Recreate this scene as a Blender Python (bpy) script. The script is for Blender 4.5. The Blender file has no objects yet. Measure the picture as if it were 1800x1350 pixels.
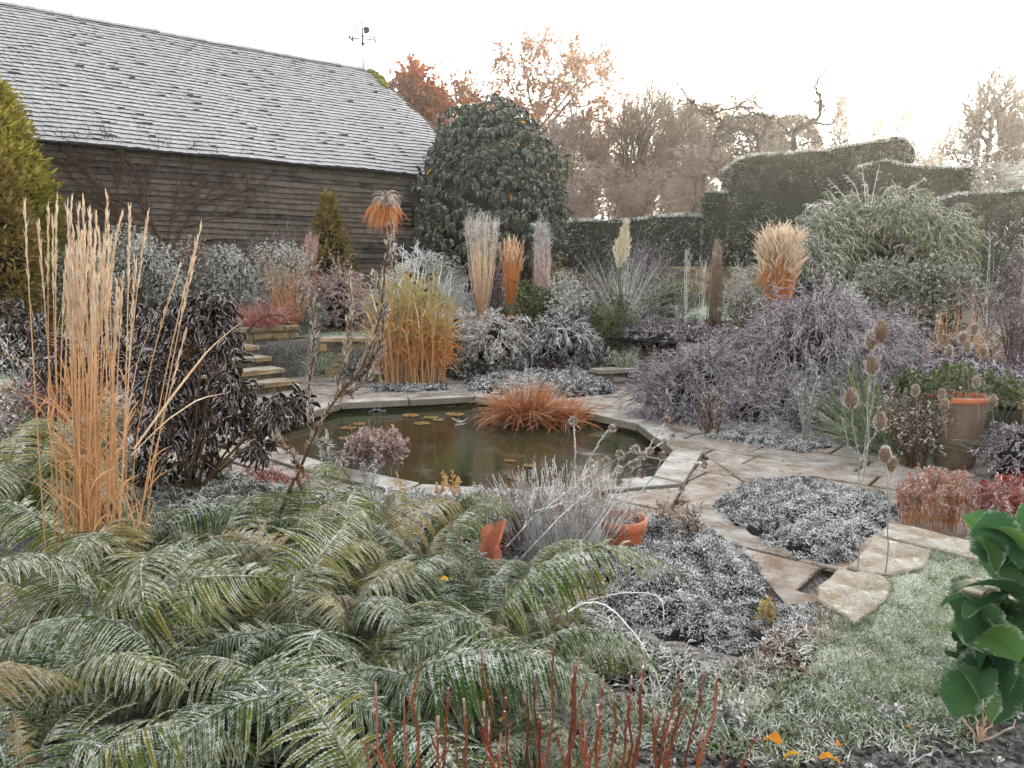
import bpy, math, numpy as np
from mathutils import Vector
R = math.radians
sc = bpy.context.scene
COL = sc.collection

# ---------------------------------------------------------------- camera, sky, sun, exposure
F_PX, PITCH, EYE = 1360.0, R(8.4), 1.6
cam_d = bpy.data.cameras.new('camera'); cam = bpy.data.objects.new('camera', cam_d); COL.objects.link(cam)
cam_d.sensor_width = 36; cam_d.lens = F_PX / 1800 * 36; cam_d.clip_start = .05; cam_d.clip_end = 3000
cam.location = (0, 0, EYE); cam.rotation_euler = (R(90) - PITCH, 0, 0)
sc.camera = cam
SUN_AZ, SUN_EL = R(32), R(9)
w = bpy.data.worlds.new('World'); sc.world = w; w.use_nodes = True
nt = w.node_tree; nt.nodes.clear()
sky = nt.nodes.new('ShaderNodeTexSky'); sky.sky_type = 'NISHITA'; sky.sun_disc = False
sky.sun_elevation = SUN_EL; sky.sun_rotation = SUN_AZ; sky.air_density = 1.0; sky.dust_density = 1.5; sky.ozone_density = 1.0
hs = nt.nodes.new('ShaderNodeHueSaturation'); hs.inputs['Saturation'].default_value = .30
bg = nt.nodes.new('ShaderNodeBackground'); bg.inputs['Strength'].default_value = .15
wo = nt.nodes.new('ShaderNodeOutputWorld')
nt.links.new(sky.outputs[0], hs.inputs['Color']); wm_ = nt.nodes.new('ShaderNodeMix'); wm_.data_type = 'RGBA'; wm_.blend_type = 'MULTIPLY'; wm_.inputs[0].default_value = 1; wm_.inputs[7].default_value = (1, .95, .875, 1); nt.links.new(hs.outputs[0], wm_.inputs[6]); nt.links.new(wm_.outputs[2], bg.inputs['Color']); nt.links.new(bg.outputs[0], wo.inputs[0])
sun_d = bpy.data.lights.new('sun', 'SUN'); sun_d.energy = 2.4; sun_d.angle = R(8); sun_d.color = (1, .80, .58)
sun = bpy.data.objects.new('sun', sun_d); COL.objects.link(sun)
sv = Vector((math.sin(SUN_AZ) * math.cos(SUN_EL), math.cos(SUN_AZ) * math.cos(SUN_EL), math.sin(SUN_EL)))
sun.rotation_euler = sv.to_track_quat('Z', 'Y').to_euler(); sun.location = (20, 30, 12)
sc.view_settings.view_transform = 'Standard'; sc.view_settings.look = 'None'
sc.view_settings.exposure = 3.0; sc.view_settings.gamma = 1
sc.cycles.max_bounces = 6; sc.cycles.diffuse_bounces = 3; sc.cycles.glossy_bounces = 2; sc.cycles.transmission_bounces = 3
sc.cycles.caustics_reflective = False; sc.cycles.caustics_refractive = False
try: sc.cycles.use_denoising = True
except Exception: pass

# ---------------------------------------------------------------- placement: a pixel of the photo to a point of the garden
def ray(u, v):
    ny = -(v - 675) / F_PX
    return (u - 900) / F_PX, math.cos(PITCH) + ny * math.sin(PITCH), -math.sin(PITCH) + ny * math.cos(PITCH)
def G(u, v, z=0.0):
    x, y, q = ray(u, v); t = (z - EYE) / q
    return np.array([x * t, y * t, z])
def at(u, v, Y):
    x, y, q = ray(u, v); t = Y / y
    return np.array([x * t, Y, EYE + q * t])
def sstep(x, a, b):
    t = np.clip((x - a) / (b - a), 0, 1); return t * t * (3 - 2 * t)
LOW = -.18
LAWN_EDGE = [(1.12, 3.05), (1.31, 3.37), (1.85, 3.99), (2.34, 4.64), (2.8, 4.38), (3.3, 4.3)]
PIT = LAWN_EDGE + [(4.6, 5.2), (4.5, 7.3), (3.9, 8.4), (2.8, 9.2), (2.2, 10.2), (2.6, 12.5), (3.0, 14.4), (-.97, 13.05), (-2.45, 12.7),
                   (-3.4, 13.0), (-4.8, 12.4), (-5.2, 10.9), (-4.2, 10.2), (-3.2, 7.0), (-2.35, 6.3), (-1.77, 5.4), (-.6, 4.8), (.3, 4.2), (.6, 3.4)]
POND = [(-2.49, 7.7), (-2.72, 8.97), (-2.27, 10.12), (-.53, 10.67), (.86, 9.55), (1.44, 8.75), (1.58, 7.41), (1.21, 6.45), (0, 6.09), (-.76, 6.22), (-1.56, 6.80)]
def poly_d(px, py, poly):
    """signed distance, negative inside"""
    px = np.asarray(px, float); py = np.asarray(py, float); P = np.array(poly)
    d = np.full(px.shape, 1e9); ins = np.zeros(px.shape, bool); n = len(P)
    for i in range(n):
        a, b = P[i], P[(i + 1) % n]; e = b - a
        t = np.clip(((px - a[0]) * e[0] + (py - a[1]) * e[1]) / (e @ e), 0, 1)
        d = np.minimum(d, np.hypot(px - a[0] - t * e[0], py - a[1] - t * e[1]))
        c = ((a[1] > py) != (b[1] > py)); dy = b[1] - a[1]
        if abs(dy) > 1e-9: ins ^= c & (px < e[0] * (py - a[1]) / dy + a[0])
    return np.where(ins, -d, d)
def gz(x, y):
    x = np.asarray(x, float); y = np.asarray(y, float)
    L = .42 * sstep(y, 5.5, 10) + .35 * sstep(y, 17, 21)
    d = poly_d(x, y, PIT)
    return L + (LOW - L) * (1 - sstep(d, -.06, .10))
def gp(x, y, dz=0.0): return np.array([x, y, float(gz(x, y)) + dz])
def on(u, Y, dz=0.0):
    x = at(u, 600, Y)[0]; return gp(x, Y, dz)

# ---------------------------------------------------------------- mesh building
def nrm(a): return a / np.maximum(np.linalg.norm(a, axis=-1, keepdims=True), 1e-9)
class MB:
    def __init__(s): s.v = []; s.q = []; s.t = []; s.fr = []; s.ti = []; s.n = 0
    def add(s, v, q=None, t=None, fr=0., ti=0.):
        v = np.asarray(v, float).reshape(-1, 3); m = len(v)
        s.v.append(v)
        s.fr.append(np.broadcast_to(np.asarray(fr, float), (m,)) if np.ndim(fr) < 2 else np.asarray(fr, float).ravel())
        s.ti.append(np.broadcast_to(np.asarray(ti, float), (m,)) if np.ndim(ti) < 2 else np.asarray(ti, float).ravel())
        if q is not None and len(q): s.q.append(np.asarray(q).reshape(-1, 4) + s.n)
        if t is not None and len(t): s.t.append(np.asarray(t).reshape(-1, 3) + s.n)
        s.n += m
    def move(s, off):
        s.v = [a + np.asarray(off) for a in s.v]; return s
    def mesh(s, name, mat, smooth=False):
        me = bpy.data.meshes.new(name)
        V = np.concatenate(s.v); Q = np.concatenate(s.q) if s.q else np.zeros((0, 4), int); T = np.concatenate(s.t) if s.t else np.zeros((0, 3), int)
        me.vertices.add(len(V)); me.vertices.foreach_set('co', V.astype(np.float32).ravel())
        lv = np.concatenate([Q.ravel(), T.ravel()]).astype(np.int32)
        me.loops.add(len(lv)); me.loops.foreach_set('vertex_index', lv)
        st = np.concatenate([np.arange(len(Q)) * 4, len(Q) * 4 + np.arange(len(T)) * 3]).astype(np.int32)
        me.polygons.add(len(st)); me.polygons.foreach_set('loop_start', st)
        me.polygons.foreach_set('use_smooth', np.full(len(st), bool(smooth)))
        for nm, arr in (('frost', s.fr), ('tint', s.ti)):
            at_ = me.attributes.new(nm, 'FLOAT', 'POINT'); at_.data.foreach_set('value', np.concatenate(arr).astype(np.float32))
        me.materials.append(mat); me.update(calc_edges=True); me.validate()
        return me
def tag(o, label=None, cat=None, group=None, kind=None):
    if label: o['label'] = label
    if cat: o['category'] = cat
    if group: o['group'] = group
    if kind: o['kind'] = kind
    return o
def thing(name, label, cat, loc, group=None, rz=0.):
    o = bpy.data.objects.new(name, None); COL.objects.link(o); o.location = tuple(map(float, loc)); o.rotation_euler = (0, 0, rz)
    o.empty_display_size = .1
    return tag(o, label, cat, group)
def put(name, mb, mat, parent=None, smooth=False, loc=None, label=None):
    me = mb if isinstance(mb, bpy.types.Mesh) else mb.mesh(name, mat, smooth)
    o = bpy.data.objects.new(name, me); COL.objects.link(o)
    if parent is not None: o.parent = parent
    if loc is not None: o.location = tuple(map(float, loc))
    if label: o['label'] = label
    return o
def single(name, mb, mat, loc, label, cat, group=None, smooth=False):
    return tag(put(name, mb, mat, None, smooth, loc), label, cat, group)
def copy_tree(o, parent=None):
    c = o.copy(); COL.objects.link(c)
    if parent is not None: c.parent = parent
    for ch in list(o.children): copy_tree(ch, c)
    return c

def walk(base, d0, L, P, rng, up=0., wig=.1):
    N = len(base); d = nrm(np.asarray(d0, float)); p = np.asarray(base, float).copy(); out = [p.copy()]
    L = np.broadcast_to(np.asarray(L, float), (N,)); up = np.broadcast_to(np.asarray(up, float), (N,))
    for k in range(P - 1):
        d = nrm(d + np.stack([0 * up, 0 * up, up], 1) / (P - 1) + rng.normal(0, wig, (N, 3)))
        p = p + d * (L / (P - 1))[:, None]; out.append(p.copy())
    return np.stack(out, 1)
def tang(par, t):
    P = par.shape[1]; f = np.clip(t * (P - 1), 0, P - 1 - 1e-6); i = f.astype(int); fr = (f - i)[:, None]; r = np.arange(len(par))
    a, b = par[r, i], par[r, i + 1]
    return a + (b - a) * fr, nrm(b - a)
def perp(T, rng):
    return nrm(np.cross(T, rng.normal(0, 1, T.shape)))
def sprout(par, n, t0, t1, ang, L, P, rng, up=0., wig=.12, taper=.5, flat=0.):
    N = len(par); q = np.repeat(par, n, 0)
    t = np.tile((np.arange(n) + .5) / n, N) + rng.uniform(-.5, .5, N * n) / n; t = t0 + (t1 - t0) * t
    b, T = tang(q, t); a = ang * rng.uniform(.6, 1.3, N * n)
    pp = perp(T, rng); pp[:, 2] *= (1 - flat); pp = nrm(pp)
    d = T * np.cos(a)[:, None] + pp * np.sin(a)[:, None]
    return walk(b, d, L * (1 - taper * t) * rng.uniform(.6, 1.3, N * n), P, rng, up, wig)
def tubes(mb, paths, r0, r1, sides=3, fr=0., ti=0., prof=None):
    N, P, _ = paths.shape
    r0 = np.broadcast_to(np.asarray(r0, float), (N,)); r1 = np.broadcast_to(np.asarray(r1, float), (N,))
    k = np.linspace(0, 1, P) if prof is None else prof
    rad = r0[:, None] * (1 - k) + r1[:, None] * k if prof is None else r0[:, None] * np.asarray(prof)[None]
    T = np.empty_like(paths); T[:, 1:-1] = paths[:, 2:] - paths[:, :-2]; T[:, 0] = paths[:, 1] - paths[:, 0]; T[:, -1] = paths[:, -1] - paths[:, -2]; T = nrm(T)
    mt = nrm(paths[:, -1] - paths[:, 0]); ref = np.where(np.abs(mt[:, 2:3]) > .8, np.array([[1., .1, 0]]), np.array([[0., .1, 1.]]))
    S = nrm(np.cross(T, ref[:, None, :])); U = np.cross(S, T)
    an = np.arange(sides) / sides * 2 * np.pi
    v = paths[:, :, None] + rad[:, :, None, None] * (S[:, :, None] * np.cos(an)[:, None] + U[:, :, None] * np.sin(an)[:, None])
    i = np.arange(N)[:, None, None] * P * sides + np.arange(P - 1)[None, :, None] * sides + np.arange(sides)[None, None, :]
    j = np.arange(N)[:, None, None] * P * sides + np.arange(P - 1)[None, :, None] * sides + ((np.arange(sides) + 1) % sides)[None, None, :]
    q = np.stack([i, j, j + sides, i + sides], -1)
    mb.add(v, q.reshape(-1, 4), None, _bc(fr, N, P, sides), _bc(ti, N, P, sides))
def _bc(a, N, P, S):
    a = np.asarray(a, float)
    if a.ndim == 0: return np.full(N * P * S, float(a))
    if a.ndim == 1: a = a[:, None] if len(a) == N else a[None, :]
    return np.broadcast_to(a[:, :, None], (N, P, S)).ravel()
def ribbons(mb, paths, wid, prof, rng=None, side=None, fold=0., fr_e=1., fr_m=0., ti=0., cols=3):
    """leaf blades: paths (N,P,3), wid (N,), prof (P,) width profile; frost rims the edges"""
    N, P, _ = paths.shape; wid = np.broadcast_to(np.asarray(wid, float), (N,)); prof = np.asarray(prof, float)
    T = np.empty_like(paths); T[:, 1:-1] = paths[:, 2:] - paths[:, :-2]; T[:, 0] = paths[:, 1] - paths[:, 0]; T[:, -1] = paths[:, -1] - paths[:, -2]; T = nrm(T)
    if side is None:
        side = rng.normal(0, 1, (N, 3)) if rng is not None else np.tile([0., 0, 1], (N, 1))
        S = nrm(np.cross(T, side[:, None]))
    else:
        S = np.asarray(side, float)[:, None] - T * np.sum(T * np.asarray(side, float)[:, None], -1, keepdims=True); S = nrm(S)
    U = np.cross(S, T); hw = (wid[:, None] * prof[None] * .5)[..., None]
    if cols == 3:
        v = np.stack([paths - S * hw + U * hw * fold, paths, paths + S * hw + U * hw * fold], 2); f = np.array([fr_e, fr_m, fr_e])
    else:
        v = np.stack([paths - S * hw, paths + S * hw], 2); f = np.array([fr_e, fr_m])
    c = cols
    i = np.arange(N)[:, None, None] * P * c + np.arange(P - 1)[None, :, None] * c + np.arange(c - 1)[None, None, :]
    q = np.stack([i, i + 1, i + c + 1, i + c], -1).reshape(-1, 4)
    mb.add(v, q, None, np.broadcast_to(f, (N, P, c)).ravel(), _bc(ti, N, P, c))
LEAF = [.12, .85, 1., .6, .06]
def leaves(mb, pos, d, L, W, rng, droop=.3, ti=0., fr_e=1., fr_m=.1, P=4, prof=None, fold=.25, cols=3, face=None):
    N = len(pos); prof = prof if prof is not None else np.interp(np.linspace(0, 1, P), np.linspace(0, 1, 5), LEAF)
    p = walk(pos, d, L, P, rng, -droop, .04)
    sd = nrm(np.cross(d, np.array([0, 0, 1.])) + rng.normal(0, .35, (N, 3)))
    ribbons(mb, p, np.broadcast_to(W, (N,)), prof, side=sd, fold=fold, ti=ti, fr_e=fr_e, fr_m=fr_m, cols=cols)
def rdir(N, rng, lo=-1., hi=1.):
    a = rng.uniform(0, 2 * np.pi, N); z = rng.uniform(lo, hi, N); s = np.sqrt(np.maximum(0, 1 - z * z))
    return np.stack([s * np.cos(a), s * np.sin(a), z], 1)
def box(mb, c, s, ax=None, jit=0., rng=None, ti=0., fr=0.):
    """a block centred at c with half sizes s, axes ax (rows)"""
    k = np.array([[-1, -1, -1], [1, -1, -1], [1, 1, -1], [-1, 1, -1], [-1, -1, 1], [1, -1, 1], [1, 1, 1], [-1, 1, 1]], float) * np.asarray(s)
    if jit and rng is not None: k = k + rng.uniform(-jit, jit, k.shape)
    if ax is not None: k = k @ np.asarray(ax)
    mb.add(k + np.asarray(c), [[0, 3, 2, 1], [4, 5, 6, 7], [0, 1, 5, 4], [1, 2, 6, 5], [2, 3, 7, 6], [3, 0, 4, 7]], None, fr, ti)
def sphere(mb, c, r, seg=8, rings=6, fr=0., ti=0., prof=None):
    c = np.asarray(c, float); th = np.linspace(0, np.pi, rings + 1); ph = np.arange(seg) / seg * 2 * np.pi
    r = np.broadcast_to(np.asarray(r, float), (3,))
    v = np.stack([np.sin(th)[:, None] * np.cos(ph) * r[0], np.sin(th)[:, None] * np.sin(ph) * r[1], np.repeat(np.cos(th)[:, None], seg, 1) * r[2]], -1)
    i = np.arange(rings)[:, None] * seg + np.arange(seg); j = np.arange(rings)[:, None] * seg + (np.arange(seg) + 1) % seg
    mb.add(v + c, np.stack([i, i + seg, j + seg, j], -1).reshape(-1, 4), None, fr, ti)
def lathe(mb, prof, seg=24, fr=0., ti=0., c=(0, 0, 0)):
    pr = np.asarray(prof, float); ph = np.arange(seg) / seg * 2 * np.pi; n = len(pr)
    v = np.stack([pr[:, 0:1] * np.cos(ph), pr[:, 0:1] * np.sin(ph), np.repeat(pr[:, 1:2], seg, 1)], -1) + np.asarray(c)
    i = np.arange(n - 1)[:, None] * seg + np.arange(seg); j = np.arange(n - 1)[:, None] * seg + (np.arange(seg) + 1) % seg
    mb.add(v, np.stack([i, j, j + seg, i + seg], -1).reshape(-1, 4), None, fr, ti)
def vnoise(p, seed=0, oct=3):
    """cheap smooth noise of points (N,3) in -1..1"""
    r = np.random.default_rng(seed); o = np.zeros(len(p)); a = 1.
    for k in range(oct):
        for _ in range(3): o += a / 3 * np.sin(p @ r.normal(0, 1.6 * 2 ** k, 3) + r.uniform(0, 6.28))
        a *= .55
    return o

# ---------------------------------------------------------------- materials
FROST = (.76, .765, .78)
def node_mat(name):
    m = bpy.data.materials.new(name); m.use_nodes = True; n = m.node_tree; n.nodes.clear()
    out = n.nodes.new('ShaderNodeOutputMaterial')
    def N(t, **k):
        x = n.nodes.new('ShaderNode' + t)
        for a, b in k.items(): setattr(x, a, b)
        return x
    return m, n, out, N, n.links.new
def ramp(N, stops):
    r = N('ValToRGB'); e = r.color_ramp.elements
    while len(e) < len(stops): e.new(.5)
    for i, (p, c) in enumerate(stops): e[i].position = p; e[i].color = (*c, 1)
    return r
def math_n(N, L, op, a, b=None, clamp=False, c=None):
    m = N('Math', operation=op); m.use_clamp = clamp
    for i, q in enumerate((a, b, c)):
        if q is None: continue
        if isinstance(q, (int, float)): m.inputs[i].default_value = q
        else: L(q, m.inputs[i])
    return m.outputs[0]
def plant(name, cols, edge=.8, up=.5, transl=.25, rough=.65, grain=90., var=.25, frost=FROST, bias=0., spec=.03):
    """leaf, stem and twig materials: 'tint' picks the colour, 'frost' the rime on rims, upper faces gather hoar"""
    m, n, out, N, L = node_mat(name)
    stops = [(i / max(1, len(cols) - 1), c) for i, c in enumerate(cols)] if len(cols) > 1 else [(0, cols[0]), (1, cols[0])]
    ti = N('Attribute', attribute_name='tint'); fr = N('Attribute', attribute_name='frost')
    tc = N('TexCoord'); nz = N('TexNoise'); nz.inputs['Scale'].default_value = grain; nz.inputs['Detail'].default_value = 3
    L(tc.outputs['Object'], nz.inputs['Vector'])
    n2 = N('TexNoise'); n2.inputs['Scale'].default_value = grain * .12; n2.inputs['Detail'].default_value = 2; L(tc.outputs['Object'], n2.inputs['Vector'])
    t = math_n(N, L, 'ADD', ti.outputs['Fac'], math_n(N, L, 'MULTIPLY', math_n(N, L, 'SUBTRACT', n2.outputs['Fac'], .5), var * 2), True)
    cr = ramp(N, stops); L(t, cr.inputs[0])
    ge = N('NewGeometry'); sx = N('SeparateXYZ'); L(ge.outputs['Normal'], sx.inputs[0])
    pr_ = ramp(N, [(.42, (0, 0, 0)), (.62, (1, 1, 1))]); L(nz.outputs['Fac'], pr_.inputs[0])
    upf = math_n(N, L, 'MULTIPLY', math_n(N, L, 'MULTIPLY', math_n(N, L, 'MAXIMUM', sx.outputs['Z'], 0.), up), pr_.outputs[0])
    f = math_n(N, L, 'ADD', math_n(N, L, 'MULTIPLY', math_n(N, L, 'POWER', fr.outputs['Fac'], 2.2), edge), upf)
    pt = ramp(N, [(.30, (.35, .35, .35)), (.66, (1.2, 1.2, 1.2))]); L(n2.outputs['Fac'], pt.inputs[0])
    g = math_n(N, L, 'MULTIPLY', math_n(N, L, 'MULTIPLY', f, pt.outputs[0]), math_n(N, L, 'MULTIPLY_ADD', nz.outputs['Fac'], 1.6, c=.15 + bias), True)
    gr = ramp(N, [(.16, (0, 0, 0)), (.66, (1, 1, 1))]); L(g, gr.inputs[0])
    mx = N('Mix', data_type='RGBA'); L(gr.outputs[0], mx.inputs[0]); L(cr.outputs[0], mx.inputs[6]); mx.inputs[7].default_value = (*frost, 1)
    b = N('BsdfPrincipled'); b.inputs['Roughness'].default_value = rough; b.inputs['Specular IOR Level'].default_value = spec
    L(mx.outputs[2], b.inputs['Base Color'])
    if transl > 0:
        tr = N('BsdfTranslucent'); L(mx.outputs[2], tr.inputs[0]); ms = N('MixShader'); ms.inputs[0].default_value = transl
        L(b.outputs[0], ms.inputs[1]); L(tr.outputs[0], ms.inputs[2]); L(ms.outputs[0], out.inputs[0])
    else: L(b.outputs[0], out.inputs[0])
    return m
def stone(name, cols, frost=.5, scale=6., bump=.4, rough=.8, fscale=3., lichen=0., fcol=FROST, spec=.12, upmin=0.):
    """stone, wood and soil: 'tint' picks the colour per block, noise stains it, rime lies in patches on upper faces"""
    m, n, out, N, L = node_mat(name)
    stops = [(i / max(1, len(cols) - 1), c) for i, c in enumerate(cols)]
    ti = N('Attribute', attribute_name='tint'); tc = N('TexCoord')
    def noi(s, d=5, r=.6):
        z = N('TexNoise'); z.inputs['Scale'].default_value = s; z.inputs['Detail'].default_value = d; z.inputs['Roughness'].default_value = r; L(tc.outputs['Object'], z.inputs['Vector']); return z.outputs['Fac']
    a, b_, c_ = noi(scale), noi(scale * 7, 4), noi(fscale, 6, .7)
    t = math_n(N, L, 'ADD', ti.outputs['Fac'], math_n(N, L, 'MULTIPLY', math_n(N, L, 'SUBTRACT', a, .5), 1.1), True)
    cr = ramp(N, stops); L(t, cr.inputs[0])
    hv = N('HueSaturation'); L(cr.outputs[0], hv.inputs['Color']); L(math_n(N, L, 'MULTIPLY_ADD', b_, .9, c=.55), hv.inputs['Value'])
    col = hv.outputs[0]
    if lichen:
        lr = ramp(N, [(.56, (0, 0, 0)), (.66, (1, 1, 1))]); L(noi(scale * 2.2, 4), lr.inputs[0])
        ml = N('Mix', data_type='RGBA'); L(math_n(N, L, 'MULTIPLY', lr.outputs[0], lichen), ml.inputs[0]); L(col, ml.inputs[6]); ml.inputs[7].default_value = (.62, .58, .48, 1); col = ml.outputs[2]
    ge = N('NewGeometry'); sx = N('SeparateXYZ'); L(ge.outputs['Normal'], sx.inputs[0])
    fr = N('Attribute', attribute_name='frost')
    rr = ramp(N, [(.38, (0, 0, 0)), (.68, (1, 1, 1))]); L(c_, rr.inputs[0])
    ff = math_n(N, L, 'MULTIPLY', math_n(N, L, 'MULTIPLY', rr.outputs[0], math_n(N, L, 'MAXIMUM', sx.outputs['Z'], upmin)), frost)
    ff = math_n(N, L, 'ADD', ff, math_n(N, L, 'MULTIPLY', fr.outputs['Fac'], math_n(N, L, 'MULTIPLY_ADD', b_, 1.2, c=.3)), True)
    mx = N('Mix', data_type='RGBA'); L(ff, mx.inputs[0]); L(col, mx.inputs[6]); mx.inputs[7].default_value = (*fcol, 1)
    b = N('BsdfPrincipled'); b.inputs['Roughness'].default_value = rough; b.inputs['Specular IOR Level'].default_value = spec
    L(mx.outputs[2], b.inputs['Base Color'])
    bp = N('Bump'); bp.inputs['Strength'].default_value = bump; bp.inputs['Distance'].default_value = .02
    L(math_n(N, L, 'ADD', b_, math_n(N, L, 'MULTIPLY', a, 1.5)), bp.inputs['Height']); L(bp.outputs[0], b.inputs['Normal'])
    L(b.outputs[0], out.inputs[0]); return m
# ================================================================ the setting
M_soil = stone('frosty_soil', [(.016, .012, .010), (.035, .027, .021), (.065, .05, .04)], frost=.4, scale=9, bump=1.0, fscale=34)
M_pave = stone('paving_stone', [(.11, .098, .085), (.18, .145, .112), (.20, .138, .098), (.25, .205, .165)], frost=.45, scale=8, bump=1.0, rough=.7, fscale=4.5)
M_cope = stone('coping_stone', [(.12, .105, .085), (.20, .17, .135)], frost=.55, scale=4, bump=.4, fscale=2.5)
M_wallst = stone('wall_stone', [(.05, .045, .035), (.14, .11, .07), (.24, .17, .09), (.12, .11, .07)], frost=.55, scale=5, bump=.6, fscale=4)
M_edge = stone('edge_stone', [(.12, .095, .065), (.20, .16, .105), (.15, .12, .09)], frost=.45, scale=6, bump=1., fscale=4, lichen=.5)
M_lawn = stone('frosty_turf', [(.07, .11, .04), (.13, .18, .075), (.20, .23, .12)], frost=.8, scale=2.5, bump=.8, fscale=2)
M_pondwall = stone('pond_side', [(.02, .02, .018), (.05, .045, .04)], frost=0, scale=6)

# ---- ground: one sheet to the horizon, fine near the garden
def ground():
    xs = np.concatenate([[-320, -200, -120, -60, -35, -22], np.arange(-14, 16.01, .11), [22, 35, 60, 120, 200, 320]])
    ys = np.concatenate([[-60, -20, -8, -3], np.arange(-1, 23.01, .11), [26, 32, 45, 70, 120, 200, 320]])
    X, Y = np.meshgrid(xs, ys); x, y = X.ravel(), Y.ravel()
    z = gz(x, y); d = poly_d(x, y, PIT); z = z - .055 * (1 - sstep(d, -.10, -.02))
    rough = vnoise(np.stack([x * 6, y * 6, 0 * x], 1), 3) * .012; z = z + rough * (d > 0)
    dp = poly_d(x, y, POND); z = np.where(dp < .12, -1.0, z)
    z = np.where(np.hypot(x, y) > 60, z - 1.5 * 0, z)
    nx, ny = len(xs), len(ys)
    i = (np.arange(ny - 1)[:, None] * nx + np.arange(nx - 1)).ravel()
    mb = MB(); mb.add(np.stack([x, y, z], 1), np.stack([i, i + 1, i + nx + 1, i + nx], 1), None, 0, .4)
    tag(put('ground', mb, M_soil, smooth=True), kind='structure')
ground()

def lawn_sheet(name, poly, step=.12, dz=.02):
    P = np.array(poly); xs = np.arange(P[:, 0].min(), P[:, 0].max() + step, step); ys = np.arange(P[:, 1].min(), P[:, 1].max() + step, step)
    X, Y = np.meshgrid(xs, ys); x, y = X.ravel(), Y.ravel(); ok = poly_d(x, y, poly) < step * .6
    z = gz(x, y) + dz + vnoise(np.stack([x * 4, y * 4, 0 * x], 1), 5) * .008
    nx = len(xs); i = (np.arange(len(ys) - 1)[:, None] * nx + np.arange(nx - 1)).ravel()
    q = np.stack([i, i + 1, i + nx + 1, i + nx], 1); q = q[ok[q].all(1)]
    mb = MB(); mb.add(np.stack([x, y, z], 1), q, None, 0, .5)
    return tag(put(name, mb, M_lawn, smooth=True), kind='structure')
FARLAWN = [(-6.5, 12.6), (-4.6, 13.5), (-2.2, 13.25), (-.9, 13.3), (1.0, 13.9), (1.2, 15.6), (-.5, 16.6), (-4.5, 16.4), (-7.5, 14.5)]
PATCH = [(2.2, 14.6), (5.2, 15.0), (6.4, 19.4), (3.6, 19.8)]
NEARLAWN = [(1.16, 2.95), (1.40, 3.40), (1.95, 3.95), (2.45, 4.52), (2.85, 4.30), (3.4, 4.25), (6.0, 4.3), (6.2, 3.0), (3.8, 3.0), (2.6, 2.86), (1.95, 2.66), (1.45, 2.5), (1.22, 2.62), (1.05, 2.86)]
lawn_sheet('lawn', FARLAWN); lawn_sheet('lawn', PATCH); lawn_sheet('lawn', NEARLAWN, .06, .006)

# ---- paving
rng = np.random.default_rng(11)
PC = np.mean(POND, 0)
def outset(poly, d):
    P = np.array(poly, float); n = len(P); o = []
    area = sum(P[i][0] * P[(i + 1) % n][1] - P[(i + 1) % n][0] * P[i][1] for i in range(n)); sg = 1 if area > 0 else -1
    for i in range(n):
        a, b, c = P[i - 1], P[i], P[(i + 1) % n]; e1 = nrm(b - a); e2 = nrm(c - b)
        n1 = sg * np.array([e1[1], -e1[0]]); n2 = sg * np.array([e2[1], -e2[0]]); m = nrm(n1 + n2); o.append(b + m * d / max(.4, m @ n1))
    return np.array(o)
COPE = outset(POND, .28)
def clip(poly, a, nr):
    """part of a convex polygon with (p-a).nr >= 0"""
    o = []; n = len(poly)
    for i in range(n):
        p, q = poly[i], poly[(i + 1) % n]; dp, dq = (p - a) @ nr, (q - a) @ nr
        if dp >= 0: o.append(p)
        if dp * dq < 0: o.append(p + (q - p) * dp / (dp - dq))
    return o
def area(P): P = np.array(P); return .5 * abs(np.sum(P[:, 0] * np.roll(P[:, 1], -1) - np.roll(P[:, 0], -1) * P[:, 1]))
def minus_pond(poly):
    out = []; rest = [np.array(p) for p in poly]; C = COPE; n = len(C)
    ar = sum(C[i][0] * C[(i + 1) % n][1] - C[(i + 1) % n][0] * C[i][1] for i in range(n)); sg = 1 if ar > 0 else -1
    for i in range(n):
        e = nrm(C[(i + 1) % n] - C[i]); nr = sg * np.array([e[1], -e[0]])
        pc = clip(rest, C[i], nr)
        if len(pc) > 2 and area(pc) > .02: out.append(pc)
        rest = clip(rest, C[i], -nr)
        if len(rest) < 3: break
    return out
def shrink(poly, d):
    P = np.array(poly); c = P.mean(0); v = P - c; l = np.linalg.norm(v, axis=1, keepdims=True); return c + v * np.maximum(.3, 1 - d * 1.3 / l)
def slab(mb, poly, zt, th, rng, ti, tilt=.006):
    P = np.array(poly); n = len(P); gx, gy = rng.normal(0, tilt, 2); c = P.mean(0)
    zz = zt + rng.normal(0, .003) + (P[:, 0] - c[0]) * gx + (P[:, 1] - c[1]) * gy
    bev = shrink(P, .008); v = np.concatenate([np.c_[bev, zz], np.c_[P, zz - .008], np.c_[P, zz - th], [[c[0], c[1], zt]]])
    ar = sum(P[i][0] * P[(i + 1) % n][1] - P[(i + 1) % n][0] * P[i][1] for i in range(n)); i = np.arange(n); j = (i + 1) % n
    if ar < 0: i, j = j, i
    q = np.concatenate([np.stack([n + i, n + j, j, i], 1), np.stack([2 * n + i, 2 * n + j, n + j, n + i], 1)])
    t = np.stack([i, j, np.full(n, 3 * n)], 1); mb.add(v, q, t, 0, ti)
EDGES = []
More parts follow.
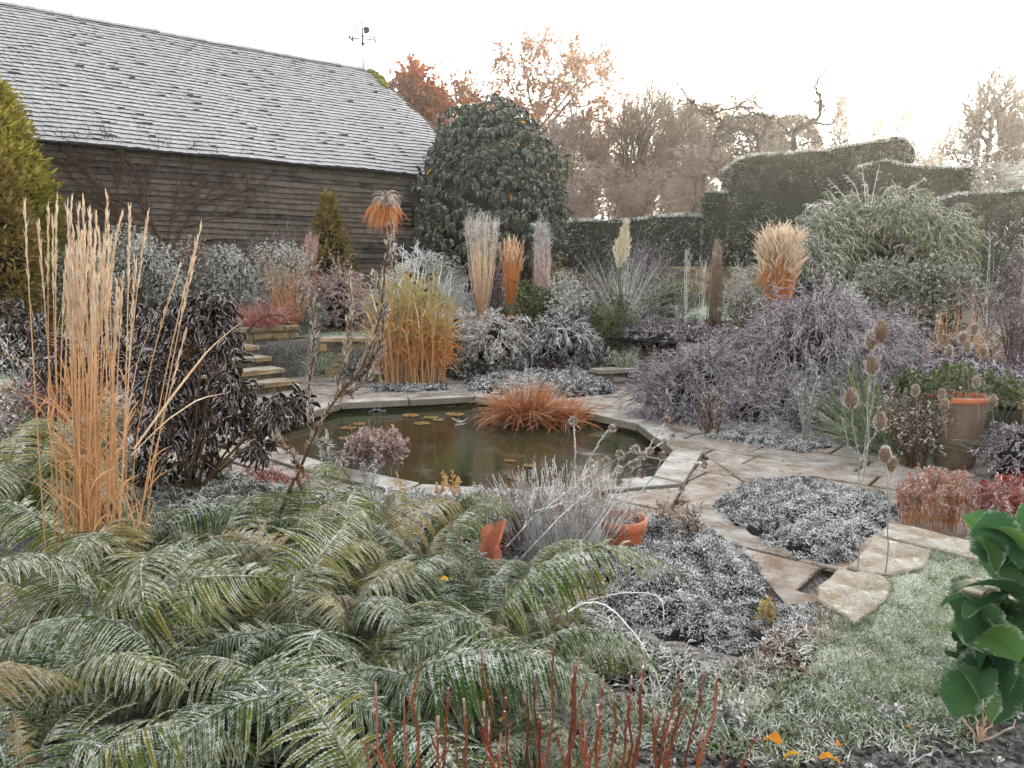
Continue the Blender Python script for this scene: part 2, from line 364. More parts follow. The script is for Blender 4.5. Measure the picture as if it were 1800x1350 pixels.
def paving():
    a = R(-40); ex, ey = np.array([math.cos(a), math.sin(a)]), np.array([-math.sin(a), math.cos(a)])
    mb = MB(); q = -12.
    while q < 18:
        h = rng.choice([.38, .46, .55, .68]); p = -16. + rng.uniform(0, .6)
        while p < 10:
            wd = rng.uniform(.42, 1.15)
            if rng.random() < .25 and h > .5: parts_ = [(p, q, wd, h * .5), (p, q + h * .5, wd, h * .5)]
            else: parts_ = [(p, q, wd, h)]
            for (p0, q0, w_, h_) in parts_:
                pl = [ex * (p0 + i * w_) + ey * (q0 + j * h_) for i, j in ((0, 0), (1, 0), (1, 1), (0, 1))]
                c = np.mean(pl, 0)
                if poly_d(np.array([c[0]]), np.array([c[1]]), PIT)[0] > .1 or c[1] < 2.6: continue
                pl = [x + rng.normal(0, .007, 2) for x in pl]
                for pc in minus_pond(pl): EDGES.append(np.array(pc)); slab(mb, shrink(pc, .010), LOW + rng.uniform(-.005, .006), .05, rng, np.clip(rng.normal(.5, .28), 0, 1))
            p += wd
        q += h
    tag(put('paving', mb, M_pave), kind='structure')
paving()

# ---- pond: coping, side, water
def pond():
    mb = MB(); P = np.array(POND); Q = COPE; n = len(P); mw = MB()
    for i in range(n):
        a, b, c, d = P[i], P[(i + 1) % n], Q[(i + 1) % n], Q[i]; k = max(1, round(np.linalg.norm(b - a) / .8))
        for s in range(k):
            f = lambda A, B, t: A + (B - A) * t
            pl = [f(a, b, s / k), f(a, b, (s + 1) / k), f(d, c, (s + 1) / k), f(d, c, s / k)]
            slab(mb, shrink(pl, .008), LOW + .028 + rng.uniform(-.004, .004), .085, rng, rng.uniform(0, 1), .003)
    tag(put('pond_edging', mb, M_cope), kind='structure')
    W_ = outset(POND, .09)
    v = np.concatenate([np.c_[W_, np.full(n, LOW - .05)], np.c_[W_, np.full(n, -1.0)]]); i = np.arange(n); j = (i + 1) % n
    mw.add(v, np.stack([i, j, j + n, i + n], 1), None, 0, .5); tag(put('pond_side', mw, M_pondwall), kind='structure')
    m, nn, out, N, L = node_mat('half_frozen_water')
    b = N('BsdfPrincipled'); tc = N('TexCoord'); nz = N('TexNoise'); nz.inputs['Scale'].default_value = .9; nz.inputs['Detail'].default_value = 4; L(tc.outputs['Object'], nz.inputs['Vector'])
    cr = ramp(N, [(.35, (.016, .015, .009)), (.5, (.028, .027, .014)), (.66, (.024, .034, .014))]); L(nz.outputs['Fac'], cr.inputs[0])
    n2 = N('TexNoise'); n2.inputs['Scale'].default_value = 2.6; n2.inputs['Detail'].default_value = 7; n2.inputs['Roughness'].default_value = .7; L(tc.outputs['Object'], n2.inputs['Vector'])
    ice = ramp(N, [(.56, (0, 0, 0)), (.72, (1, 1, 1))]); L(n2.outputs['Fac'], ice.inputs[0])
    mx = N('Mix', data_type='RGBA'); L(math_n(N, L, 'MULTIPLY', ice.outputs[0], .10), mx.inputs[0]); L(cr.outputs[0], mx.inputs[6]); mx.inputs[7].default_value = (.4, .42, .42, 1)
    L(mx.outputs[2], b.inputs['Base Color']); L(math_n(N, L, 'MULTIPLY_ADD', ice.outputs[0], .25, c=.06), b.inputs['Roughness']); b.inputs['IOR'].default_value = 1.33
    b.inputs['Specular IOR Level'].default_value = .5
    bp = N('Bump'); bp.inputs['Strength'].default_value = .05; bp.inputs['Distance'].default_value = .02; L(n2.outputs['Fac'], bp.inputs['Height']); L(bp.outputs[0], b.inputs['Normal'])
    L(b.outputs[0], out.inputs[0])
    mb = MB(); W2 = outset(POND, .088); mb.add(np.concatenate([np.c_[W2, np.full(n, LOW - .11)], [[PC[0], PC[1], LOW - .11]]]), None, np.stack([i, j, np.full(n, n)], 1))
    tag(put('pond_water', mb, m), kind='structure')
pond()

# ---- dry stone walls, steps, pillar, edge stones
def stone_wall(pts, z0, z1, th, rng, cap=True, course=.11):
    mb = MB()
    for a, b in zip(pts[:-1], pts[1:]):
        a, b = np.array(a, float), np.array(b, float); L_ = np.linalg.norm(b - a); d = (b - a) / L_; nr = np.array([-d[1], d[0]])
        ax = np.array([[d[0], d[1], 0], [nr[0], nr[1], 0], [0, 0, 1]]); z = z0
        while z < z1 - .02:
            h = min(course * rng.uniform(.7, 1.3), z1 - z); s = -rng.uniform(0, .2)
            while s < L_:
                l = rng.uniform(.12, .42); e = min(s + l, L_); s0 = max(s, 0)
                if e - s0 > .03:
                    c = a + d * (s0 + e) / 2 + nr * rng.normal(0, .012)
                    box(mb, [c[0], c[1], z + h / 2], [(e - s0) / 2 - .006, th / 2, h / 2 - .005], ax, .008, rng, rng.uniform(0, 1), 0)
                s += l
            z += h
        if cap:
            s = 0
            while s < L_:
                l = rng.uniform(.4, .8); e = min(s + l, L_); c = a + d * (s + e) / 2
                box(mb, [c[0], c[1], z1 + .03], [(e - s) / 2 - .006, th / 2 + .05, .03], ax, .008, rng, rng.uniform(.3, .8), 0); s += l
    return mb
def wall(pts, z0, z1, th, label, cap=True, name='stone_wall', cat='stone wall', group=None, seed=1, course=.11):
    r = np.random.default_rng(seed); o = np.array([pts[0][0], pts[0][1], z0])
    return single(name, stone_wall(pts, z0, z1, th, r, cap, course).move(-o), M_wallst, o, label, cat, group)
wall([(-3.2, 12.95), (-.97, 13.05), (3.1, 14.45)], LOW - .05, .42, .32, 'low dark retaining wall along the far side of the pond terrace with frosted flat caps', seed=2)
wall([(-4.55, 12.75), (-3.75, 13.35)], 0.1, .60, .42, 'squat golden stone pier at the head of the steps, under the pink grass', name='stone_pier', cat='stone pier', seed=3, course=.13)
wall([(-3.3, 6.0), (-2.36, 6.36)], -.2, .02, .3, 'low mossy stone wall end beneath the blackened dahlia', seed=4)
wall([(4.62, 6.75), (6.5, 6.6)], LOW - .05, .34, .4, 'chunky brown stone wall beside the tall terracotta pot', seed=5, course=.15)
wall([(-6.3, 8.3), (-5.0, 7.9)], .0, .36, .35, 'short stone wall among red leaved plants at the left edge', seed=8)
wall([(3.8, 20.6), (7.2, 20.2)], .4, 1.62, .5, 'mossy green bank wall below the tall clipped hedge', seed=6, course=.16)
def steps():
    r = np.random.default_rng(5); ms = MB()
    d = np.array([.72, .69]); b = np.array([-.69, .72]); ax = np.array([[d[0], d[1], 0], [b[0], b[1], 0], [0, 0, 1]])
    for k in range(4):
        m = np.array([-3.72, 10.95]) + b * .40 * k; z = LOW + .145 * (k + 1); s = -1.6
        while s < .72:
            l = r.uniform(.4, .8); e = min(s + l, .72); c = m + d * (s + e) / 2 + b * .28
            box(ms, [c[0], c[1], z - .03], [(e - s) / 2 - .005, .30, .03], ax, .008, r, r.uniform(.5, .9), 0); s += l
        s = -1.6
        while s < .7:
            l = r.uniform(.15, .35); e = min(s + l, .7); c = m + d * (s + e) / 2 + b * .27
            box(ms, [c[0], c[1], z - .105], [(e - s) / 2 - .005, .23, .042], ax, .006, r, r.uniform(0, .35), 0); s += l
    tag(put('steps', ms, M_wallst), 'four stone steps up from the terrace', kind='structure')
steps()
def edge_stone(px, zt, label, seed, th=.13, name='edging_stone'):
    r = np.random.default_rng(seed); P = np.array([G(u, v, zt)[:2] for u, v in px]); n = len(P)
    # round the outline with a few extra wobbly points
    Q = []
    for i in range(n):
        a, b = P[i], P[(i + 1) % n]
        for t in (.0, .33, .66): Q.append(a + (b - a) * t + r.normal(0, .012, 2))
    mb = MB(); o = np.array([*np.mean(Q, 0), zt]); slab(mb, np.array(Q) - o[:2], 0, th, r, r.uniform(.3, .7), .01)
    return single(name, mb, M_edge, o, label, 'stone', 'flat stones edging the near lawn')
edge_stone([(1473, 998), (1553, 1010), (1572, 1028), (1553, 1056), (1510, 1092), (1425, 1052)], .03, 'pale lichened edging stone with crumbling frosty front, nearest the lawn corner', 1)
edge_stone([(1487, 995), (1537, 943), (1637, 967), (1620, 995), (1568, 1009)], .035, 'square lichen spotted slab at the foot of the two tall teasels', 2)
edge_stone([(1540, 938), (1567, 919), (1722, 953), (1708, 979)], .035, 'long narrow slab with a bluish wet patch along the top of the lawn', 3)
edge_stone([(1726, 953), (1712, 981), (1790, 1000), (1800, 970)], .035, 'edging slab half hidden behind the big green leafy plant', 4)
edge_stone([(1392, 1078), (1432, 1062), (1500, 1096), (1462, 1140), (1402, 1124)], .012, 'mossy crumbling edging stone below the pale lichened one', 6)
edge_stone([(1340, 1136), (1394, 1126), (1446, 1150), (1398, 1200), (1336, 1184)], .008, 'sunken mossy edging stone nearest the red stems', 7)
edge_stone([(1275, 1225), (1310, 1207), (1365, 1212), (1378, 1235), (1330, 1245)], .012, 'small tan stepping stone sunk in the lawn edge', 5, .05, 'stepping_stone')
# ================================================================ barn
M_board = stone('weathered_boards', [(.012, .010, .009), (.030, .023, .020), (.060, .046, .036), (.088, .068, .052), (.026, .018, .018)], frost=.2, scale=1.6, bump=.5, fscale=6)
M_tile = stone('frosted_roof_tiles', [(.07, .07, .078), (.19, .192, .208), (.235, .238, .255), (.30, .30, .32)], frost=.10, scale=9, bump=.3, fscale=22, fcol=(.62, .63, .66))
M_dark = stone('dark_iron', [(.012, .012, .013), (.03, .028, .027)], frost=.15, scale=20, bump=.1, rough=.5)
M_glass = node_mat('dark_window_glass')
def _g():
    m, n, out, N, L = M_glass; b = N('BsdfPrincipled'); b.inputs['Base Color'].default_value = (.01, .012, .015, 1); b.inputs['Roughness'].default_value = .08; L(b.outputs[0], out.inputs[0]); return m
M_glass = _g()
BE = at(835, 306, 21); BD = np.array([.77216, .63543, 0]); BN = np.array([-.63543, .77216, 0]); HS, RIDGE = 5.59, 7.735
def barn():
    r = np.random.default_rng(21); root = thing('barn', 'long weatherboarded barn with a frosted tile roof', 'barn', (BE[0], BE[1], .5)); o = np.array([BE[0], BE[1], .5])
    top, LEN = BE[2] - .05, 21.
    mb = MB(); z = .35; ex = .118; M = 130; s = np.linspace(0, LEN, M); k = 0
    while z < top - .14:
        cuts = np.sort(r.uniform(0, LEN, 6)); seg = np.searchsorted(cuts, s); tb = np.clip(r.normal(.5, .25, 7), 0, 1)[seg]
        lo = z + np.interp(s, np.linspace(0, LEN, 40), r.normal(0, .007, 40)) + r.normal(0, .012, 7)[seg] * .6
        base = BE[None] * [1, 1, 0] - BD[None] * s[:, None]
        off = .065 + r.normal(0, .006, 7)[seg]
        A = base - BN * off[:, None] + np.stack([0 * s, 0 * s, lo], 1); B = base - BN * .006 + np.stack([0 * s, 0 * s, np.full(M, z + ex + .03)], 1)
        C = base + BN * .02 + np.stack([0 * s, 0 * s, lo], 1); i = np.arange(M - 1)
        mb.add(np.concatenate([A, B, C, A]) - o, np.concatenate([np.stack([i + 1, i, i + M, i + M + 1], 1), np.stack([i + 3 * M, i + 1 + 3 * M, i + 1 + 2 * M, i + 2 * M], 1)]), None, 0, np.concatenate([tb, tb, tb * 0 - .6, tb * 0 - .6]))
        z += ex; k += 1
    # gable wall and back wall close the barn
    W0 = BE * [1, 1, 0]; g = lambda a, b, z_: W0 - BD * a + BN * b + np.array([0, 0, z_]) - o
    rz = RIDGE - .12
    mb.add([g(0, .03, .3), g(0, 2 * HS, .3), g(0, 2 * HS, top), g(0, HS, rz), g(0, .03, top)], None, [[0, 1, 2], [0, 2, 3], [0, 3, 4]], 0, .4)
    mb.add([g(0, 2 * HS, .3), g(LEN, 2 * HS, .3), g(LEN, 2 * HS, top), g(0, 2 * HS, top)], [[0, 1, 2, 3]], None, 0, .4)
    mb.add([g(LEN, .03, .3), g(LEN, 2 * HS, .3), g(LEN, 2 * HS, top), g(LEN, HS, rz), g(LEN, .03, top)], None, [[0, 2, 1], [0, 3, 2], [0, 4, 3]], 0, .4)
    put('wall', mb, M_board, root)
    # roof: every tile a small tilted slab
    up = nrm(BN * HS + np.array([0, 0, RIDGE - BE[2]])); nr = nrm(np.cross(-BD, up)); nr = nr * np.sign(nr[2])
    SL = math.hypot(HS, RIDGE - BE[2]) + .35; NR = 36; e = SL / NR; mb = MB(); vs, qs, ts, fs, nn = [], [], [], [], 0
    for i in range(NR):
        a = -.25 + r.uniform(0, .12)
        while a < LEN - .02:
            wd = r.uniform(.11, .20); s0 = -.35 + i * e + r.normal(0, .006); lift = .032 + max(0, r.normal(0, .009)) + (.03 if r.random() < .025 else 0)
            w0, w1 = a, a + wd - .006
            sag = .02 * math.sin(a * .9 + .6) * math.sin((s0 + .35) / SL * 3) + .012 * math.sin(a * 2.3)
            p = lambda aa, ss, h: BE - BD * aa + up * ss + nr * (h + sag) - o
            tw = r.normal(0, .004)
            v = [p(w0, s0, lift + tw), p(w1, s0, lift - tw), p(w1, s0 + e * 1.08, .008), p(w0, s0 + e * 1.08, .008), p(w0, s0, 0), p(w1, s0, 0), p(w0, s0 + e, -.004), p(w1, s0 + e, -.004), p(w0, s0, lift + tw), p(w1, s0, lift - tw)]
            vs += v; qs += [[nn + 1, nn, nn + 3, nn + 2], [nn + 8, nn + 9, nn + 5, nn + 4], [nn, nn + 4, nn + 6, nn + 3], [nn + 5, nn + 1, nn + 2, nn + 7]]; nn += 10
            tv = np.clip(r.normal(.72, .09), 0, 1); ts += [tv] * 4 + [-.35] * 6; fs += [.24] * 4 + [0.] * 6; a += wd
    mb.add(vs, qs, None, fs, ts)
    # the deck below the tiles and the far slope
    p = lambda aa, b, z_, h: W0 - BD * aa + BN * b + np.array([0, 0, z_]) - nrm(nr) * h - o
    mb.add([p(-.25, -.28, BE[2] - .18, .03), p(LEN, -.28, BE[2] - .18, .03), p(LEN, HS, RIDGE, .03), p(-.25, HS, RIDGE, .03)], [[0, 1, 2, 3]], None, 0, 0)
    mb.add([p(-.25, 2 * HS + .3, BE[2] - .18, 0), p(LEN, 2 * HS + .3, BE[2] - .18, 0), p(LEN, HS, RIDGE, 0), p(-.25, HS, RIDGE, 0)], [[0, 1, 2, 3]], None, 0, .3)
    roof = put('roof', mb, M_tile, root)
    rm = MB(); a = -.25
    while a < LEN:
        l = .40; sag = .012 * math.sin(a * 2.3) + r.normal(0, .006)
        c = W0 - BD * (a + l / 2) + BN * HS + np.array([0, 0, RIDGE + .02 + sag]) - o
        an = np.linspace(-1.25, 1.25, 7); ring = lambda off, R_: np.stack([c + BD * off + BN * (R_ * math.sin(t)) + np.array([0, 0, R_ * math.cos(t) - .08]) for t in an])
        v = np.concatenate([ring(l / 2 + .01, .145), ring(-l / 2 + .004, .13)]); q = [[j, j + 1, j + 8, j + 7] for j in range(6)] + [[0, 1, 2, 3], [3, 4, 5, 6]]
        rm.add(v, q, None, .25, r.uniform(.3, .9)); a += l
    put('ridge_tiles', rm, M_tile, roof)
    # barge board and soffit
    bm = MB(); L_ = SL + .1
    c = BE + BD * .27 + up * (SL / 2 - .3) - nr * .07 - o; box(bm, c, [.02, L_ / 2, .09], [BD, up, nr], 0, r, .5)
    put('barge_board', bm, M_board, root)
    # moss at the top of the verge
    mm = MB(); 
    for t in np.linspace(.82, .995, 26):
        sphere(mm, BE + BD * r.uniform(-.05, .25) + up * (SL * t - .35) + nr * .05 - o, r.uniform(.05, .10), 6, 4, 0, r.random())
    put('moss', mm, plant('roof_moss', [(.10, .10, .015), (.16, .14, .03)], edge=0, up=.35, transl=0), roof)
    # little leaded window
    wc = at(711, 378, 1); x, y, q = ray(711, 378); A = np.array([[-BD[0], -x], [-BD[1], -y]]); sol = np.linalg.solve(A, [-BE[0], -BE[1]]); a0 = sol[0]; zc = EYE + q * sol[1]
    c = W0 - BD * a0 + np.array([0, 0, zc]) - BN * .05 - o; ax = [BD, BN, np.array([0, 0, 1])]
    wm = MB()
    for dx, dz, sx_, sz in ((-.19, 0, .025, .30), (.19, 0, .025, .30), (0, .275, .17, .025), (0, -.285, .21, .03)): box(wm, c + BD * dx + np.array([0, 0, dz]), [sx_, .03, sz], ax, 0, r, .1)
    win = put('window', wm, M_dark, root)
    pm = MB(); box(pm, c + BN * .01, [.17, .008, .25], ax); put('pane', pm, M_glass, win)
    lm = MB()
    for t in np.linspace(-.4, .4, 9):
        for sg in (-1, 1): box(lm, c - BN * .002 + np.array([0, 0, t * .55]), [.20, .003, .004], [nrm(BD * .7 + np.array([0, 0, sg * .7])), BN, nrm(np.array([0, 0, .7]) - BD * sg * .7)], 0, r, .6)
    put('lead_lattice', lm, M_dark, win)
barn()
def bar(mb, a, b, r, sides=6, ti=.5): tubes(mb, np.array([[a, b]], float), r, r, sides, 0, ti)
def weathervane():
    x, y, q = ray(643, 124); A = np.array([[BN[0], -x], [BN[1], -y]]); b = BE + BN * HS; o = np.array([b[0], b[1], RIDGE + .02]) - BD * .12
    root = thing('weathervane', 'black iron weathervane on the barn ridge end', 'weathervane', o); r = np.random.default_rng(1)
    S = 1.42
    m = MB(); bar(m, [0, 0, 0], [0, 0, S * .88], .024); box(m, [0, 0, .04], [.05, .05, .05]); sphere(m, [0, 0, S * .56], .045); sphere(m, [0, 0, S * .98], .035); bar(m, [0, 0, S * .88], [0, 0, S * .98], .012); put('pole', m, M_dark, root)
    e1 = np.array([.98, .2, 0]); e2 = np.array([-.2, .98, 0]); zA = S * .64
    am = MB()
    for e in (e1, e2): bar(am, e * -.30 + [0, 0, zA], e * .30 + [0, 0, zA], .02)
    arms = put('direction_arms', am, M_dark, root)
    def letter(name, c, ex, strokes):
        lm = MB()
        for p, q_ in strokes: bar(lm, c + ex * p[0] + np.array([0, 0, p[1]]), c + ex * q_[0] + np.array([0, 0, q_[1]]), .024, 4)
        put(name, lm, M_dark, arms)
    h, w2 = .085, .055
    letter('letter', e1 * -.36 + [0, 0, zA], e1, [((-w2, -h), (-w2, h)), ((-w2, h), (w2, -h)), ((w2, -h), (w2, h))])
    Sx = [(w2, h * .7), (0, h), (-w2, h * .6), (-w2 * .6, h * .15), (w2 * .6, -h * .15), (w2, -h * .6), (0, -h), (-w2, -h * .7)]
    letter('letter', e1 * .36 + [0, 0, zA], e1, list(zip(Sx[:-1], Sx[1:])))
    letter('letter', e2 * -.36 + [0, 0, zA], e2, [((-w2, -h), (-w2, h)), ((-w2, h), (w2, h)), ((-w2, 0), (w2 * .6, 0)), ((-w2, -h), (w2, -h))])
    letter('letter', e2 * .36 + [0, 0, zA], e2, [((-w2 * 1.2, h), (-w2 * .6, -h)), ((-w2 * .6, -h), (0, h * .5)), ((0, h * .5), (w2 * .6, -h)), ((w2 * .6, -h), (w2 * 1.2, h))])
    for sg in (-1, 1):
        for zc, k in ((S * .50, 1), (S * .72, .8)):
            sm = MB(); t = np.linspace(0, 4.6, 12); rad = .085 * k * (1 - t / 7)
            pts = np.stack([sg * (.095 * k - rad * np.cos(t)), 0 * t, zc + rad * np.sin(t) * (1 if k == 1 else -1)], 1); tubes(sm, (pts @ np.array([e1, e2, [0, 0, 1.]]))[None], .019, .015, 5); put('scroll', sm, M_dark, root)
    fm = MB(); a = nrm(np.array([.9, -.4, 0])); bar(fm, a * -.24 + [0, 0, S * .86], a * .1 + [0, 0, S * .84], .013); sphere(fm, a * -.25 + [0, 0, S * .865], .035)
    n = np.array([-a[1], a[0], 0]); out = [(.06, -.11), (.04, .08), (.14, .09), (.25, .06), (.26, -.07), (.16, -.12)]
    v = [a * p[0] + np.array([0, 0, S * .82 + p[1]]) + n * s for s in (-.008, .008) for p in out]; k = len(out)
    fm.add(v, [[i, (i + 1) % k, k + (i + 1) % k, k + i] for i in range(k)], [[0, i, i + 1] for i in range(1, k - 1)] + [[k, k + i + 1, k + i] for i in range(1, k - 1)], 0, .5)
    put('pennant', fm, M_dark, root)
weathervane()

# ================================================================ clipped hedges
M_yew = plant('clipped_yew', [(.022, .034, .020), (.042, .062, .034), (.075, .092, .05)], edge=.36, up=.5, transl=.25, grain=30, var=.2)
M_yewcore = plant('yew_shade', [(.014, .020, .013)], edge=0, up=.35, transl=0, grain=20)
def hedge(name, label, A, B, depth, ztops, zb, seed, dens=520, lumpy=.05):
    """A, B: ends of the foot of its near face; depth: vector to the back; ztops: heights along it"""
    r = np.random.default_rng(seed); A, B, D = (np.array([*p[:2], 0.]) for p in (A, B, depth)); o = np.array([A[0], A[1], zb]); Lh = np.linalg.norm(B - A)
    root = thing(name, label, 'hedge', o, 'clipped yew hedges')
    zt = lambda s: np.interp(s, np.linspace(0, 1, len(ztops)), ztops)
    n = max(8, int(Lh / .18)); m = 14; dd = np.linalg.norm(D); k = max(3, int(dd / .2)); mb = MB()
    def grid(fn, a, b):
        S, T = np.meshgrid(np.linspace(0, 1, a), np.linspace(0, 1, b)); p = fn(S.ravel(), T.ravel()); i = (np.arange(b - 1)[:, None] * a + np.arange(a - 1)).ravel()
        mb.add(p - o, np.stack([i, i + 1, i + a + 1, i + a], 1))
    ins = .05
    fr = lambda s, t: A + (B - A) * s[:, None] + nrm(D) * ins + np.stack([0 * s, 0 * s, zb + (zt(s) - zb - ins) * t], 1)
    tp = lambda s, t: A + (B - A) * s[:, None] + D * t[:, None] + np.stack([0 * s, 0 * s, zt(s) - ins], 1)
    bk = lambda s, t: fr(s, t) + D - nrm(D) * 2 * ins
    en = lambda q: (lambda s, t: A + (B - A) * q + D * s[:, None] + np.stack([0 * s, 0 * s, zb + (zt(np.full_like(s, q)) - zb - ins) * t], 1))
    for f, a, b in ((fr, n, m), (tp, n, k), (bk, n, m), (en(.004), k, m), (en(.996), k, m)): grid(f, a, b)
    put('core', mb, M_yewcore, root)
    sp = MB(); nf = nrm(-D); ne = nrm(B - A)
    def shoots(fn, nv, area_, top=False):
        N = int(area_ * dens * (1.5 if top else 1)); s, t = r.random(N), r.random(N); p = fn(s, t)
        p = p + nv * (vnoise(p * 1.3, seed) * lumpy)[:, None]
        d = nrm(nv + r.normal(0, .55, (N, 3)) + np.array([0, 0, .15]))
        L_ = r.uniform(.06, .13, N) * (1.2 if top else 1); leaves(sp, p - d * .03, d, L_, L_ * .42, r, .2, r.random(N), 1. if not top else 1.5, .25 if not top else .7, 3, [.3, 1, .1], .3)
    H = np.mean(ztops) - zb
    shoots(fr, nf, Lh * H); shoots(tp, np.array([0, 0, 1.]), Lh * dd, True); shoots(en(0), -ne, dd * H); shoots(en(1), ne, dd * H)
    sp.move(-o); put('foliage', sp, M_yew, root)
def hz(u, v, Y): return at(u, v, Y)
def hedge_px(name, label, pts, Ya, Yb, dy, seed, **k):
    """pts: skyline pixels left to right at distances Ya..Yb"""
    us = [p[0] for p in pts]; P = [at(u, v, Ya + (Yb - Ya) * (u - us[0]) / (us[-1] - us[0])) for u, v in pts]
    s = np.linspace(0, 1, 24); al = np.array([p[0] for p in P]); al = (al - al[0]) / (al[-1] - al[0]); zt = np.interp(s, al, [p[2] for p in P])
    hedge(name, label, P[0], P[-1], (.15, dy), list(zt), .5, seed, **k)
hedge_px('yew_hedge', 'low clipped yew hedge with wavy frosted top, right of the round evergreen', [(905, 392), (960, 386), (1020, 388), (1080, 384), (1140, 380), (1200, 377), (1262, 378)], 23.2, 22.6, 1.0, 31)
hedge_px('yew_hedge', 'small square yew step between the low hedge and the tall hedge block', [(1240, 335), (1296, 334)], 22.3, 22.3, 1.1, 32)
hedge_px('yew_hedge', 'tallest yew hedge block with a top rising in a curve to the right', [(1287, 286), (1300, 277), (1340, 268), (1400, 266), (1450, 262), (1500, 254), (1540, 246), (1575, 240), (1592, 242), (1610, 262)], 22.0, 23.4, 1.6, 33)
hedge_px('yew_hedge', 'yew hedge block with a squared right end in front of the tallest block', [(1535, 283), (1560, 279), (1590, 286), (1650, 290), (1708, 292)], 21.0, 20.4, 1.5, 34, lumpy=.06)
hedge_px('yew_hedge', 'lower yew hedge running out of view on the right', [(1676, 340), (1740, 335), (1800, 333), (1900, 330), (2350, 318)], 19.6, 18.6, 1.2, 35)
# ================================================================ trees beyond the hedges
M_bark = plant('grey_bark', [(.035, .030, .026), (.075, .062, .052)], edge=.25, up=.25, transl=0, grain=12)
M_barkw = plant('rimed_bark', [(.08, .062, .05), (.14, .11, .09)], edge=.35, up=.3, transl=0, grain=12)
M_twig = plant('bare_twigs', [(.075, .052, .036), (.13, .092, .065)], edge=.15, up=.1, transl=0, grain=10)
M_twigrime = plant('rimed_twigs', [(.11, .076, .058), (.17, .125, .10)], edge=.22, up=.15, transl=0, grain=10)
M_oak = plant('russet_oak_leaves', [(.24, .060, .018), (.40, .11, .03), (.50, .18, .055)], edge=.12, up=.06, transl=.45, grain=8)
M_oak2 = plant('dull_oak_leaves', [(.16, .065, .035), (.26, .105, .05), (.34, .16, .08)], edge=.15, up=.1, transl=.4, grain=8)
M_con = plant('dark_conifer', [(.025, .035, .022), (.05, .06, .035)], edge=.5, up=.35, transl=.15, grain=8)
M_pinkrime = plant('pinkish_rimed_twigs', [(.15, .088, .066), (.22, .14, .11)], edge=.25, up=.2, transl=.2, grain=8)
def tree_parts(seed, H, spread, limbs=8, ang=.75, up=.5, nb=(7, 7, 7), leaf=None, trunk_r=None, t0=.18, wig=.10, forks=1, twig_r=.013, crown_low=.05):
    r = np.random.default_rng(seed); tr = trunk_r or H * .021; tm, cm, lm = MB(), MB(), None
    base = np.zeros((forks, 3)); d0 = np.stack([r.normal(0, .10 + .12 * (forks > 1), forks), r.normal(0, .10 + .12 * (forks > 1), forks), np.ones(forks)], 1)
    tk = walk(base, d0, H * .92 * r.uniform(.85, 1, forks), 12, r, .1, .035); tubes(tm, tk, tr / forks ** .4, tr * .12, 7, 0, .3)
    l1 = sprout(tk, limbs, t0, .93, ang, spread, 8, r, up, wig, .55); tubes(tm, l1, tr * .42, tr * .10, 5, .15, .5)
    l2 = sprout(l1, nb[0], .2, 1., .75, spread * .5, 6, r, up * .4, wig, .4); tubes(tm, l2, tr * .14, tr * .05, 4, .25, .6)
    l3 = sprout(l2, nb[1], .15, 1., .75, spread * .26, 5, r, up * .3, wig * 1.1, .4); tubes(cm, l3, max(.012, tr * .06), twig_r, 3, .5, .4)
    l4 = sprout(l3, nb[2], .1, 1., .7, spread * .15, 4, r, up * .2, wig, .4); tubes(cm, l4, twig_r, twig_r * .5, 3, .8, .7)
    if leaf:
        n, sz = leaf; lm = MB(); k = r.integers(0, len(l4), n); t = r.random(n); keep = vnoise(l4[k, 0] * .5, seed + 5) > -.35; k, t = k[keep], t[keep]
        p, T = tang(l4[k], t); d = nrm(T + rdir(len(k), r) * 1.2); leaves(lm, p, d, r.uniform(.7, 1.3, len(k)) * sz, sz * .75, r, .4, r.random(len(k)), .6, .1, 3, [.3, 1, .15])
    return tm, cm, lm
TREES = 'winter trees beyond the hedges'
def tree(name, label, u, vtop, Y, spread, seed, mats, leaf=None, meshes=None, rz=0, H0=None, **k):
    Y *= 1.3; spread *= 1.3; x = at(u, 470, Y)[0]; zb = .7; H = at(u, vtop, Y)[2] - zb; leaf = (leaf[0], leaf[1] * 1.25) if leaf else None; root = thing(name, label, 'tree', (x, Y, zb), TREES, rz)
    if meshes:
        s = H / meshes[0]; root.scale = (s, s, s); [put(n_, me, None, root) for n_, me in meshes[1:]]; return root
    tm, cm, lm = tree_parts(seed, H, spread, leaf=leaf, **k)
    ms = [('trunk', tm.mesh('trunk', mats[0])), ('crown', cm.mesh('crown', mats[1]))]
    if lm: ms.append(('leaves', lm.mesh('leaves', mats[2])))
    [put(n_, me, None, root) for n_, me in ms]; return root, (H, *ms)
tree('oak_tree', 'bright russet leaved oak showing just over the barn verge', 728, 140, 40, 4.6, 41, (M_bark, M_twig, M_oak), (24000, .19), limbs=11, nb=(6, 6, 5), crown_low=.1)
tree('oak_tree', 'tall oak with dull russet leaves behind the round evergreen', 935, 118, 46, 6.2, 42, (M_bark, M_twig, M_oak2), (17000, .21), limbs=12, nb=(7, 6, 6), ang=.95)
tree('bare_tree', 'grey bare tree between the two russet oaks', 815, 158, 50, 4.5, 43, (M_bark, M_twigrime), limbs=9)
_, TA = tree('bare_tree', 'many stemmed bare tree with a fan of upright branches over the low hedge', 1098, 176, 36, 3.6, 44, (M_bark, M_twig), limbs=9, ang=.5, up=.9, forks=5, t0=.12, nb=(6, 6, 5))
_, TB = tree('bare_tree', 'slender bare tree beside the fan shaped bare tree, to its left', 1035, 190, 42, 3.2, 45, (M_bark, M_twig), limbs=10, ang=.6, up=.7, forks=2)
tree('bare_tree', 'bare tree between the fan shaped tree and the gnarled fruit tree', 1180, 196, 40, 3.6, 46, (M_barkw, M_twigrime), limbs=10, ang=.7, up=.5, forks=3)
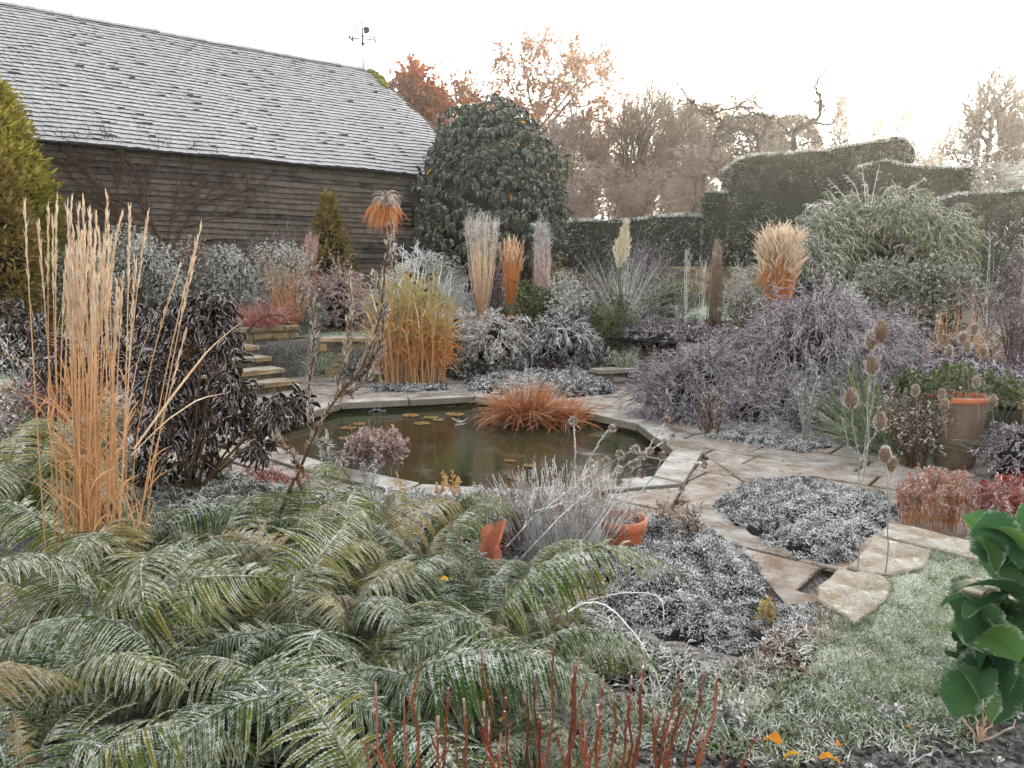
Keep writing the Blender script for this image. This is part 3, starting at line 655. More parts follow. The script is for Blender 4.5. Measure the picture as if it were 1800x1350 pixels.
_, TC = tree('tall_bare_tree', 'tall bare tree glowing in low sun above the squared hedge end', 1690, 116, 44, 4.0, 47, (M_bark, M_twig), limbs=11, ang=.62, up=.7, forks=2, nb=(6, 6, 5), twig_r=.022, trunk_r=.42)
tree('tall_bare_tree', 'dense bare tree nearest the sun at the right edge of the view', 1752, 138, 42, 3.9, 48, (M_bark, M_twig), limbs=12, ang=.6, up=.8, forks=2, nb=(7, 6, 6), twig_r=.022, trunk_r=.4)
for u, vt, Y, sc_, lab in ((1240, 175, 58, TB, 'faint misty bare tree behind the gnarled fruit tree'), (880, 165, 60, TC, 'faint bare tree rising behind the round evergreen'), (1000, 205, 58, TB, 'pale bare tree far behind, just right of the tall oak'),
                           (1850, 170, 50, TC, 'bare tree cut off by the right edge of the view'), (1625, 215, 62, TB, 'small faint bare tree in the sunlit mist beside the tallest hedge'), (765, 160, 58, TB, 'thin bare tree behind the bright russet oak'), (1135, 190, 56, TC, 'pale bare tree seen through the fan shaped tree')):
    tree('bare_tree', lab, u, vt, Y, 3, 1, None, meshes=sc_, rz=u * .37)
# rime covered, layered small trees and thorn scrub behind the low hedge
def layered(name, label, u, vtop, Y, wpx, seed, mat, n=26, flat=.75):
    r = np.random.default_rng(seed); Y *= 1.2; x = at(u, 470, Y)[0]; H = at(u, vtop, Y)[2] - .6; W_ = wpx / F_PX * Y / 2; root = thing(name, label, 'tree', (x, Y, .6), TREES)
    tm, cm = MB(), MB(); tk = walk(np.zeros((2, 3)), np.stack([r.normal(0, .12, 2), r.normal(0, .12, 2), np.ones(2)], 1), H * .97, 9, r, .1, .05); tubes(tm, tk, H * .02, .01, 6)
    l1 = sprout(tk, n // 2, .08, .98, 1.25, W_ * 1.25, 7, r, -.1, .10, .65); tubes(tm, l1, .03, .010, 4, .4, .5)
    l2 = sprout(l1, 8, .1, 1, .7, W_ * .5, 5, r, .05, .12, .5, flat); tubes(cm, l2, .014, .008, 3, .8, .4)
    l3 = sprout(l2, 8, .05, 1, .8, W_ * .22, 4, r, -.1, .14, .4, flat); tubes(cm, l3, .010, .006, 3, 1, .6)
    l4 = sprout(l3, 2, .05, 1, .8, W_ * .10, 3, r, -.1, .14, .4, flat); tubes(cm, l4, .008, .004, 3, 1, .8)
    put('trunk', tm, M_barkw, root); put('crown', cm, mat, root)
layered('larch_tree', 'pinkish frosted larch with layered sprays to the right of the round evergreen', 985, 222, 33, 175, 51, M_pinkrime, 40)
layered('thorn_tree', 'low white rimed thorn tree over the middle of the low hedge', 1075, 318, 31, 200, 52, M_twigrime, 30)
layered('thorn_tree', 'white rimed thorn tree against the step of the tall hedge', 1228, 262, 30, 190, 53, M_twigrime, 30)
layered('thorn_tree', 'rimed thorn tree behind the low hedge, below the fan shaped tree', 1150, 300, 34, 190, 54, M_pinkrime, 30)
layered('thorn_tree', 'rimed thorn filling the gap over the small yew step', 1262, 258, 29, 120, 56, M_pinkrime, 26)
layered('cedar_tree', 'dark layered cedar boughs at the right edge above the low hedge', 1815, 235, 34, 240, 55, M_con, 34, .9)
# old fruit tree with crooked limbs over the tall hedge
def fruit_tree():
    Y = 27.; r = np.random.default_rng(61); x0 = at(1375, 470, Y)[0]; o = np.array([x0, Y, .6]); root = thing('old_fruit_tree', 'gnarled old fruit tree with long crooked limbs above the tall hedge', 'tree', o, TREES)
    tm, cm = MB(), MB()
    limbs = [([(1375, 470), (1378, 380), (1385, 300), (1392, 262), (1390, 235), (1410, 222), (1435, 207), (1436, 185), (1425, 160), (1426, 146), (1440, 132)], .13, .03),
             ([(1378, 380), (1345, 300), (1338, 245), (1328, 228), (1300, 222), (1275, 212), (1262, 196), (1240, 190), (1222, 170), (1212, 152)], .10, .02),
             ([(1410, 222), (1440, 209), (1475, 209), (1495, 203), (1508, 188), (1505, 166), (1511, 158)], .06, .015), ([(1338, 245), (1350, 215), (1345, 200), (1318, 192), (1304, 180), (1298, 160)], .06, .015),
             ([(1350, 215), (1348, 190), (1342, 172)], .04, .012), ([(1318, 192), (1290, 188), (1262, 196), (1250, 205)], .04, .015), ([(1304, 180), (1318, 172), (1325, 165)], .03, .012), ([(1390, 235), (1372, 210), (1366, 196), (1380, 188)], .05, .014),
             ([(1240, 190), (1215, 188), (1203, 184)], .03, .01), ([(1436, 185), (1448, 175)], .03, .01), ([(1345, 300), (1300, 265), (1278, 285), (1262, 300)], .05, .015), ([(1392, 262), (1420, 250), (1452, 252)], .04, .012)]
    paths = []
    for px, r0, r1 in limbs:
        yo = np.cumsum(r.normal(0, .16, len(px))) * (px[0][0] != 1375) ; P = np.array([at(u, v, Y + .0) for u, v in px]); P[:, 1] += np.linspace(0, 1, len(px)) * r.normal(0, 1.1)
        n = len(px) * 4; s = np.linspace(0, len(px) - 1, n); Q = np.stack([np.interp(s, np.arange(len(px)), P[:, i]) for i in range(3)], 1) + r.normal(0, .025, (n, 3)); Q -= o
        tubes(tm, Q[None], r0, r1, 6, .3, .4); k = np.linspace(0, n - 1, 12).astype(int); paths.append(Q[k][None])
    par = np.concatenate(paths); l2 = sprout(par, 9, .35, 1, .9, .75, 6, r, .35, .28, .3); tubes(tm, l2, .022, .010, 4, .4, .6)
    l3 = sprout(l2, 6, .1, 1, .9, .34, 5, r, .3, .25, .3); tubes(cm, l3, .011, .007, 3, .6, .5); l4 = sprout(l3, 3, .2, 1, .8, .16, 4, r, .2, .2, .3); tubes(cm, l4, .008, .005, 3, .8, .7)
    put('trunk', tm, M_bark, root); put('crown', cm, M_twigrime, root)
fruit_tree()
def leafball(name, label, u, v, Y, rx, rz_, seed, mat, n=9000, sz=.28, squash=1., cat='tree', zb=.6, group=TREES, flat_top=False):
    r = np.random.default_rng(seed); c = at(u, v, Y); o = np.array([c[0], Y, zb]); root = thing(name, label, cat, o, group)
    d = rdir(n, r, -.7, 1); nzv = 1 + .16 * vnoise(d * 2.2, seed) ; rad = np.stack([np.full(n, rx), np.full(n, rx), np.full(n, rz_)], 1) * (nzv * r.uniform(.6, 1, n) ** .5)[:, None]
    p = d * rad + np.array([0, 0, c[2] - zb]); 
    if flat_top: p[:, 2] = np.minimum(p[:, 2], c[2] - zb + rz_ * .75 + r.normal(0, .05, n))
    mb = MB(); leaves(mb, p, nrm(d + r.normal(0, .7, (n, 3))), r.uniform(.7, 1.3, n) * sz, sz * .5, r, .3, r.random(n), .8, .2, 3, [.4, 1, .1]); put('crown', mb, mat, root)
    tm = MB(); tubes(tm, walk(np.zeros((1, 3)), np.array([[0, 0, 1.]]), c[2] - zb, 6, r, 0, .02), .2, .08, 7); put('trunk', tm, M_bark, root)
leafball('domed_yew', 'domed clipped yew far behind, seen through the crooked fruit tree', 1312, 262, 44, 2.15, 2.0, 71, M_con, 8000, .25, flat_top=True)
leafball('domed_yew', 'second domed yew far behind, touching the first on its right', 1385, 262, 45, 1.8, 1.75, 72, M_con, 6000, .25)
def conifer(name, label, u, vtop, Y, wpx, seed, mat, sz=.3, n=6000, pw=.8):
    r = np.random.default_rng(seed); Y *= 1.2; x = at(u, 470, Y)[0]; H = at(u, vtop, Y)[2] - .6; W_ = wpx / F_PX * Y / 2; root = thing(name, label, 'tree', (x, Y, .6), TREES)
    t = r.random(n) ** .7; h = H * (.1 + .9 * t); a = r.uniform(0, 6.283, n); whorl = .75 + .25 * np.sin(h * 5.5 + a * 2); rad = W_ * (1 - t) ** pw * whorl * r.random(n) ** .4 + .05
    p = np.stack([rad * np.cos(a), rad * np.sin(a), h], 1); d = nrm(np.stack([np.cos(a), np.sin(a), .2 + 0 * a], 1) + r.normal(0, .4, (n, 3)))
    mb = MB(); leaves(mb, p, d, r.uniform(.6, 1.3, n) * sz, sz * .35, r, .2, r.random(n), .8, .2, 3, [.4, 1, .1]); put('crown', mb, mat, root)
    tm = MB(); tubes(tm, np.array([[[0, 0, 0], [0, 0, H * .5], [0, 0, H]]], float), H * .02, .02, 6); put('trunk', tm, M_bark, root)
conifer('conifer_tree', 'pointed conifer behind the right limb of the crooked fruit tree', 1463, 170, 48, 105, 73, M_con)
conifer('pine_tree', 'soft misty pine in the sun glow just right of the tallest hedge', 1572, 192, 56, 130, 74, M_con, .34, 5000, .6)
conifer('conifer_tree', 'short misty conifer low in the gap between the pine and the pointed conifer', 1528, 210, 58, 120, 75, M_con, .34, 4000)
# woodland edge far behind: one uncountable mass
def woods():
    r = np.random.default_rng(81); n = 260; x = r.uniform(-50, 85, n); y = r.uniform(84, 120, n); H = r.uniform(6, 11, n); mb = MB()
    tk = walk(np.stack([x, y, np.full(n, .6)], 1), np.stack([r.normal(0, .06, n), r.normal(0, .06, n), np.ones(n)], 1), H, 6, r, .1, .05); tubes(mb, tk, H * .018, H * .004, 4, .3, .4)
    l1 = sprout(tk, 9, .15, 1, .7, 3.4, 5, r, .5, .1, .5); tubes(mb, l1, .05, .02, 3, .4, .5); l2 = sprout(l1, 7, .15, 1, .7, 1.7, 4, r, .2, .12, .4); tubes(mb, l2, .03, .012, 3, .5, .6)
    l3 = sprout(l2, 3, .15, 1, .7, .9, 3, r, .2, .12, .4); tubes(mb, l3, .022, .01, 3, .5, .6)
    tag(put('far_woods', mb, M_twig), 'bare winter woodland fading into mist', kind='stuff')
woods()
# ================================================================ plants: builders
def hgt(u, v, Y, base): return at(u, v, Y)[2] - base[2]
def px(n, Y): return n / F_PX * Y * 1.0
def shrub(name, label, u, vtop, Y, wpx, mats, seed, n=10, sub=(6, .6, .38), tw=(5, .7, .16), leaf=(3, .05, .03, .3), up=.3, r0=.012, cat='shrub', group=None, spread=1., root_w=.18, wig=.12, pos=None, leaf_cols=2, tw_tint=.6, flat=0., H=None, stem_part='stem', fr_t=.7):
    r = np.random.default_rng(seed); o = on(u, Y) if pos is None else np.asarray(pos, float); H = H or hgt(u, vtop, Y, o); W_ = px(wpx, Y)
    root = thing(name, label, cat, o, group); a = r.uniform(0, 6.283, n); rr = np.sqrt(r.random(n))
    b = np.stack([rr * np.cos(a) * W_ * root_w, rr * np.sin(a) * W_ * root_w, np.full(n, -.03)], 1)
    tip = np.stack([rr * np.cos(a) * W_ * .42 * spread, rr * np.sin(a) * W_ * .42 * spread, H * (.88 - .35 * rr ** 2) * r.uniform(.85, 1, n)], 1)
    d = nrm(tip - b); L_ = np.linalg.norm(tip - b, axis=1); d[:, 2] -= up * .25; d = nrm(d)
    sm, fm = MB(), MB(); s1 = walk(b, d, L_, 8, r, up * .5, wig * .6); tubes(sm, s1, r0, r0 * .35, 5, .25, r.random(n))
    s2 = sprout(s1, sub[0], .25, 1, sub[1], sub[2] * H, 6, r, up, wig, .4, flat); tubes(sm, s2, r0 * .45, r0 * .2, 4, .4, tw_tint)
    s3 = sprout(s2, tw[0], .15, 1, tw[1], tw[2] * H, 4, r, up * .6, wig, .3, flat); tubes(sm, s3, max(.0022, r0 * .22, o[1] * .00036), max(r0 * .1, o[1] * .00018), 3, fr_t, tw_tint)
    put(stem_part, sm, mats[0], root)
    if leaf:
        k = np.repeat(np.arange(len(s3)), leaf[0]); t = r.uniform(.1, 1, len(k)); p, T = tang(s3[k], t)
        dd = nrm(T + perp(T, r) * 1.1 + np.array([0, 0, -leaf[3] * .5])); sz = r.uniform(.65, 1.25, len(k))
        leaves(fm, p, dd, sz * leaf[1], sz * leaf[2], r, leaf[3], r.random(len(k)), 1, .15, 3 if leaf[1] < .09 else 4, None, .2, leaf_cols)
        put('foliage', fm, mats[1], root)
    return root
def dome(name, label, u, v0, Y, wpx, hpx, mats, seed, n=420, L=.5, sub=(8, .7, .16), leaf=(3, .03, .02), droop=.9, core=True, cat='shrub', depth=1., group=None, pos=None, H=None, r0=.006, edge_out=.35, tight=.62, wild=.45, parts=('stem', 'foliage')):
    """a mound of arching sprays thrown outward and over"""
    r = np.random.default_rng(seed); o = on(u, Y) if pos is None else np.asarray(pos, float); W_ = px(wpx, Y) / 2; H = H or hgt(u, v0, Y, o); D_ = W_ * depth
    root = thing(name, label, cat, o, group); d = rdir(n, r, .02, 1); sc_ = np.array([W_, D_, H]) * .80
    lump = 1 + .13 * vnoise(d * 2.5, seed)[:, None]
    p = d * sc_ * lump * r.uniform(tight, 1, (n, 1)); nv = nrm(d / sc_); out_ = nrm(np.c_[d[:, :2], 0 * d[:, 2:]] + 1e-6)
    dr = nrm(nv * .6 + out_ * edge_out + r.normal(0, wild, (n, 3)) + np.array([0, 0, .35]))
    r0 = max(r0, o[1] * .00088); sm, fm = MB(), MB(); s1 = walk(p - dr * L * .3, dr, L * r.uniform(.6, 1.2, n), 7, r, -droop, .10); tubes(sm, s1, r0, r0 * .4, 4, .6, r.random(n))
    s2 = sprout(s1, sub[0], .2, 1, sub[1], sub[2], 4, r, -droop * .4, .12, .4); tubes(sm, s2, r0 * .5, r0 * .25, 3, .9, .6)
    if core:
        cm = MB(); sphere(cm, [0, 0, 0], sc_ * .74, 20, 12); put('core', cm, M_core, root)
    put(parts[0], sm, mats[0], root)
    if leaf:
        k = np.repeat(np.arange(len(s2)), leaf[0]); t = r.uniform(.1, 1, len(k)); q, T = tang(s2[k], t); sz = r.uniform(.6, 1.3, len(k))
        leaves(fm, q, nrm(T + perp(T, r)), sz * leaf[1], sz * leaf[2], r, .2, r.random(len(k)), 1, .2, 3, None, .2, 2); put(parts[1], fm, mats[1], root)
    return root
def tuft(name, label, u, vtop, Y, wpx, mat, seed, n=160, w=.012, droop=1.4, cat='grass', pos=None, H=None, root_w=.12, group=None, tint=(0, 1), lean=.8, P=9, part='blade_tuft', extra=None, fr=(1., .3), asp=1., up0=.35, wig=.05):
    """arching grass leaves from one crown"""
    r = np.random.default_rng(seed); o = on(u, Y) if pos is None else np.asarray(pos, float); H = H or hgt(u, vtop, Y, o); W_ = px(wpx, Y) / 2
    root = thing(name, label, cat, o, group); a = r.uniform(0, 6.283, n); rr = np.sqrt(r.random(n)) * W_ * root_w * 2
    b = np.stack([rr * np.cos(a), rr * np.sin(a) * asp, 0 * a - .02], 1); q = r.random(n) ** .7
    d = nrm(np.stack([np.cos(a + r.normal(0, .4, n)) * q * lean, np.sin(a + r.normal(0, .4, n)) * q * lean * asp, np.full(n, up0 + .5)], 1))
    L_ = np.hypot(H, W_ * q) * r.uniform(.75, 1.25, n); p = walk(b, d, L_, P, r, -droop * q * r.uniform(.5, 1.5, n), wig)
    mb = MB(); t = np.linspace(0, 1, P); tt = tint[0] + (tint[1] - tint[0]) * t[None] + r.normal(0, .12, (n, 1)); ribbons(mb, p, w * r.uniform(.6, 1.3, n), np.interp(t, [0, .3, 1], [.7, 1, .08]), r, None, .25, fr[0], fr[1], np.clip(tt, 0, 1))
    put(part, mb, mat, root); return root
def sheaf(name, label, u, vtop, Y, prof, mats, seed, n=260, cat='grass', vbot=None, w=.010, head=None, frq=.5, base_dz=0., group=None, ragged=.08, part='stem_bundle', o=None, tints=(0., 1.)):
    """a clump tied or standing upright: prof lists (height fraction, half width px)"""
    r = np.random.default_rng(seed); o = on(u, Y, base_dz) if o is None else o; H = hgt(u, vtop, Y, o); root = thing(name, label, cat, o, group); P = 12; t = np.linspace(0, 1, P)
    hw = np.interp(t, [p[0] for p in prof], [px(p[1], Y) for p in prof]); a = r.uniform(0, 6.283, n); q = np.sqrt(r.random(n)); hs = np.clip(1 - np.abs(r.normal(0, ragged, n)) - .06 * q, .35, 1.05)
    x = hw[None] * (q * np.cos(a))[:, None] + r.normal(0, .006, (n, P)).cumsum(1); y = hw[None] * (q * np.sin(a))[:, None] + r.normal(0, .006, (n, P)).cumsum(1); z = H * hs[:, None] * t[None]
    p = np.stack([x, y, z], -1); mb = MB(); tt = tints[0] + (tints[1] - tints[0]) * t[None] * hs[:, None] + r.normal(0, .10, (n, 1))
    ribbons(mb, p, w * r.uniform(.7, 1.3, n), np.interp(t, [0, .5, 1], [1, .9, .3]), r, None, .2, frq * 1.2, frq * .4, np.clip(tt, 0, 1)); put(part, mb, mats[0], root)
    if head:
        hm = MB(); nh, L_, ww, spread, dr = head; k = np.repeat(np.arange(n), nh); b, T = tang(p[k], r.uniform(.80, 1, len(k))); d = nrm(T + rdir(len(k), r) * spread)
        hp = walk(b, d, L_ * r.uniform(.5, 1.2, len(k)), 5, r, -dr, .08); ribbons(hm, hp, ww, [.5, 1, .9, .6, .1], r, None, .2, 1, .4, r.random(len(k)), 2); put('plume', hm, mats[1], root)
    return root
def blobs(name, label, base, blob, mats, seed, Y, leaf=(.10, .06), droop=2.2, per=1., cat='dead plant', thick=.5, stem_r=.012, group=None, yoff=None, fr_m=.05, foliage='foliage', curl=.35):
    """stems from the base out to leaf masses seen at blob = (u, v, ru, rv, n)"""
    r = np.random.default_rng(seed); base = np.asarray(base, float); root = thing(name, label, cat, base, group); sm, fm = MB(), MB()
    for i, (u, v, ru, rv, n) in enumerate(blob):
        dy = r.normal(0, .12) if yoff is None else yoff[i]; c = at(u, v, Y + dy) - base; ex = px(ru, Y); ez = px(rv, Y)
        m = c * [.45, .45, .6] + r.normal(0, .05, 3); t = np.linspace(0, 1, 9)[:, None]; path = (1 - t) ** 2 * np.array([r.normal(0, .04), r.normal(0, .04), 0]) + 2 * t * (1 - t) * m + t * t * (c + [0, 0, ez * .5])
        tubes(sm, path[None], stem_r, stem_r * .4, 5, .2, .4); n = int(n * per); d = rdir(n, r); rad = r.random(n) ** .4
        p = c + d * np.array([ex, ex * thick, ez]) * rad[:, None]
        k = max(3, n // 7); tw = walk(np.tile(path[-3:-2], (k, 1)) + r.normal(0, .02, (k, 3)), nrm(p[:k] - path[-3] + 1e-4), np.linalg.norm(p[:k] - path[-3], axis=1), 5, r, 0, .2); tubes(sm, tw, stem_r * .4, stem_r * .15, 3, .4, .5)
        dd = nrm(d * .8 + r.normal(0, .5, (n, 3)) + np.array([0, 0, -.3])); L_ = leaf[0] * r.uniform(.5, 1.4, n); lp = walk(p, dd, L_, 6, r, -droop, curl)
        ribbons(fm, lp, leaf[1] * r.uniform(.4, 1.2, n), [.2, .8, 1, .8, .5, .08], r, None, .6, 1, fr_m, r.random(n))
    put('stem', sm, mats[0], root); put(foliage, fm, mats[1], root); return root
def mat_plant(name, label, poly_px, z, h, mat, seed, dens=9000, leaf=.02, cat='ground cover plant', group='frosted mats of creeping thyme', core=None, P_world=None, sprig=.05):
    """a low cushion of tiny rimed leaves filling an outline on the ground"""
    r = np.random.default_rng(seed); P = np.array([G(u, v, z)[:2] for u, v in poly_px]) if P_world is None else np.array(P_world); c = P.mean(0); o = np.array([*c, z])
    ar = area(P); n = int(ar * dens); lo, hi = P.min(0) - .05, P.max(0) + .05; xy = lo + (hi - lo) * r.random((int(n * 2.5), 2)); d = poly_d(xy[:, 0], xy[:, 1], P) + .055 * vnoise(np.c_[xy * 9, 0 * xy[:, :1]], seed); xy, d = xy[d < 0][:n], d[d < 0][:n]
    hh = lambda q, d_: (h * (1 - np.exp(-np.maximum(-d_, 0) * 7)) * (1 + .55 * vnoise(np.c_[q * 8, 0 * q[:, :1]], seed + 1)))
    root = thing(name, label, cat, o, group); top = hh(xy, d)
    # cushion
    st = .05; xs = np.arange(lo[0], hi[0], st); ys = np.arange(lo[1], hi[1], st); X, Yg = np.meshgrid(xs, ys); g = np.c_[X.ravel(), Yg.ravel()]; dg = poly_d(g[:, 0], g[:, 1], P); zz = np.where(dg < 0, hh(g, dg) * .78, -.03); i = (np.arange(len(ys) - 1)[:, None] * len(xs) + np.arange(len(xs) - 1)).ravel(); q = np.stack([i, i + 1, i + len(xs) + 1, i + len(xs)], 1); q = q[(dg[q] < .03).any(1)]
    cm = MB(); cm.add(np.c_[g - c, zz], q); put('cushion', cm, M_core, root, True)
    p = np.c_[xy - c, top * r.uniform(.7, 1.05, len(xy))]; k = r.random(len(p)) < .25; m = k.sum()
    fm = MB(); b = p; dr = nrm(rdir(len(b), r, 0, 1) + np.array([0, 0, .3])); sz = r.uniform(.6, 1.5, len(b)) * leaf
    bare = vnoise(np.c_[xy * 5, 0 * xy[:, :1]], seed + 9) + r.normal(0, .25, len(b)) > -.75; b, dr, sz = b[bare], dr[bare], sz[bare]; tm_ = np.clip(.5 + .5 * vnoise(np.c_[xy[bare] * 4, 0 * sz[:, None]], seed + 7) + r.normal(0, .2, len(b)), 0, 1)
    leaves(fm, b, dr, sz, sz * .55, r, .3, tm_, 1, .25, 3, [.5, 1, .15], .2, 2)
    sp = walk(p[k], nrm(rdir(m, r, .1, .7)), sprig * r.uniform(.5, 1.4, m), 4, r, -.5, .25); ribbons(fm, sp, leaf * .35, [1, 1, .8, .3], r, None, 0, 1, .8, r.random(m), 2)
    put('foliage', fm, mat, root); return root

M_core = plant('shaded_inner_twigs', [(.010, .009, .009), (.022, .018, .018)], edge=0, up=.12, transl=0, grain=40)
M_stemb = plant('brown_stems', [(.05, .032, .022), (.10, .062, .04)], edge=.5, up=.35, transl=0, grain=60)
M_stemg = plant('rimed_grey_stems', [(.16, .15, .15), (.27, .25, .25)], edge=.8, up=.4, transl=0, grain=60)
M_green = plant('mid_green_leaves', [(.035, .06, .02), (.06, .10, .025), (.10, .14, .035)], edge=.25, up=.15)
M_greengrey = plant('grey_green_leaves', [(.04, .052, .028), (.075, .095, .05), (.125, .14, .08)], edge=.62, up=.45)
M_silver = plant('silver_leaves', [(.15, .16, .135), (.27, .28, .25)], edge=.85, up=.55)
M_darkleaf = plant('dark_evergreen_leaves', [(.012, .024, .014), (.022, .040, .022), (.035, .055, .03)], edge=.5, up=.42, transl=.06, rough=.5)
M_purple = plant('purple_frosted_leaves', [(.034, .018, .028), (.060, .034, .050), (.090, .058, .078)], edge=.55, up=.40, frost=(.68, .66, .70))
M_purpletw = plant('purple_frosted_twigs', [(.060, .038, .048), (.115, .082, .100)], edge=.62, up=.46, frost=(.62, .60, .66))
M_pink = plant('pink_brown_seedheads', [(.22, .10, .085), (.32, .17, .14), (.40, .26, .22)], edge=.6, up=.35)
M_red = plant('red_autumn_leaves', [(.20, .035, .03), (.30, .06, .045), (.34, .12, .08)], edge=.6, up=.35)
M_orange = plant('orange_grass', [(.42, .13, .035), (.50, .19, .06), (.48, .28, .13)], edge=.45, up=.22, transl=.35)
M_straw = plant('straw', [(.42, .225, .10), (.48, .29, .16), (.54, .43, .32)], edge=.45, up=.25, transl=.3)
M_pampas = plant('pampas_plumes', [(.50, .36, .24), (.60, .47, .34), (.68, .60, .50)], edge=.3, up=.2, transl=.4)
M_cream = plant('cream_plume', [(.55, .48, .36), (.68, .62, .50)], edge=.2, up=.2, transl=.4)
M_gold = plant('golden_conifer', [(.10, .095, .02), (.225, .215, .04), (.36, .305, .07)], edge=.12, up=.10, transl=.3)
M_bronze = plant('bronze_conifer', [(.12, .095, .025), (.22, .165, .05), (.32, .25, .09)], edge=.25, up=.18, transl=.3)
M_black = plant('blackened_leaves', [(.007, .005, .004), (.018, .012, .010), (.07, .044, .030)], edge=.55, up=.18, transl=.05, frost=(.60, .58, .62))
M_grassgreen = plant('frosted_green_blades', [(.05, .08, .03), (.10, .14, .05), (.17, .20, .08)], edge=.6, up=.3)
M_yellowgreen = plant('yellowing_blades', [(.45, .20, .05), (.40, .27, .07), (.26, .27, .07), (.24, .28, .09)], edge=.45, up=.3, transl=.35)
M_brownseed = plant('brown_seed_heads', [(.09, .055, .035), (.17, .11, .075), (.26, .18, .13)], edge=.65, up=.4)
M_thyme = plant('rimed_thyme', [(.014, .014, .013), (.034, .033, .028), (.085, .068, .048)], edge=.95, up=.40, transl=.1, frost=(.70, .71, .73))
M_yellow = plant('yellow_leaf', [(.55, .32, .03), (.6, .22, .03)], edge=.2, up=.1, transl=.4)
# ================================================================ round evergreen, golden conifers, climber
def round_evergreen():
    Y = 19.6; r = np.random.default_rng(91); o = on(868, Y); root = thing('evergreen_tree', 'big round evergreen with drooping frosted leaves at the end of the barn', 'tree', o); H = hgt(868, 176, Y, o); Wd = px(127, Y)
    n = 1250; d = rdir(n, r, -.75, 1); c = np.array([0, 0, H * .52]); s_ = np.array([Wd, Wd, H * .49]); lump = 1 + .09 * vnoise(d * 3, 3)[:, None]
    ring = c + d * s_ * lump * r.uniform(.80, 1, (n, 1)); fm = MB(); k = np.repeat(np.arange(n), 11); m = len(k); a = np.tile(np.arange(11) / 11 * 6.283, n) + r.normal(0, .25, m)
    nv = nrm(d / s_); t1 = nrm(np.cross(nv, np.array([0, 0, 1.]) + .01)); t2 = np.cross(nv, t1); el = r.uniform(.1, .8, m)[:, None]
    dr = nrm(nv[k] * el + (t1[k] * np.cos(a)[:, None] + t2[k] * np.sin(a)[:, None]) * .9 + np.array([0, 0, .15]))
    Lf = r.uniform(.15, .26, m); leaves(fm, ring[k], dr, Lf, Lf * .36, r, 1.9, r.random(m), .8, .22, 5, None, .35); put('foliage', fm, M_darkleaf, root)
    ym = MB(); j = r.integers(0, n, 16); leaves(ym, ring[j] + nv[j] * .12, nrm(nv[j] + [0, 0, -.6]), .22, .07, r, 1., r.random(16), .4, 0, 5); put('yellow_leaves', ym, M_yellow, root)
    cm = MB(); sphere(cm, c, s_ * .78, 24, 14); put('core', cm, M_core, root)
    tm = MB(); tubes(tm, walk(np.zeros((3, 3)), np.array([[.1, 0, 1.], [-.1, .05, 1], [0, -.1, 1]]), H * .6, 6, r), .09, .04, 6); put('trunk', tm, M_bark, root)
round_evergreen()
def gold_tree(name, label, u, vtop, Y, wpx, seed, mat, n=900, sz=.10, pw=.55, k_=16, H=None, tip=.0):
    r = np.random.default_rng(seed); o = on(u, Y); root = thing(name, label, 'conifer', o); H = hgt(u, vtop, Y, o); W_ = px(wpx, Y) / 2; t = r.random(n) ** .85; a = r.uniform(0, 6.283, n)
    rad = W_ * np.minimum(1, (1 - t) * 2.2 + tip) ** pw * r.uniform(.72, 1, n); rad *= 1 + .16 * vnoise(np.stack([np.cos(a) * 2, np.sin(a) * 2, t * 5], 1), seed); c = np.stack([rad * np.cos(a), rad * np.sin(a), .1 + t * (H - .15)], 1)
    nv = nrm(np.stack([np.cos(a), np.sin(a), .35 + t], 1)); k = np.repeat(np.arange(n), k_); m = len(k); fm = MB(); off = rdir(m, r) * r.random((m, 1)) ** .5 * sz * 1.3
    leaves(fm, c[k] + off, nrm(nv[k] + off / sz * .7 + r.normal(0, .25, (m, 3))), r.uniform(.5, 1.2, m) * sz, sz * .38, r, .2, np.clip(r.normal(.5, .2, n)[k] + r.normal(0, .12, m), 0, 1), .7, .1, 3, [.4, 1, .2], .2, 2); put('foliage', fm, mat, root)
    cm = MB(); tt = np.linspace(0, .96, 12); lathe(cm, np.c_[np.maximum(.02, W_ * .72 * np.minimum(1, (1 - tt) * 2.2 + tip) ** pw), .1 + tt * (H - .15)], 16); put('core', cm, M_core, root)
gold_tree('golden_conifer', 'tall golden green conifer at the left edge in front of the barn', -34, 98, 13.2, 300, 92, M_gold, 2300, .13, .5)
gold_tree('bronze_conifer', 'shorter bronze green conifer below the golden one at the left edge', 12, 268, 11.2, 120, 93, M_bronze, 800, .11, .7)
gold_tree('dwarf_conifer', 'small pointed bronze conifer against the barn boards', 586, 342, 16.4, 66, 94, M_bronze, 420, .10, .9)
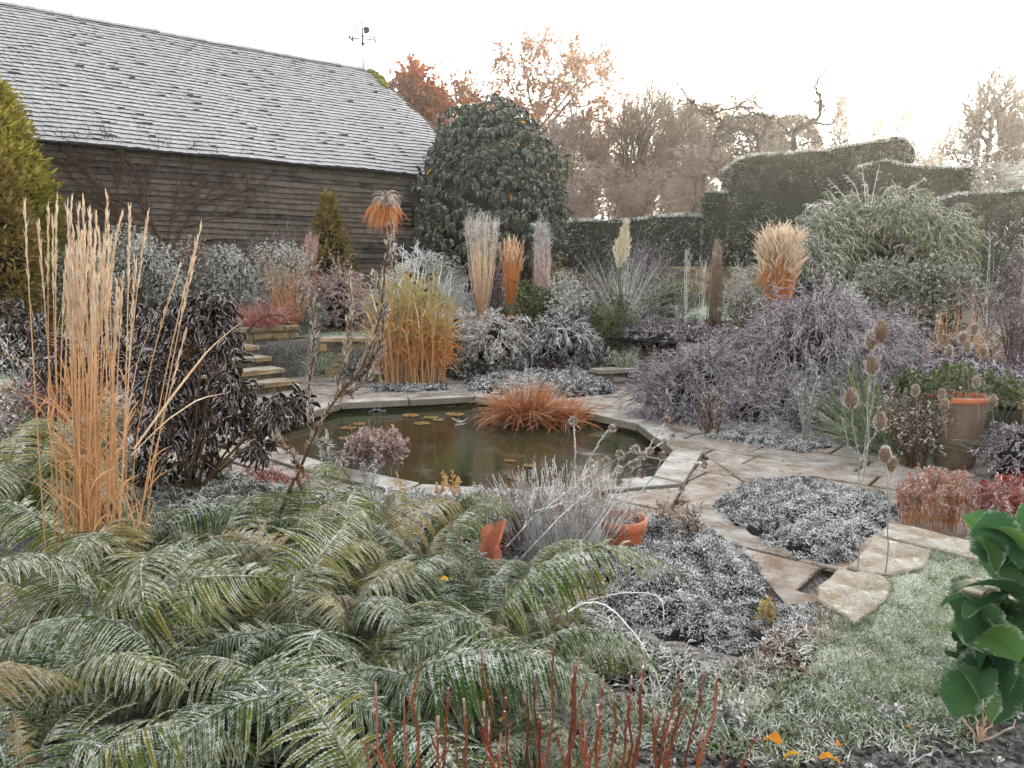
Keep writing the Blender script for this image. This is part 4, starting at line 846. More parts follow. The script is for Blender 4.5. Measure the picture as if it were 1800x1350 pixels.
def climber():
    r = np.random.default_rng(95); root_px = (318, 455); x, y, q = ray(*root_px)
    def wallpt(u, v, h=.09):
        x, y, q = ray(u, v); A = np.array([[-BD[0], -x], [-BD[1], -y]]); s = np.linalg.solve(A, [-BE[0], -BE[1]]); return np.array([x * s[1], y * s[1], EYE + q * s[1]]) - BN * h
    o = wallpt(300, 440); o[2] = float(gz(o[0], o[1])); root = thing('climber', 'bare wall climber fanned over the barn boards', 'climbing plant', o); tm, wm = MB(), MB(); paths = []
    stems = [[(280, 450), (278, 420), (262, 385), (246, 340), (240, 300), (200, 262), (165, 245)], [(278, 420), (250, 370), (245, 330), (262, 300), (285, 275), (330, 262)], [(280, 440), (210, 385), (170, 330), (140, 290), (108, 262)], [(246, 385), (205, 350), (196, 300), (188, 262)],
             [(300, 450), (318, 400), (345, 360), (380, 330), (430, 305)], [(290, 450), (300, 385), (310, 340), (325, 300), (340, 275)], [(280, 430), (215, 400), (180, 380), (130, 340)], [(318, 400), (370, 385), (420, 370), (450, 352)], [(240, 400), (160, 350), (120, 310)], [(300, 385), (345, 330), (372, 296), (400, 283)], [(345, 360), (400, 340), (440, 330)], [(262, 385), (225, 330), (215, 280)], [(170, 330), (150, 300), (150, 262)]]
    for s in stems:
        P = np.array([wallpt(u, v, r.uniform(.06, .14)) for u, v in s]) - o; n = 14; t = np.linspace(0, len(s) - 1, n); Q = np.stack([np.interp(t, np.arange(len(s)), P[:, i]) for i in range(3)], 1) + r.normal(0, .012, (n, 3)); paths.append(Q)
    paths = np.array(paths); tubes(tm, paths, .020, .008, 5, .1, .6); s2 = sprout(paths, 11, .2, 1, .6, .75, 7, r, .5, .12); 
    def flat(s):  # keep shoots close to the boards
        d = (s + o - BE) @ BN; return s - (np.maximum(d + .07, 0) + np.minimum(d + .25, 0))[..., None] * BN
    s2 = flat(s2); tubes(tm, s2, .007, .004, 4, .2, .6); s3 = flat(sprout(s2, 4, .2, 1, .7, .28, 4, r, .3, .15)); tubes(wm, s3, .004, .0025, 3, .3, .7); put('stem', tm, M_stemb, root); put('twigs', wm, M_stemb, root)
climber()

# ================================================================ far border under the barn and the hedge
BORD = 'frosted shrubs of the far border'
def bshrub(lab, u, vt, Y, w, mats, seed, name='frosted_shrub', **k): return shrub(name, lab, u, vt, Y, w, mats, seed, group=BORD, **k)
SG = (M_stemg, M_greengrey); SS = (M_stemg, M_silver)
bshrub('grey green shrub with white rimed tips directly behind the tall reed grass', 255, 402, 13.6, 130, SG, 101, n=16, sub=(8, .6, .3), tw=(6, .6, .12), leaf=(6, .055, .028, .2))
bshrub('rounded grey green shrub with rimed top under the middle of the barn wall', 408, 436, 14.6, 100, SG, 102, n=14, sub=(8, .6, .3), tw=(6, .6, .12), leaf=(6, .05, .026, .2))
bshrub('russet tinged shrub beneath the barn climber', 352, 425, 15.0, 110, (M_stemb, M_brownseed), 103, n=12, leaf=(4, .05, .02, .2))
bshrub('shrub with pale flat frosted flower heads left of the pink tied grass', 505, 425, 14.2, 105, SS, 104, n=16, sub=(8, .6, .3), tw=(6, .6, .12), leaf=(5, .05, .028, .2))
bshrub('twiggy lilac white shrub rising against the barn boards', 490, 388, 15.2, 90, (M_purpletw, M_purple), 105, n=14, up=.8, leaf=(2, .03, .012, .1))
bshrub('low green shrub at the foot of the barn wall', 300, 500, 13.2, 150, (M_stemb, M_greengrey), 106, n=14, leaf=(6, .06, .03, .3))
bshrub('dark green shrub beside the golden conifer', 120, 440, 12.4, 120, (M_stemb, M_green), 107, n=14, leaf=(5, .06, .03, .3))
bshrub('small grey leaved shrub at the lawn edge right of the stone pier', 540, 520, 13.9, 75, SG, 108, n=12, leaf=(6, .045, .025, .3))
bshrub('mauve seeding shrub between the two tied grasses', 876, 448, 15.2, 55, (M_purpletw, M_pink), 109, n=14, leaf=(4, .04, .02, .2))
bshrub('small golden leaved shrub in front of the low hedge', 983, 446, 16.0, 46, (M_stemb, M_bronze), 110, n=12, leaf=(7, .05, .03, .3))
bshrub('lilac twiggy shrub behind the cream plume', 1140, 418, 16.4, 110, (M_purpletw, M_purple), 111, n=18, up=.5, leaf=(3, .03, .014, .2))
bshrub('low purple shrub between the golden shrub and the cream plume', 1040, 462, 16.2, 100, (M_purpletw, M_purple), 112, n=16, leaf=(4, .035, .016, .2))
bshrub('green leaved shrub below the orange tied grass', 938, 492, 13.9, 80, (M_stemb, M_green), 113, n=14, sub=(7, .7, .4), leaf=(6, .055, .035, .3))
bshrub('bright green leaved shrub at the foot of the cream plume', 1068, 512, 13.8, 95, (M_stemb, M_green), 114, n=14, sub=(7, .7, .4), leaf=(6, .055, .035, .3))
bshrub('loose green shrub with a bare leaning branch among the perennials', 1015, 462, 14.2, 90, (M_stemb, M_greengrey), 115, n=12, up=.2, leaf=(3, .045, .025, .3))
bshrub('green and white shrub right of the cream plume', 1172, 478, 14.6, 90, (M_stemg, M_green), 116, n=14, leaf=(4, .045, .025, .3))
bshrub('red berried shrub with frosted leaves left of the tied orange pampas', 1318, 486, 12.4, 75, (M_stemb, M_greengrey), 117, n=12, leaf=(4, .06, .03, .4))
bshrub('silvery leaved sprig over the top of the purple mound', 1462, 474, 10.9, 70, (M_stemg, M_silver), 118, n=10, up=.5, leaf=(4, .055, .03, .4))
bshrub('wispy white shrub in front of the tall hedge', 1290, 452, 15.5, 80, (M_stemg, M_silver), 119, n=14, up=-.6, leaf=(2, .03, .012, .2))
bshrub('frosted twiggy shrub below the grey dome', 800, 476, 14.2, 90, (M_stemg, M_greengrey), 120, n=14, leaf=(2, .035, .015, .2))
bshrub('pale frosted stems behind the yellow leaved tall grass', 700, 470, 13.8, 110, (M_stemg, M_silver), 121, n=16, up=.5, leaf=(2, .03, .014, .2))
dome('grey_dome_shrub', 'grey spiky dome shrub with white rimed twigs beside the barn end', 742, 392, 16.0, 165, 95, (M_stemg, M_silver), 122, 420, .42, (8, .6, .16), (2, .04, .012), .5)
dome('pink_grass_mound', 'soft rusty pink grass mound beside the lawn under the barn', 602, 438, 15.0, 110, 110, (M_pink, M_pink), 123, 420, .45, (7, .6, .14), (2, .03, .012), .7, cat='grass')
tuft('pink_tufted_grass', 'spiky pink and red tussock on top of the golden stone pier', 458, 528, 12.95, 122, M_red, 124, 420, .010, 1.1, pos=(at(460, 585, 12.95)[0], 12.95, .64), root_w=.2, H=.42, tint=(.2, 1.), fr=(.9, .35))
def branch(name, label, pts, Y, r0, seed, mat=None, sub=7, L=.25, cat='branch', yj=.1):
    r = np.random.default_rng(seed); P = np.array([at(u, v, Y) for u, v in pts]); P[:, 1] += np.cumsum(r.normal(0, yj * .4, len(P))); o = P[0].copy(); n = 12; t = np.linspace(0, len(P) - 1, n); Q = np.stack([np.interp(t, np.arange(len(P)), P[:, i]) for i in range(3)], 1) - o + r.normal(0, r0 * .4, (n, 3))
    root = thing(name, label, cat, o); m = MB(); tubes(m, Q[None], r0, r0 * .35, 6, .2, .4); s2 = sprout(Q[None], sub, .25, 1, .8, L, 5, r, .2, .2); w_ = MB(); tubes(w_, s2, r0 * .4, r0 * .2, 4, .5, .5); put('limb', m, mat or M_stemb, root); put('twigs', w_, mat or M_stemb, root)
branch('dark_branch', 'crooked dark branch lying in the pink tussock on the pier', [(440, 580), (460, 562), (480, 550), (505, 552), (520, 575)], 12.7, .022, 125, sub=9, L=.3)
sheaf('tied_pink_grass', 'narrow pink orange tied grass column right of the flat headed shrub', 552, 404, 14.6, [(0, 8), (.5, 6), (.8, 9), (1, 14)], (M_pink, M_pink), 126, 140, head=(2, .12, .012, .3, .1))
sheaf('twig_bundle', 'white tipped vase shaped bundle of bare stems in front of the round evergreen', 846, 372, 14.6, [(0, 14), (.25, 13), (.55, 22), (1, 33)], (M_straw, M_stemg), 127, 110, w=.012, head=(7, .16, .010, .9, -.1), frq=.9, tints=(.1, 1.3))
sheaf('tied_orange_grass', 'small orange tied grass flaring at the top next to the white tipped bundle', 899, 414, 14.8, [(0, 8), (.3, 7), (.6, 12), (1, 24)], (M_orange, M_pampas), 128, 170, head=(1, .16, .014, .25, .1), frq=.35)
sheaf('tied_pale_grass', 'tall pale pinkish tied grass in front of the low hedge end', 951, 384, 15.2, [(0, 14), (.4, 12), (.75, 18), (1, 10)], (M_pink, M_stemg), 129, 150, head=(3, .22, .012, .9, .6), frq=1.)
def plume_pampas():
    root = tuft('pampas_grass', 'pampas grass with one cream plume in a fountain of white rimed leaves', 1092, 425, 14.6, 75, M_greengrey, 130, 260, .008, 1.5, root_w=.10, tint=(.3, 1.), fr=(1., .8), lean=.5); r = np.random.default_rng(131); o = np.array(root.location)
    top = at(1101, 394, 14.6) - o; bot = at(1088, 470, 14.6) - o; t = np.linspace(0, 1, 40); c = bot + (top - bot) * t[:, None]; rad = np.interp(t, [0, .2, .45, 1], [.04, .13, .16, .02]); k = np.repeat(np.arange(40), 26); d = nrm(rdir(len(k), r) * .55 + np.array([.1, 0, 1.])); p = c[k] + rdir(len(k), r) * (rad[k] * r.random(len(k)) ** .5)[:, None]
    mb = MB(); leaves(mb, p, d, .11, .02, r, .2, r.random(len(k)), .5, .3, 4, [.5, 1, .7, .1], 0, 2); put('plume', mb, M_cream, root); sm = MB(); tubes(sm, np.array([[[0, 0, 0], bot * .5, bot]]), .03, .03, 6, 0, .3); put('stem', sm, M_green, root)
plume_pampas()
sheaf('tied_pampas', 'big orange tied pampas with a flared shaggy head and narrow waist', 1362, 398, 12.9, [(0, 30), (.12, 20), (.38, 20), (.55, 25), (.8, 32), (1, 35)], (M_orange, M_pampas), 132, 520, w=.010, head=(3, .26, .022, .5, .5), frq=.15, ragged=.14, tints=(.1, .9))
sheaf('tied_brown_grass', 'dark purple brown tied grass stump left of the tied orange pampas', 1254, 414, 13.8, [(0, 17), (.25, 13), (.6, 11), (1, 7)], (M_brownseed, M_brownseed), 133, 150, head=(1, .12, .01, .3, .2), frq=.6)
sheaf('dead_stalks', 'two thin dead stalks in front of the mossy bank wall', 1205, 432, 14.2, [(0, 4), (1, 12)], (M_stemg, M_stemg), 134, 12, head=(5, .12, .010, .5, .1), frq=.9, cat='dead plant')
sheaf('dead_stalks', 'pale dead stalks close beside the dark brown tied grass', 1232, 444, 13.4, [(0, 4), (1, 8)], (M_stemg, M_stemg), 135, 9, head=(5, .12, .010, .5, .1), frq=.9, cat='dead plant')
tuft('orange_ornamental_grass', 'tawny grass with upright blades before the flat headed shrub', 512, 448, 13.6, 50, M_orange, 136, 150, .010, .5, lean=.3, tint=(.2, 1))
def mophead():
    u, Y = 690, 13.2; r = np.random.default_rng(137); o = on(u, Y); root = thing('shaggy_head_plant', 'tall knotted stalk topped by hanging orange leaves with a white frosted crest', 'dead plant', o); sm, fm, wm = MB(), MB(), MB()
    P = np.array([at(a, b, Y) - o for a, b in [(700, 560), (696, 500), (690, 440), (688, 390), (676, 352)]]); tubes(sm, P[None], .028, .02, 6, .3, .4); c = P[-1]; n = 300; a = r.uniform(0, 6.283, n); d = nrm(np.stack([np.cos(a), np.sin(a), r.uniform(-.5, 1.1, n)], 1)); p = walk(np.tile(c - [0, 0, .10], (n, 1)) + rdir(n, r) * r.uniform(.02, .12, (n, 1)), d, r.uniform(.22, .60, n), 9, r, -3.4, .16); ribbons(fm, p, .014, [.6, 1, 1, .9, .8, .7, .5, .3, .1], r, None, .2, .55, .05, r.random(n))
    n = 150; d = nrm(rdir(n, r, -.1, 1) + [.25, 0, 0]); p = walk(np.tile(c + [.03, 0, .0], (n, 1)) + d * .05, d, r.uniform(.15, .36, n), 6, r, -2.6, .2); ribbons(wm, p, .018, [.6, 1, .9, .7, .4, .1], r, None, .3, .9, .6, r.random(n)); q = np.repeat(np.arange(60), 6); b, T = tang(np.repeat(P[None], 60, 0)[q], r.random(len(q)) * .9); leaves(wm, b, nrm(rdir(len(q), r) + [0, 0, -.3]), .12, .03, r, 1., r.random(len(q)), 1, .5, 4)
    put('stem', sm, M_stemb, root); put('hanging_leaves', fm, M_orange, root); put('crest', wm, M_brownseed, root)
mophead()
# tall yellowing grass by the terrace wall
def tall_grass():
    u, Y = 722, 11.9; r = np.random.default_rng(138); o = on(u, Y); o[2] = LOW; root = thing('tall_clump_grass', 'tall straw coloured grass clump with yellow green leaves above the terrace', 'grass', o); H = hgt(u, 462, Y, o); W_ = px(64, Y)
    cols = np.array([-.72, -.42, -.12, .18, .40, .66, .85]); sm, fm, dm = MB(), MB(), MB(); n = 150; k = r.integers(0, 7, n); b = np.stack([cols[k] * W_ * .8 + r.normal(0, .06, n), r.normal(0, .16, n), 0 * cols[k]], 1); hh = H * (.98 - .25 * np.abs(cols[k])) * r.uniform(.45, 1.06, n)
    s1 = walk(b, nrm(np.stack([cols[k] * .10 + r.normal(0, .085, n), r.normal(0, .09, n), np.ones(n)], 1)), hh, 10, r, 0, .03); tubes(sm, s1, .009, .005, 4, .15, np.clip(.35 + r.normal(0, .2, n), 0, 1)); put('stem_clump', sm, M_straw, root)
    l1 = sprout(s1, 6, .50, 1, .45, .42, 8, r, -1.7, .08, .2); t = np.linspace(0, 1, 8); N_ = len(l1); hgt_ = (l1[:, 0, 2] / H); ribbons(fm, l1, .020, np.interp(t, [0, .3, 1], [.6, 1, .08]), r, None, .25, .9, .12, np.clip(hgt_[:, None] * 1.25 - .25 + r.normal(0, .12, (N_, 1)), 0, 1) + 0 * t[None]); put('foliage', fm, M_yellowgreen, root)
    l2 = sprout(s1, 4, .25, .6, .3, .40, 7, r, -3., .10, .1); t = np.linspace(0, 1, 7); ribbons(dm, l2, .016, np.interp(t, [0, .3, 1], [.6, 1, .1]), r, None, .3, .3, .05, r.random(len(l2))); put('dead_leaves', dm, M_orange, root)
    hm = MB(); j = r.choice(n, 26, False); p, T = tang(s1[j], np.full(26, .99)); hp = walk(p, nrm(T + r.normal(0, .2, (26, 3))), .42, 6, r, 0, .06); tubes(hm, hp, .005, .002, 3, 1, .6); put('flower_stalks', hm, M_stemg, root)
tall_grass()
# bamboo and its arching canes
def bamboo():
    u, Y = 1556, 14.6; r = np.random.default_rng(139); o = on(u, Y); root = thing('bamboo', 'wide frosted grey green bamboo in front of the tall hedge', 'bamboo', o); fm, sm = MB(), MB(); blob = [(1450, 425, 52, 48), (1510, 400, 45, 45), (1478, 372, 30, 22), (1570, 395, 60, 55), (1600, 370, 32, 26), (1640, 405, 50, 42), (1672, 430, 35, 45), (1540, 450, 90, 45), (1430, 462, 40, 36), (1620, 455, 55, 40), (1500, 460, 60, 40)]
    for bu, bv, ru, rv in blob:
        c = at(bu, bv, Y + r.normal(0, .35)) - o; n = int(ru * rv * .13); d = rdir(n, r, -.5, 1); p = c + d * np.array([px(ru, Y), px(ru, Y) * .8, px(rv, Y)]) * (r.random((n, 1)) ** .35); k = np.repeat(np.arange(n), 14); tw = walk(p, nrm(d + np.array([0, 0, .5]) + r.normal(0, .35, (n, 3))), .32, 6, r, -1.7, .14); tubes(sm, tw, .005, .003, 3, .9, .5); q, T = tang(tw[k], r.uniform(.1, 1, len(k))); L_ = r.uniform(.07, .14, len(k)); leaves(fm, q, nrm(T + perp(T, r) * .6 + [0, 0, -.35]), L_, L_ * .17, r, .8, np.clip(r.normal(.45 + .1 * math.sin(bu), .2, len(k)), 0, 1), 1, .3, 4, None, .2, 2)
    a = r.uniform(0, 6.283, 40); st = walk(np.stack([.5 * np.cos(a), .4 * np.sin(a), 0 * a], 1), nrm(np.stack([np.cos(a) * .35, np.sin(a) * .3, np.ones(40)], 1)), r.uniform(1.2, 2., 40), 8, r, -.3, .04); tubes(sm, st, .008, .005, 4, .3, .3); put('foliage', fm, plant('bamboo_leaves', [(.045, .060, .022), (.10, .125, .045), (.20, .20, .08)], edge=.34, up=.26, transl=.35), root); put('cane_clump', sm, M_stemg, root)
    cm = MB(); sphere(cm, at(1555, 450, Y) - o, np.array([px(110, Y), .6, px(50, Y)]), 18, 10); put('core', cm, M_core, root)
    for pts in ([(1500, 372), (1480, 340), (1455, 312)], [(1515, 370), (1505, 330), (1488, 308)], [(1522, 368), (1520, 330), (1515, 292)], [(1530, 368), (1538, 325), (1546, 290)], [(1545, 370), (1555, 335), (1570, 325), (1590, 332)], [(1560, 365), (1580, 340), (1610, 325), (1626, 312)], [(1470, 380), (1440, 362), (1415, 358)], [(1440, 400), (1420, 390), (1400, 405)], [(1600, 362), (1640, 355), (1668, 345), (1682, 338)], [(1480, 375), (1460, 355), (1420, 362), (1405, 385)], [(1525, 365), (1526, 340), (1522, 320)]):
        q = np.array([at(a_, b_, Y - .3) - o for a_, b_ in pts]); t = np.linspace(0, len(pts) - 1, 8); Q = np.stack([np.interp(t, np.arange(len(pts)), q[:, i]) for i in range(3)], 1)[None]; am = MB(); tubes(am, Q, .010, .005, 4, .8, .8); s2 = sprout(Q, 8, .5, 1, .6, .16, 4, r, -1., .1); ribbons(am, s2, .018, [.5, 1, .8, .1], r, None, .2, 1, .6, .6); put('arching_cane', am, M_stemg, root)
bamboo()
# ================================================================ middle distance, right
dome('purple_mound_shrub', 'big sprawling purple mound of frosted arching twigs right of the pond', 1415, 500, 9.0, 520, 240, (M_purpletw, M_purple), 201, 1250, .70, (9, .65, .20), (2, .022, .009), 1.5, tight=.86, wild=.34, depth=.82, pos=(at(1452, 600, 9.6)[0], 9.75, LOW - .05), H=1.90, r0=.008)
dome('purple_mound_shrub', 'lower left flank of the big purple frosted mound', 1225, 600, 9.0, 260, 130, (M_purpletw, M_purple), 202, 520, .5, (10, .75, .18), (3, .026, .010), .9, depth=.6, pos=(at(1225, 640, 9.4)[0], 9.3, LOW - .02), H=1.05, r0=.006)  # left flank of the one big mound, modelled as its own dome
dome('purple_mound_shrub', 'right flank of the big frosted purple mound behind the strappy leaves', 1545, 600, 9.0, 230, 130, (M_purpletw, M_purple), 203, 320, .5, (10, .75, .18), (3, .026, .010), .9, depth=.7, pos=(at(1570, 640, 8.7)[0], 8.9, .0), H=1.0, r0=.006)  # right flank of that same mound, again a separate dome
dome('purple_mound_shrub', 'low dark front skirt of the big purple mound, its twigs touching the paving', 1380, 700, 8.5, 330, 100, (M_purpletw, M_purple), 209, 420, .5, (9, .75, .18), (2, .026, .010), 1.0, depth=.5, pos=(at(1380, 700, 8.55)[0], 8.55, LOW - .02), H=.72, r0=.006)  # front skirt of the same mound, extending its lower sprays
def small_tree():
    u, Y = 1640, 11.2; root = shrub('evergreen_shrub', 'small dark trunked evergreen with rimed leaves in front of the bamboo', u, 448, Y, 165, (M_stemb, M_greengrey), 204, n=11, sub=(9, .8, .30), tw=(7, .7, .12), leaf=(9, .065, .036, .3), up=.5, r0=.03, spread=1.15, root_w=.05, cat='shrub')
small_tree()
bshrub('bushy evergreen with rimed leaf tips at the foot of the bamboo', 1540, 452, 12.2, 110, (M_stemb, M_darkleaf), 205, n=12, sub=(8, .8, .32), tw=(6, .7, .12), leaf=(8, .055, .03, .3))
bshrub('purplish twiggy shrub at the right edge behind the bed', 1765, 420, 9.6, 120, (M_purpletw, M_purple), 206, n=14, up=.6, leaf=(2, .03, .014, .2))
bshrub('bare frosted shrub at the right end of the bed', 1800, 470, 8.8, 120, (M_purpletw, M_brownseed), 207, n=12, up=.5, leaf=(2, .035, .016, .2))
for i, (u, vt, Y) in enumerate([(1735, 366, 10.2), (1790, 362, 9.4)]):
    sheaf('nodding_seed_plant', ['tall single frosted stem with a nodding tip in front of the right hedge', 'taller frosted stems at the extreme right edge'][i], u, vt, Y, [(0, 3), (.6, 5), (.9, 10), (1, 18)], (M_stemg, M_stemg), 208 + i, [4, 6][i], head=(6, .12, .012, .7, .5), frq=1., cat='dead plant')
for i, (u, vt, Y, n, lab) in enumerate([(1690, 490, 10.6, 26, 'straw coloured dead stems between the evergreen shrub and the purple twigs'), (1585, 520, 10.6, 20, 'thin orange straw stems left of the small dark trunk'), (1640, 540, 10.0, 18, 'short bleached stems at the foot of the small dark trunk'), (1750, 545, 9.2, 22, 'rusty dead stems beneath the purplish twiggy shrub')]):
    sheaf('dead_straw_clump', lab, u, vt, Y, [(0, 24), (1, 40)], (M_straw, M_straw), 215 + i, n, frq=.3, cat='dead plant', ragged=.25, head=(2, .10, .010, .8, .6))
sheaf('straw_cane', 'single pale straw cane standing beside the purple mound', 1626, 570, 8.7, [(0, 2), (1, 5)], (M_straw, M_straw), 220, 3, frq=.2, cat='dead plant', w=.014)
# strappy clumps between the mound and the pot
tuft('strap_leaf_clump', 'long green strappy leaves arching left of the tall terracotta pot', 1545, 640, 7.3, 300, M_grassgreen, 221, 330, .014, 1.5, pos=(at(1560, 780, 7.4)[0], 7.45, LOW), H=.75, lean=.9, cat='strappy plant', tint=(.1, .6), fr=(.9, .15), root_w=.16)
tuft('strap_leaf_clump', 'smaller frosted strappy leaves right of the tall terracotta pot', 1745, 640, 7.0, 150, M_grassgreen, 222, 150, .012, 1.5, pos=(at(1765, 740, 7.3)[0], 7.3, .15), H=.5, cat='strappy plant', fr=(1., .3))
tuft('upright_sword_leaf', 'upright olive sword leaf plant poking out of the purple mound', 1488, 560, 8.0, 90, M_grassgreen, 223, 16, .035, .4, pos=(at(1512, 690, 8.0)[0], 8.0, LOW), H=.85, lean=.35, cat='strappy plant', fr=(.5, .0))
# tall terracotta pot and its plant
M_terra = stone('terracotta', [(.125, .085, .07), (.17, .115, .09), (.20, .13, .10)], frost=.35, scale=4, bump=.15, rough=.75, fscale=5)
M_terrared = stone('red_terracotta', [(.36, .105, .05), (.45, .15, .075)], frost=.4, scale=5, bump=.12, rough=.7, fscale=6)
def pot(name, label, pos, H, rt, rb, mat, seed, rim=.035, rim_mat=None, lean=0):
    root = thing(name, label, 'plant pot', pos); m = MB(); lathe(m, [(0, 0), (rb * .96, 0), (rb, .012), (rb + (rt - rb) * .5, H * .5), (rt * .985, H - rim * 1.6), (rt * .985, H - rim * 1.5)], 36); b = put('body', m, mat, root, True)
    q = MB(); lathe(q, [(rt * .97, H - rim * 1.8), (rt * 1.045, H - rim * 1.75), (rt * 1.06, H - rim * .3), (rt * 1.04, H), (rt * .95, H), (rt * .93, H - .03), (rt * .90, H - .07), (0, H - .07)], 36, 0, .6); put('rim', q, rim_mat or mat, root, True)
    sm = MB(); lathe(sm, [(rt * .90, H - .05), (rt * .5, H - .035), (0, H - .03)], 24); put('compost', sm, M_soil, root); root.rotation_euler = (0, lean, 0); return root
PT = G(1676, 818, LOW); pot('terracotta_pot', 'tall plain terracotta pot with an orange rim on the paving at the right', PT, .66, .245, .165, M_terra, 1, .03, M_terrared)
shrub('potted_plant', 'green and frosted trailing plant overflowing the tall terracotta pot', 1676, 632, 7.0, 210, (M_stemb, M_green), 231, n=16, sub=(8, .8, .5), tw=(6, .7, .25), leaf=(5, .035, .022, .4), up=-.4, r0=.006, pos=PT + [0, 0, .62], H=.30, root_w=.5, cat='potted plant')
shrub('frosted_herb', 'pale seeded herb growing against the left side of the tall pot', 1610, 668, 6.9, 110, (M_stemb, M_brownseed), 232, n=16, sub=(6, .7, .4), tw=(5, .7, .15), leaf=(4, .03, .02, .4), pos=(at(1612, 800, 6.9)[0], 6.9, LOW), cat='perennial')
shrub('frosted_herb', 'thin frosted herb standing before the shade of the purple mound', 1418, 640, 7.6, 40, (M_stemg, M_silver), 233, n=5, sub=(5, .4, .2), tw=(4, .5, .06), leaf=(3, .022, .012, .2), pos=(at(1416, 745, 7.7)[0], 7.7, LOW), cat='perennial')
shrub('frosted_herb', 'yellow flowered clump at the left foot of the purple mound', 1255, 665, 8.2, 60, (M_stemb, M_brownseed), 234, n=9, sub=(4, .5, .3), tw=(4, .6, .1), leaf=(3, .03, .014, .2), pos=(at(1257, 735, 8.2)[0], 8.2, LOW), cat='perennial')
# teasels
def teasel(label, stems, Y, seed, zb=0., group='teasels', sc_=1., thin=1., name='teasel'):
    """stems: list of (base px, mid px.., top px, head length px)"""
    r = np.random.default_rng(seed); b0 = stems[0][0][0]; wb = len(b0) == 3; o = np.array(b0) if wb else G(*b0, zb); Yb = o[1] if Y is None else Y; root = thing(name, label, 'teasel', o, group)
    for pts, hl in stems:
        P = np.array([o if (wb and i == 0) else G(*q, zb) if (i == 0 and abs(G(*q, zb)[1] - Yb) < .3) else at(*q, Yb + r.normal(0, .02)) for i, q in enumerate(pts)]) - o; n = 10; t = np.linspace(0, len(P) - 1, n); Q = np.stack([np.interp(t, np.arange(len(P)), P[:, i]) for i in range(3)], 1) + r.normal(0, .003, (n, 3)); m = MB(); tubes(m, Q[None], .0036 * thin, .002 * thin, 6, .5, .3); k = 60; b, T = tang(np.repeat(Q[None], k, 0), r.uniform(.2, .98, k)); leaves(m, b, nrm(perp(T, r) + T * .3), .012, .003, r, 0, .5, .6, .6, 3, None, 0, 2); st = put('stem', m, M_stemg, root)
        if not hl: continue
        L_ = px(hl, Yb) * .43; c = Q[-1] + [0, 0, L_ * .8]; hm = MB(); sphere(hm, c, [L_ * .56, L_ * .56, L_], 14, 10, .1, .4); d = rdir(420, r); s_ = np.array([L_ * .56, L_ * .56, L_]); nv = nrm(d / s_); sp = walk(c + d * s_ * .95, nrm(nv + [0, 0, .5]), L_ * .32 * r.uniform(.6, 1.2, 420), 3, r, .3, .05); ribbons(hm, sp, L_ * .06, [1, .8, .2], r, None, 0, .92, .7, .6, 2)
        k = 9; a = np.arange(k) / k * 6.283; br = walk(np.tile(c - [0, 0, L_ * .95], (k, 1)), np.stack([np.cos(a), np.sin(a), -.1 + 0 * a], 1), L_ * r.uniform(.8, 1.7, k), 6, r, 1.5, .05); ribbons(hm, br, L_ * .09, [1, .9, .7, .5, .3, .1], r, None, .2, 1, .8, .5); put('seed_head', hm, M_brownseed, st)
teasel('tallest pair of teasel heads, on slim stems rising from the stone edging', [([(1507, 1002), (1516, 850), (1524, 745), (1531, 612)], 40), ([(1516, 850), (1530, 735), (1541, 660), (1549, 598)], 44), ([(1524, 745), (1528, 690), (1531, 655)], 40)], None, 241, .05)
teasel('teasel with a lone head on a branching stem left of the tallest pair', [([(1508, 860), (1511, 810), (1500, 760), (1496, 716)], 42), ([(1511, 810), (1490, 780), (1480, 735)], 0), ([(1511, 810), (1530, 775), (1546, 752)], 36)], 4.05, 242)
teasel('short teasel with two round heads on the stone slab', [([(1558, 1010), (1562, 930), (1566, 870), (1567, 828)], 34), ([(1562, 930), (1560, 850), (1556, 812)], 36)], None, 243, .05)
for i, (u, v, vb, Y) in enumerate([(1692, 590, 720, 6.7), (1712, 575, 700, 6.8), (1729, 612, 720, 6.6), (1700, 606, 720, 6.7), (1668, 613, 700, 6.8), (1655, 690, 760, 6.5), (1610, 682, 760, 6.5), (1717, 668, 740, 6.5), (1744, 700, 760, 6.5), (1660, 708, 770, 6.4)]):
    teasel(['tallest teasel behind the tall pot', 'teasel with the highest head above the tall pot', 'teasel leaning right above the tall pot', 'teasel close in front of the tallest pot teasel', 'teasel at the left of the group over the pot', 'small teasel low before the pot plant', 'small teasel at the left flank of the pot plant', 'teasel just above the right rim of the pot', 'small teasel over the stone wall right of the pot', 'small teasel hanging over the front of the pot'][i], [([tuple(at(u + 4, vb, Y)), (u + 2, (v + vb) / 2), (u, v + 12)], 24)], Y, 250 + i, thin=.7)
# beds at the right
mat_plant('frosted_bed_cover', 'purplish frosted low plants carpeting the bed behind the pot', None, .33, .16, M_purple, 261, 2600, .05, P_world=[(4.1, 8.4), (4.7, 7.1), (9.0, 6.8), (9.4, 11.2), (4.6, 11.6)], group=None, sprig=.12)
mat_plant('frosted_bed_cover', 'pale frosted ground cover around the small dark trunk', None, .42, .14, M_greengrey, 262, 1800, .05, P_world=[(4.4, 11.3), (7.8, 11.0), (8.6, 15), (5.2, 15.2)], group=None, sprig=.15)
mat_plant('frosted_bed_cover', 'greyish frosted carpet between the purple mound and the bank wall', None, .42, .13, M_purple, 263, 1500, .05, P_world=[(1.4, 13.9), (4.6, 11.2), (5.2, 15.2), (3.4, 16.6), (1.6, 15.8)], group=None, sprig=.14)
mat_plant('frosted_bed_cover', 'frosted leafy carpet along the far lawn edge below the hedge', None, .60, .2, M_greengrey, 264, 1000, .06, P_world=[(-1.2, 16.7), (1.2, 15.6), (3.6, 16.8), (3.6, 20), (-.5, 20)], group=None, sprig=.18)
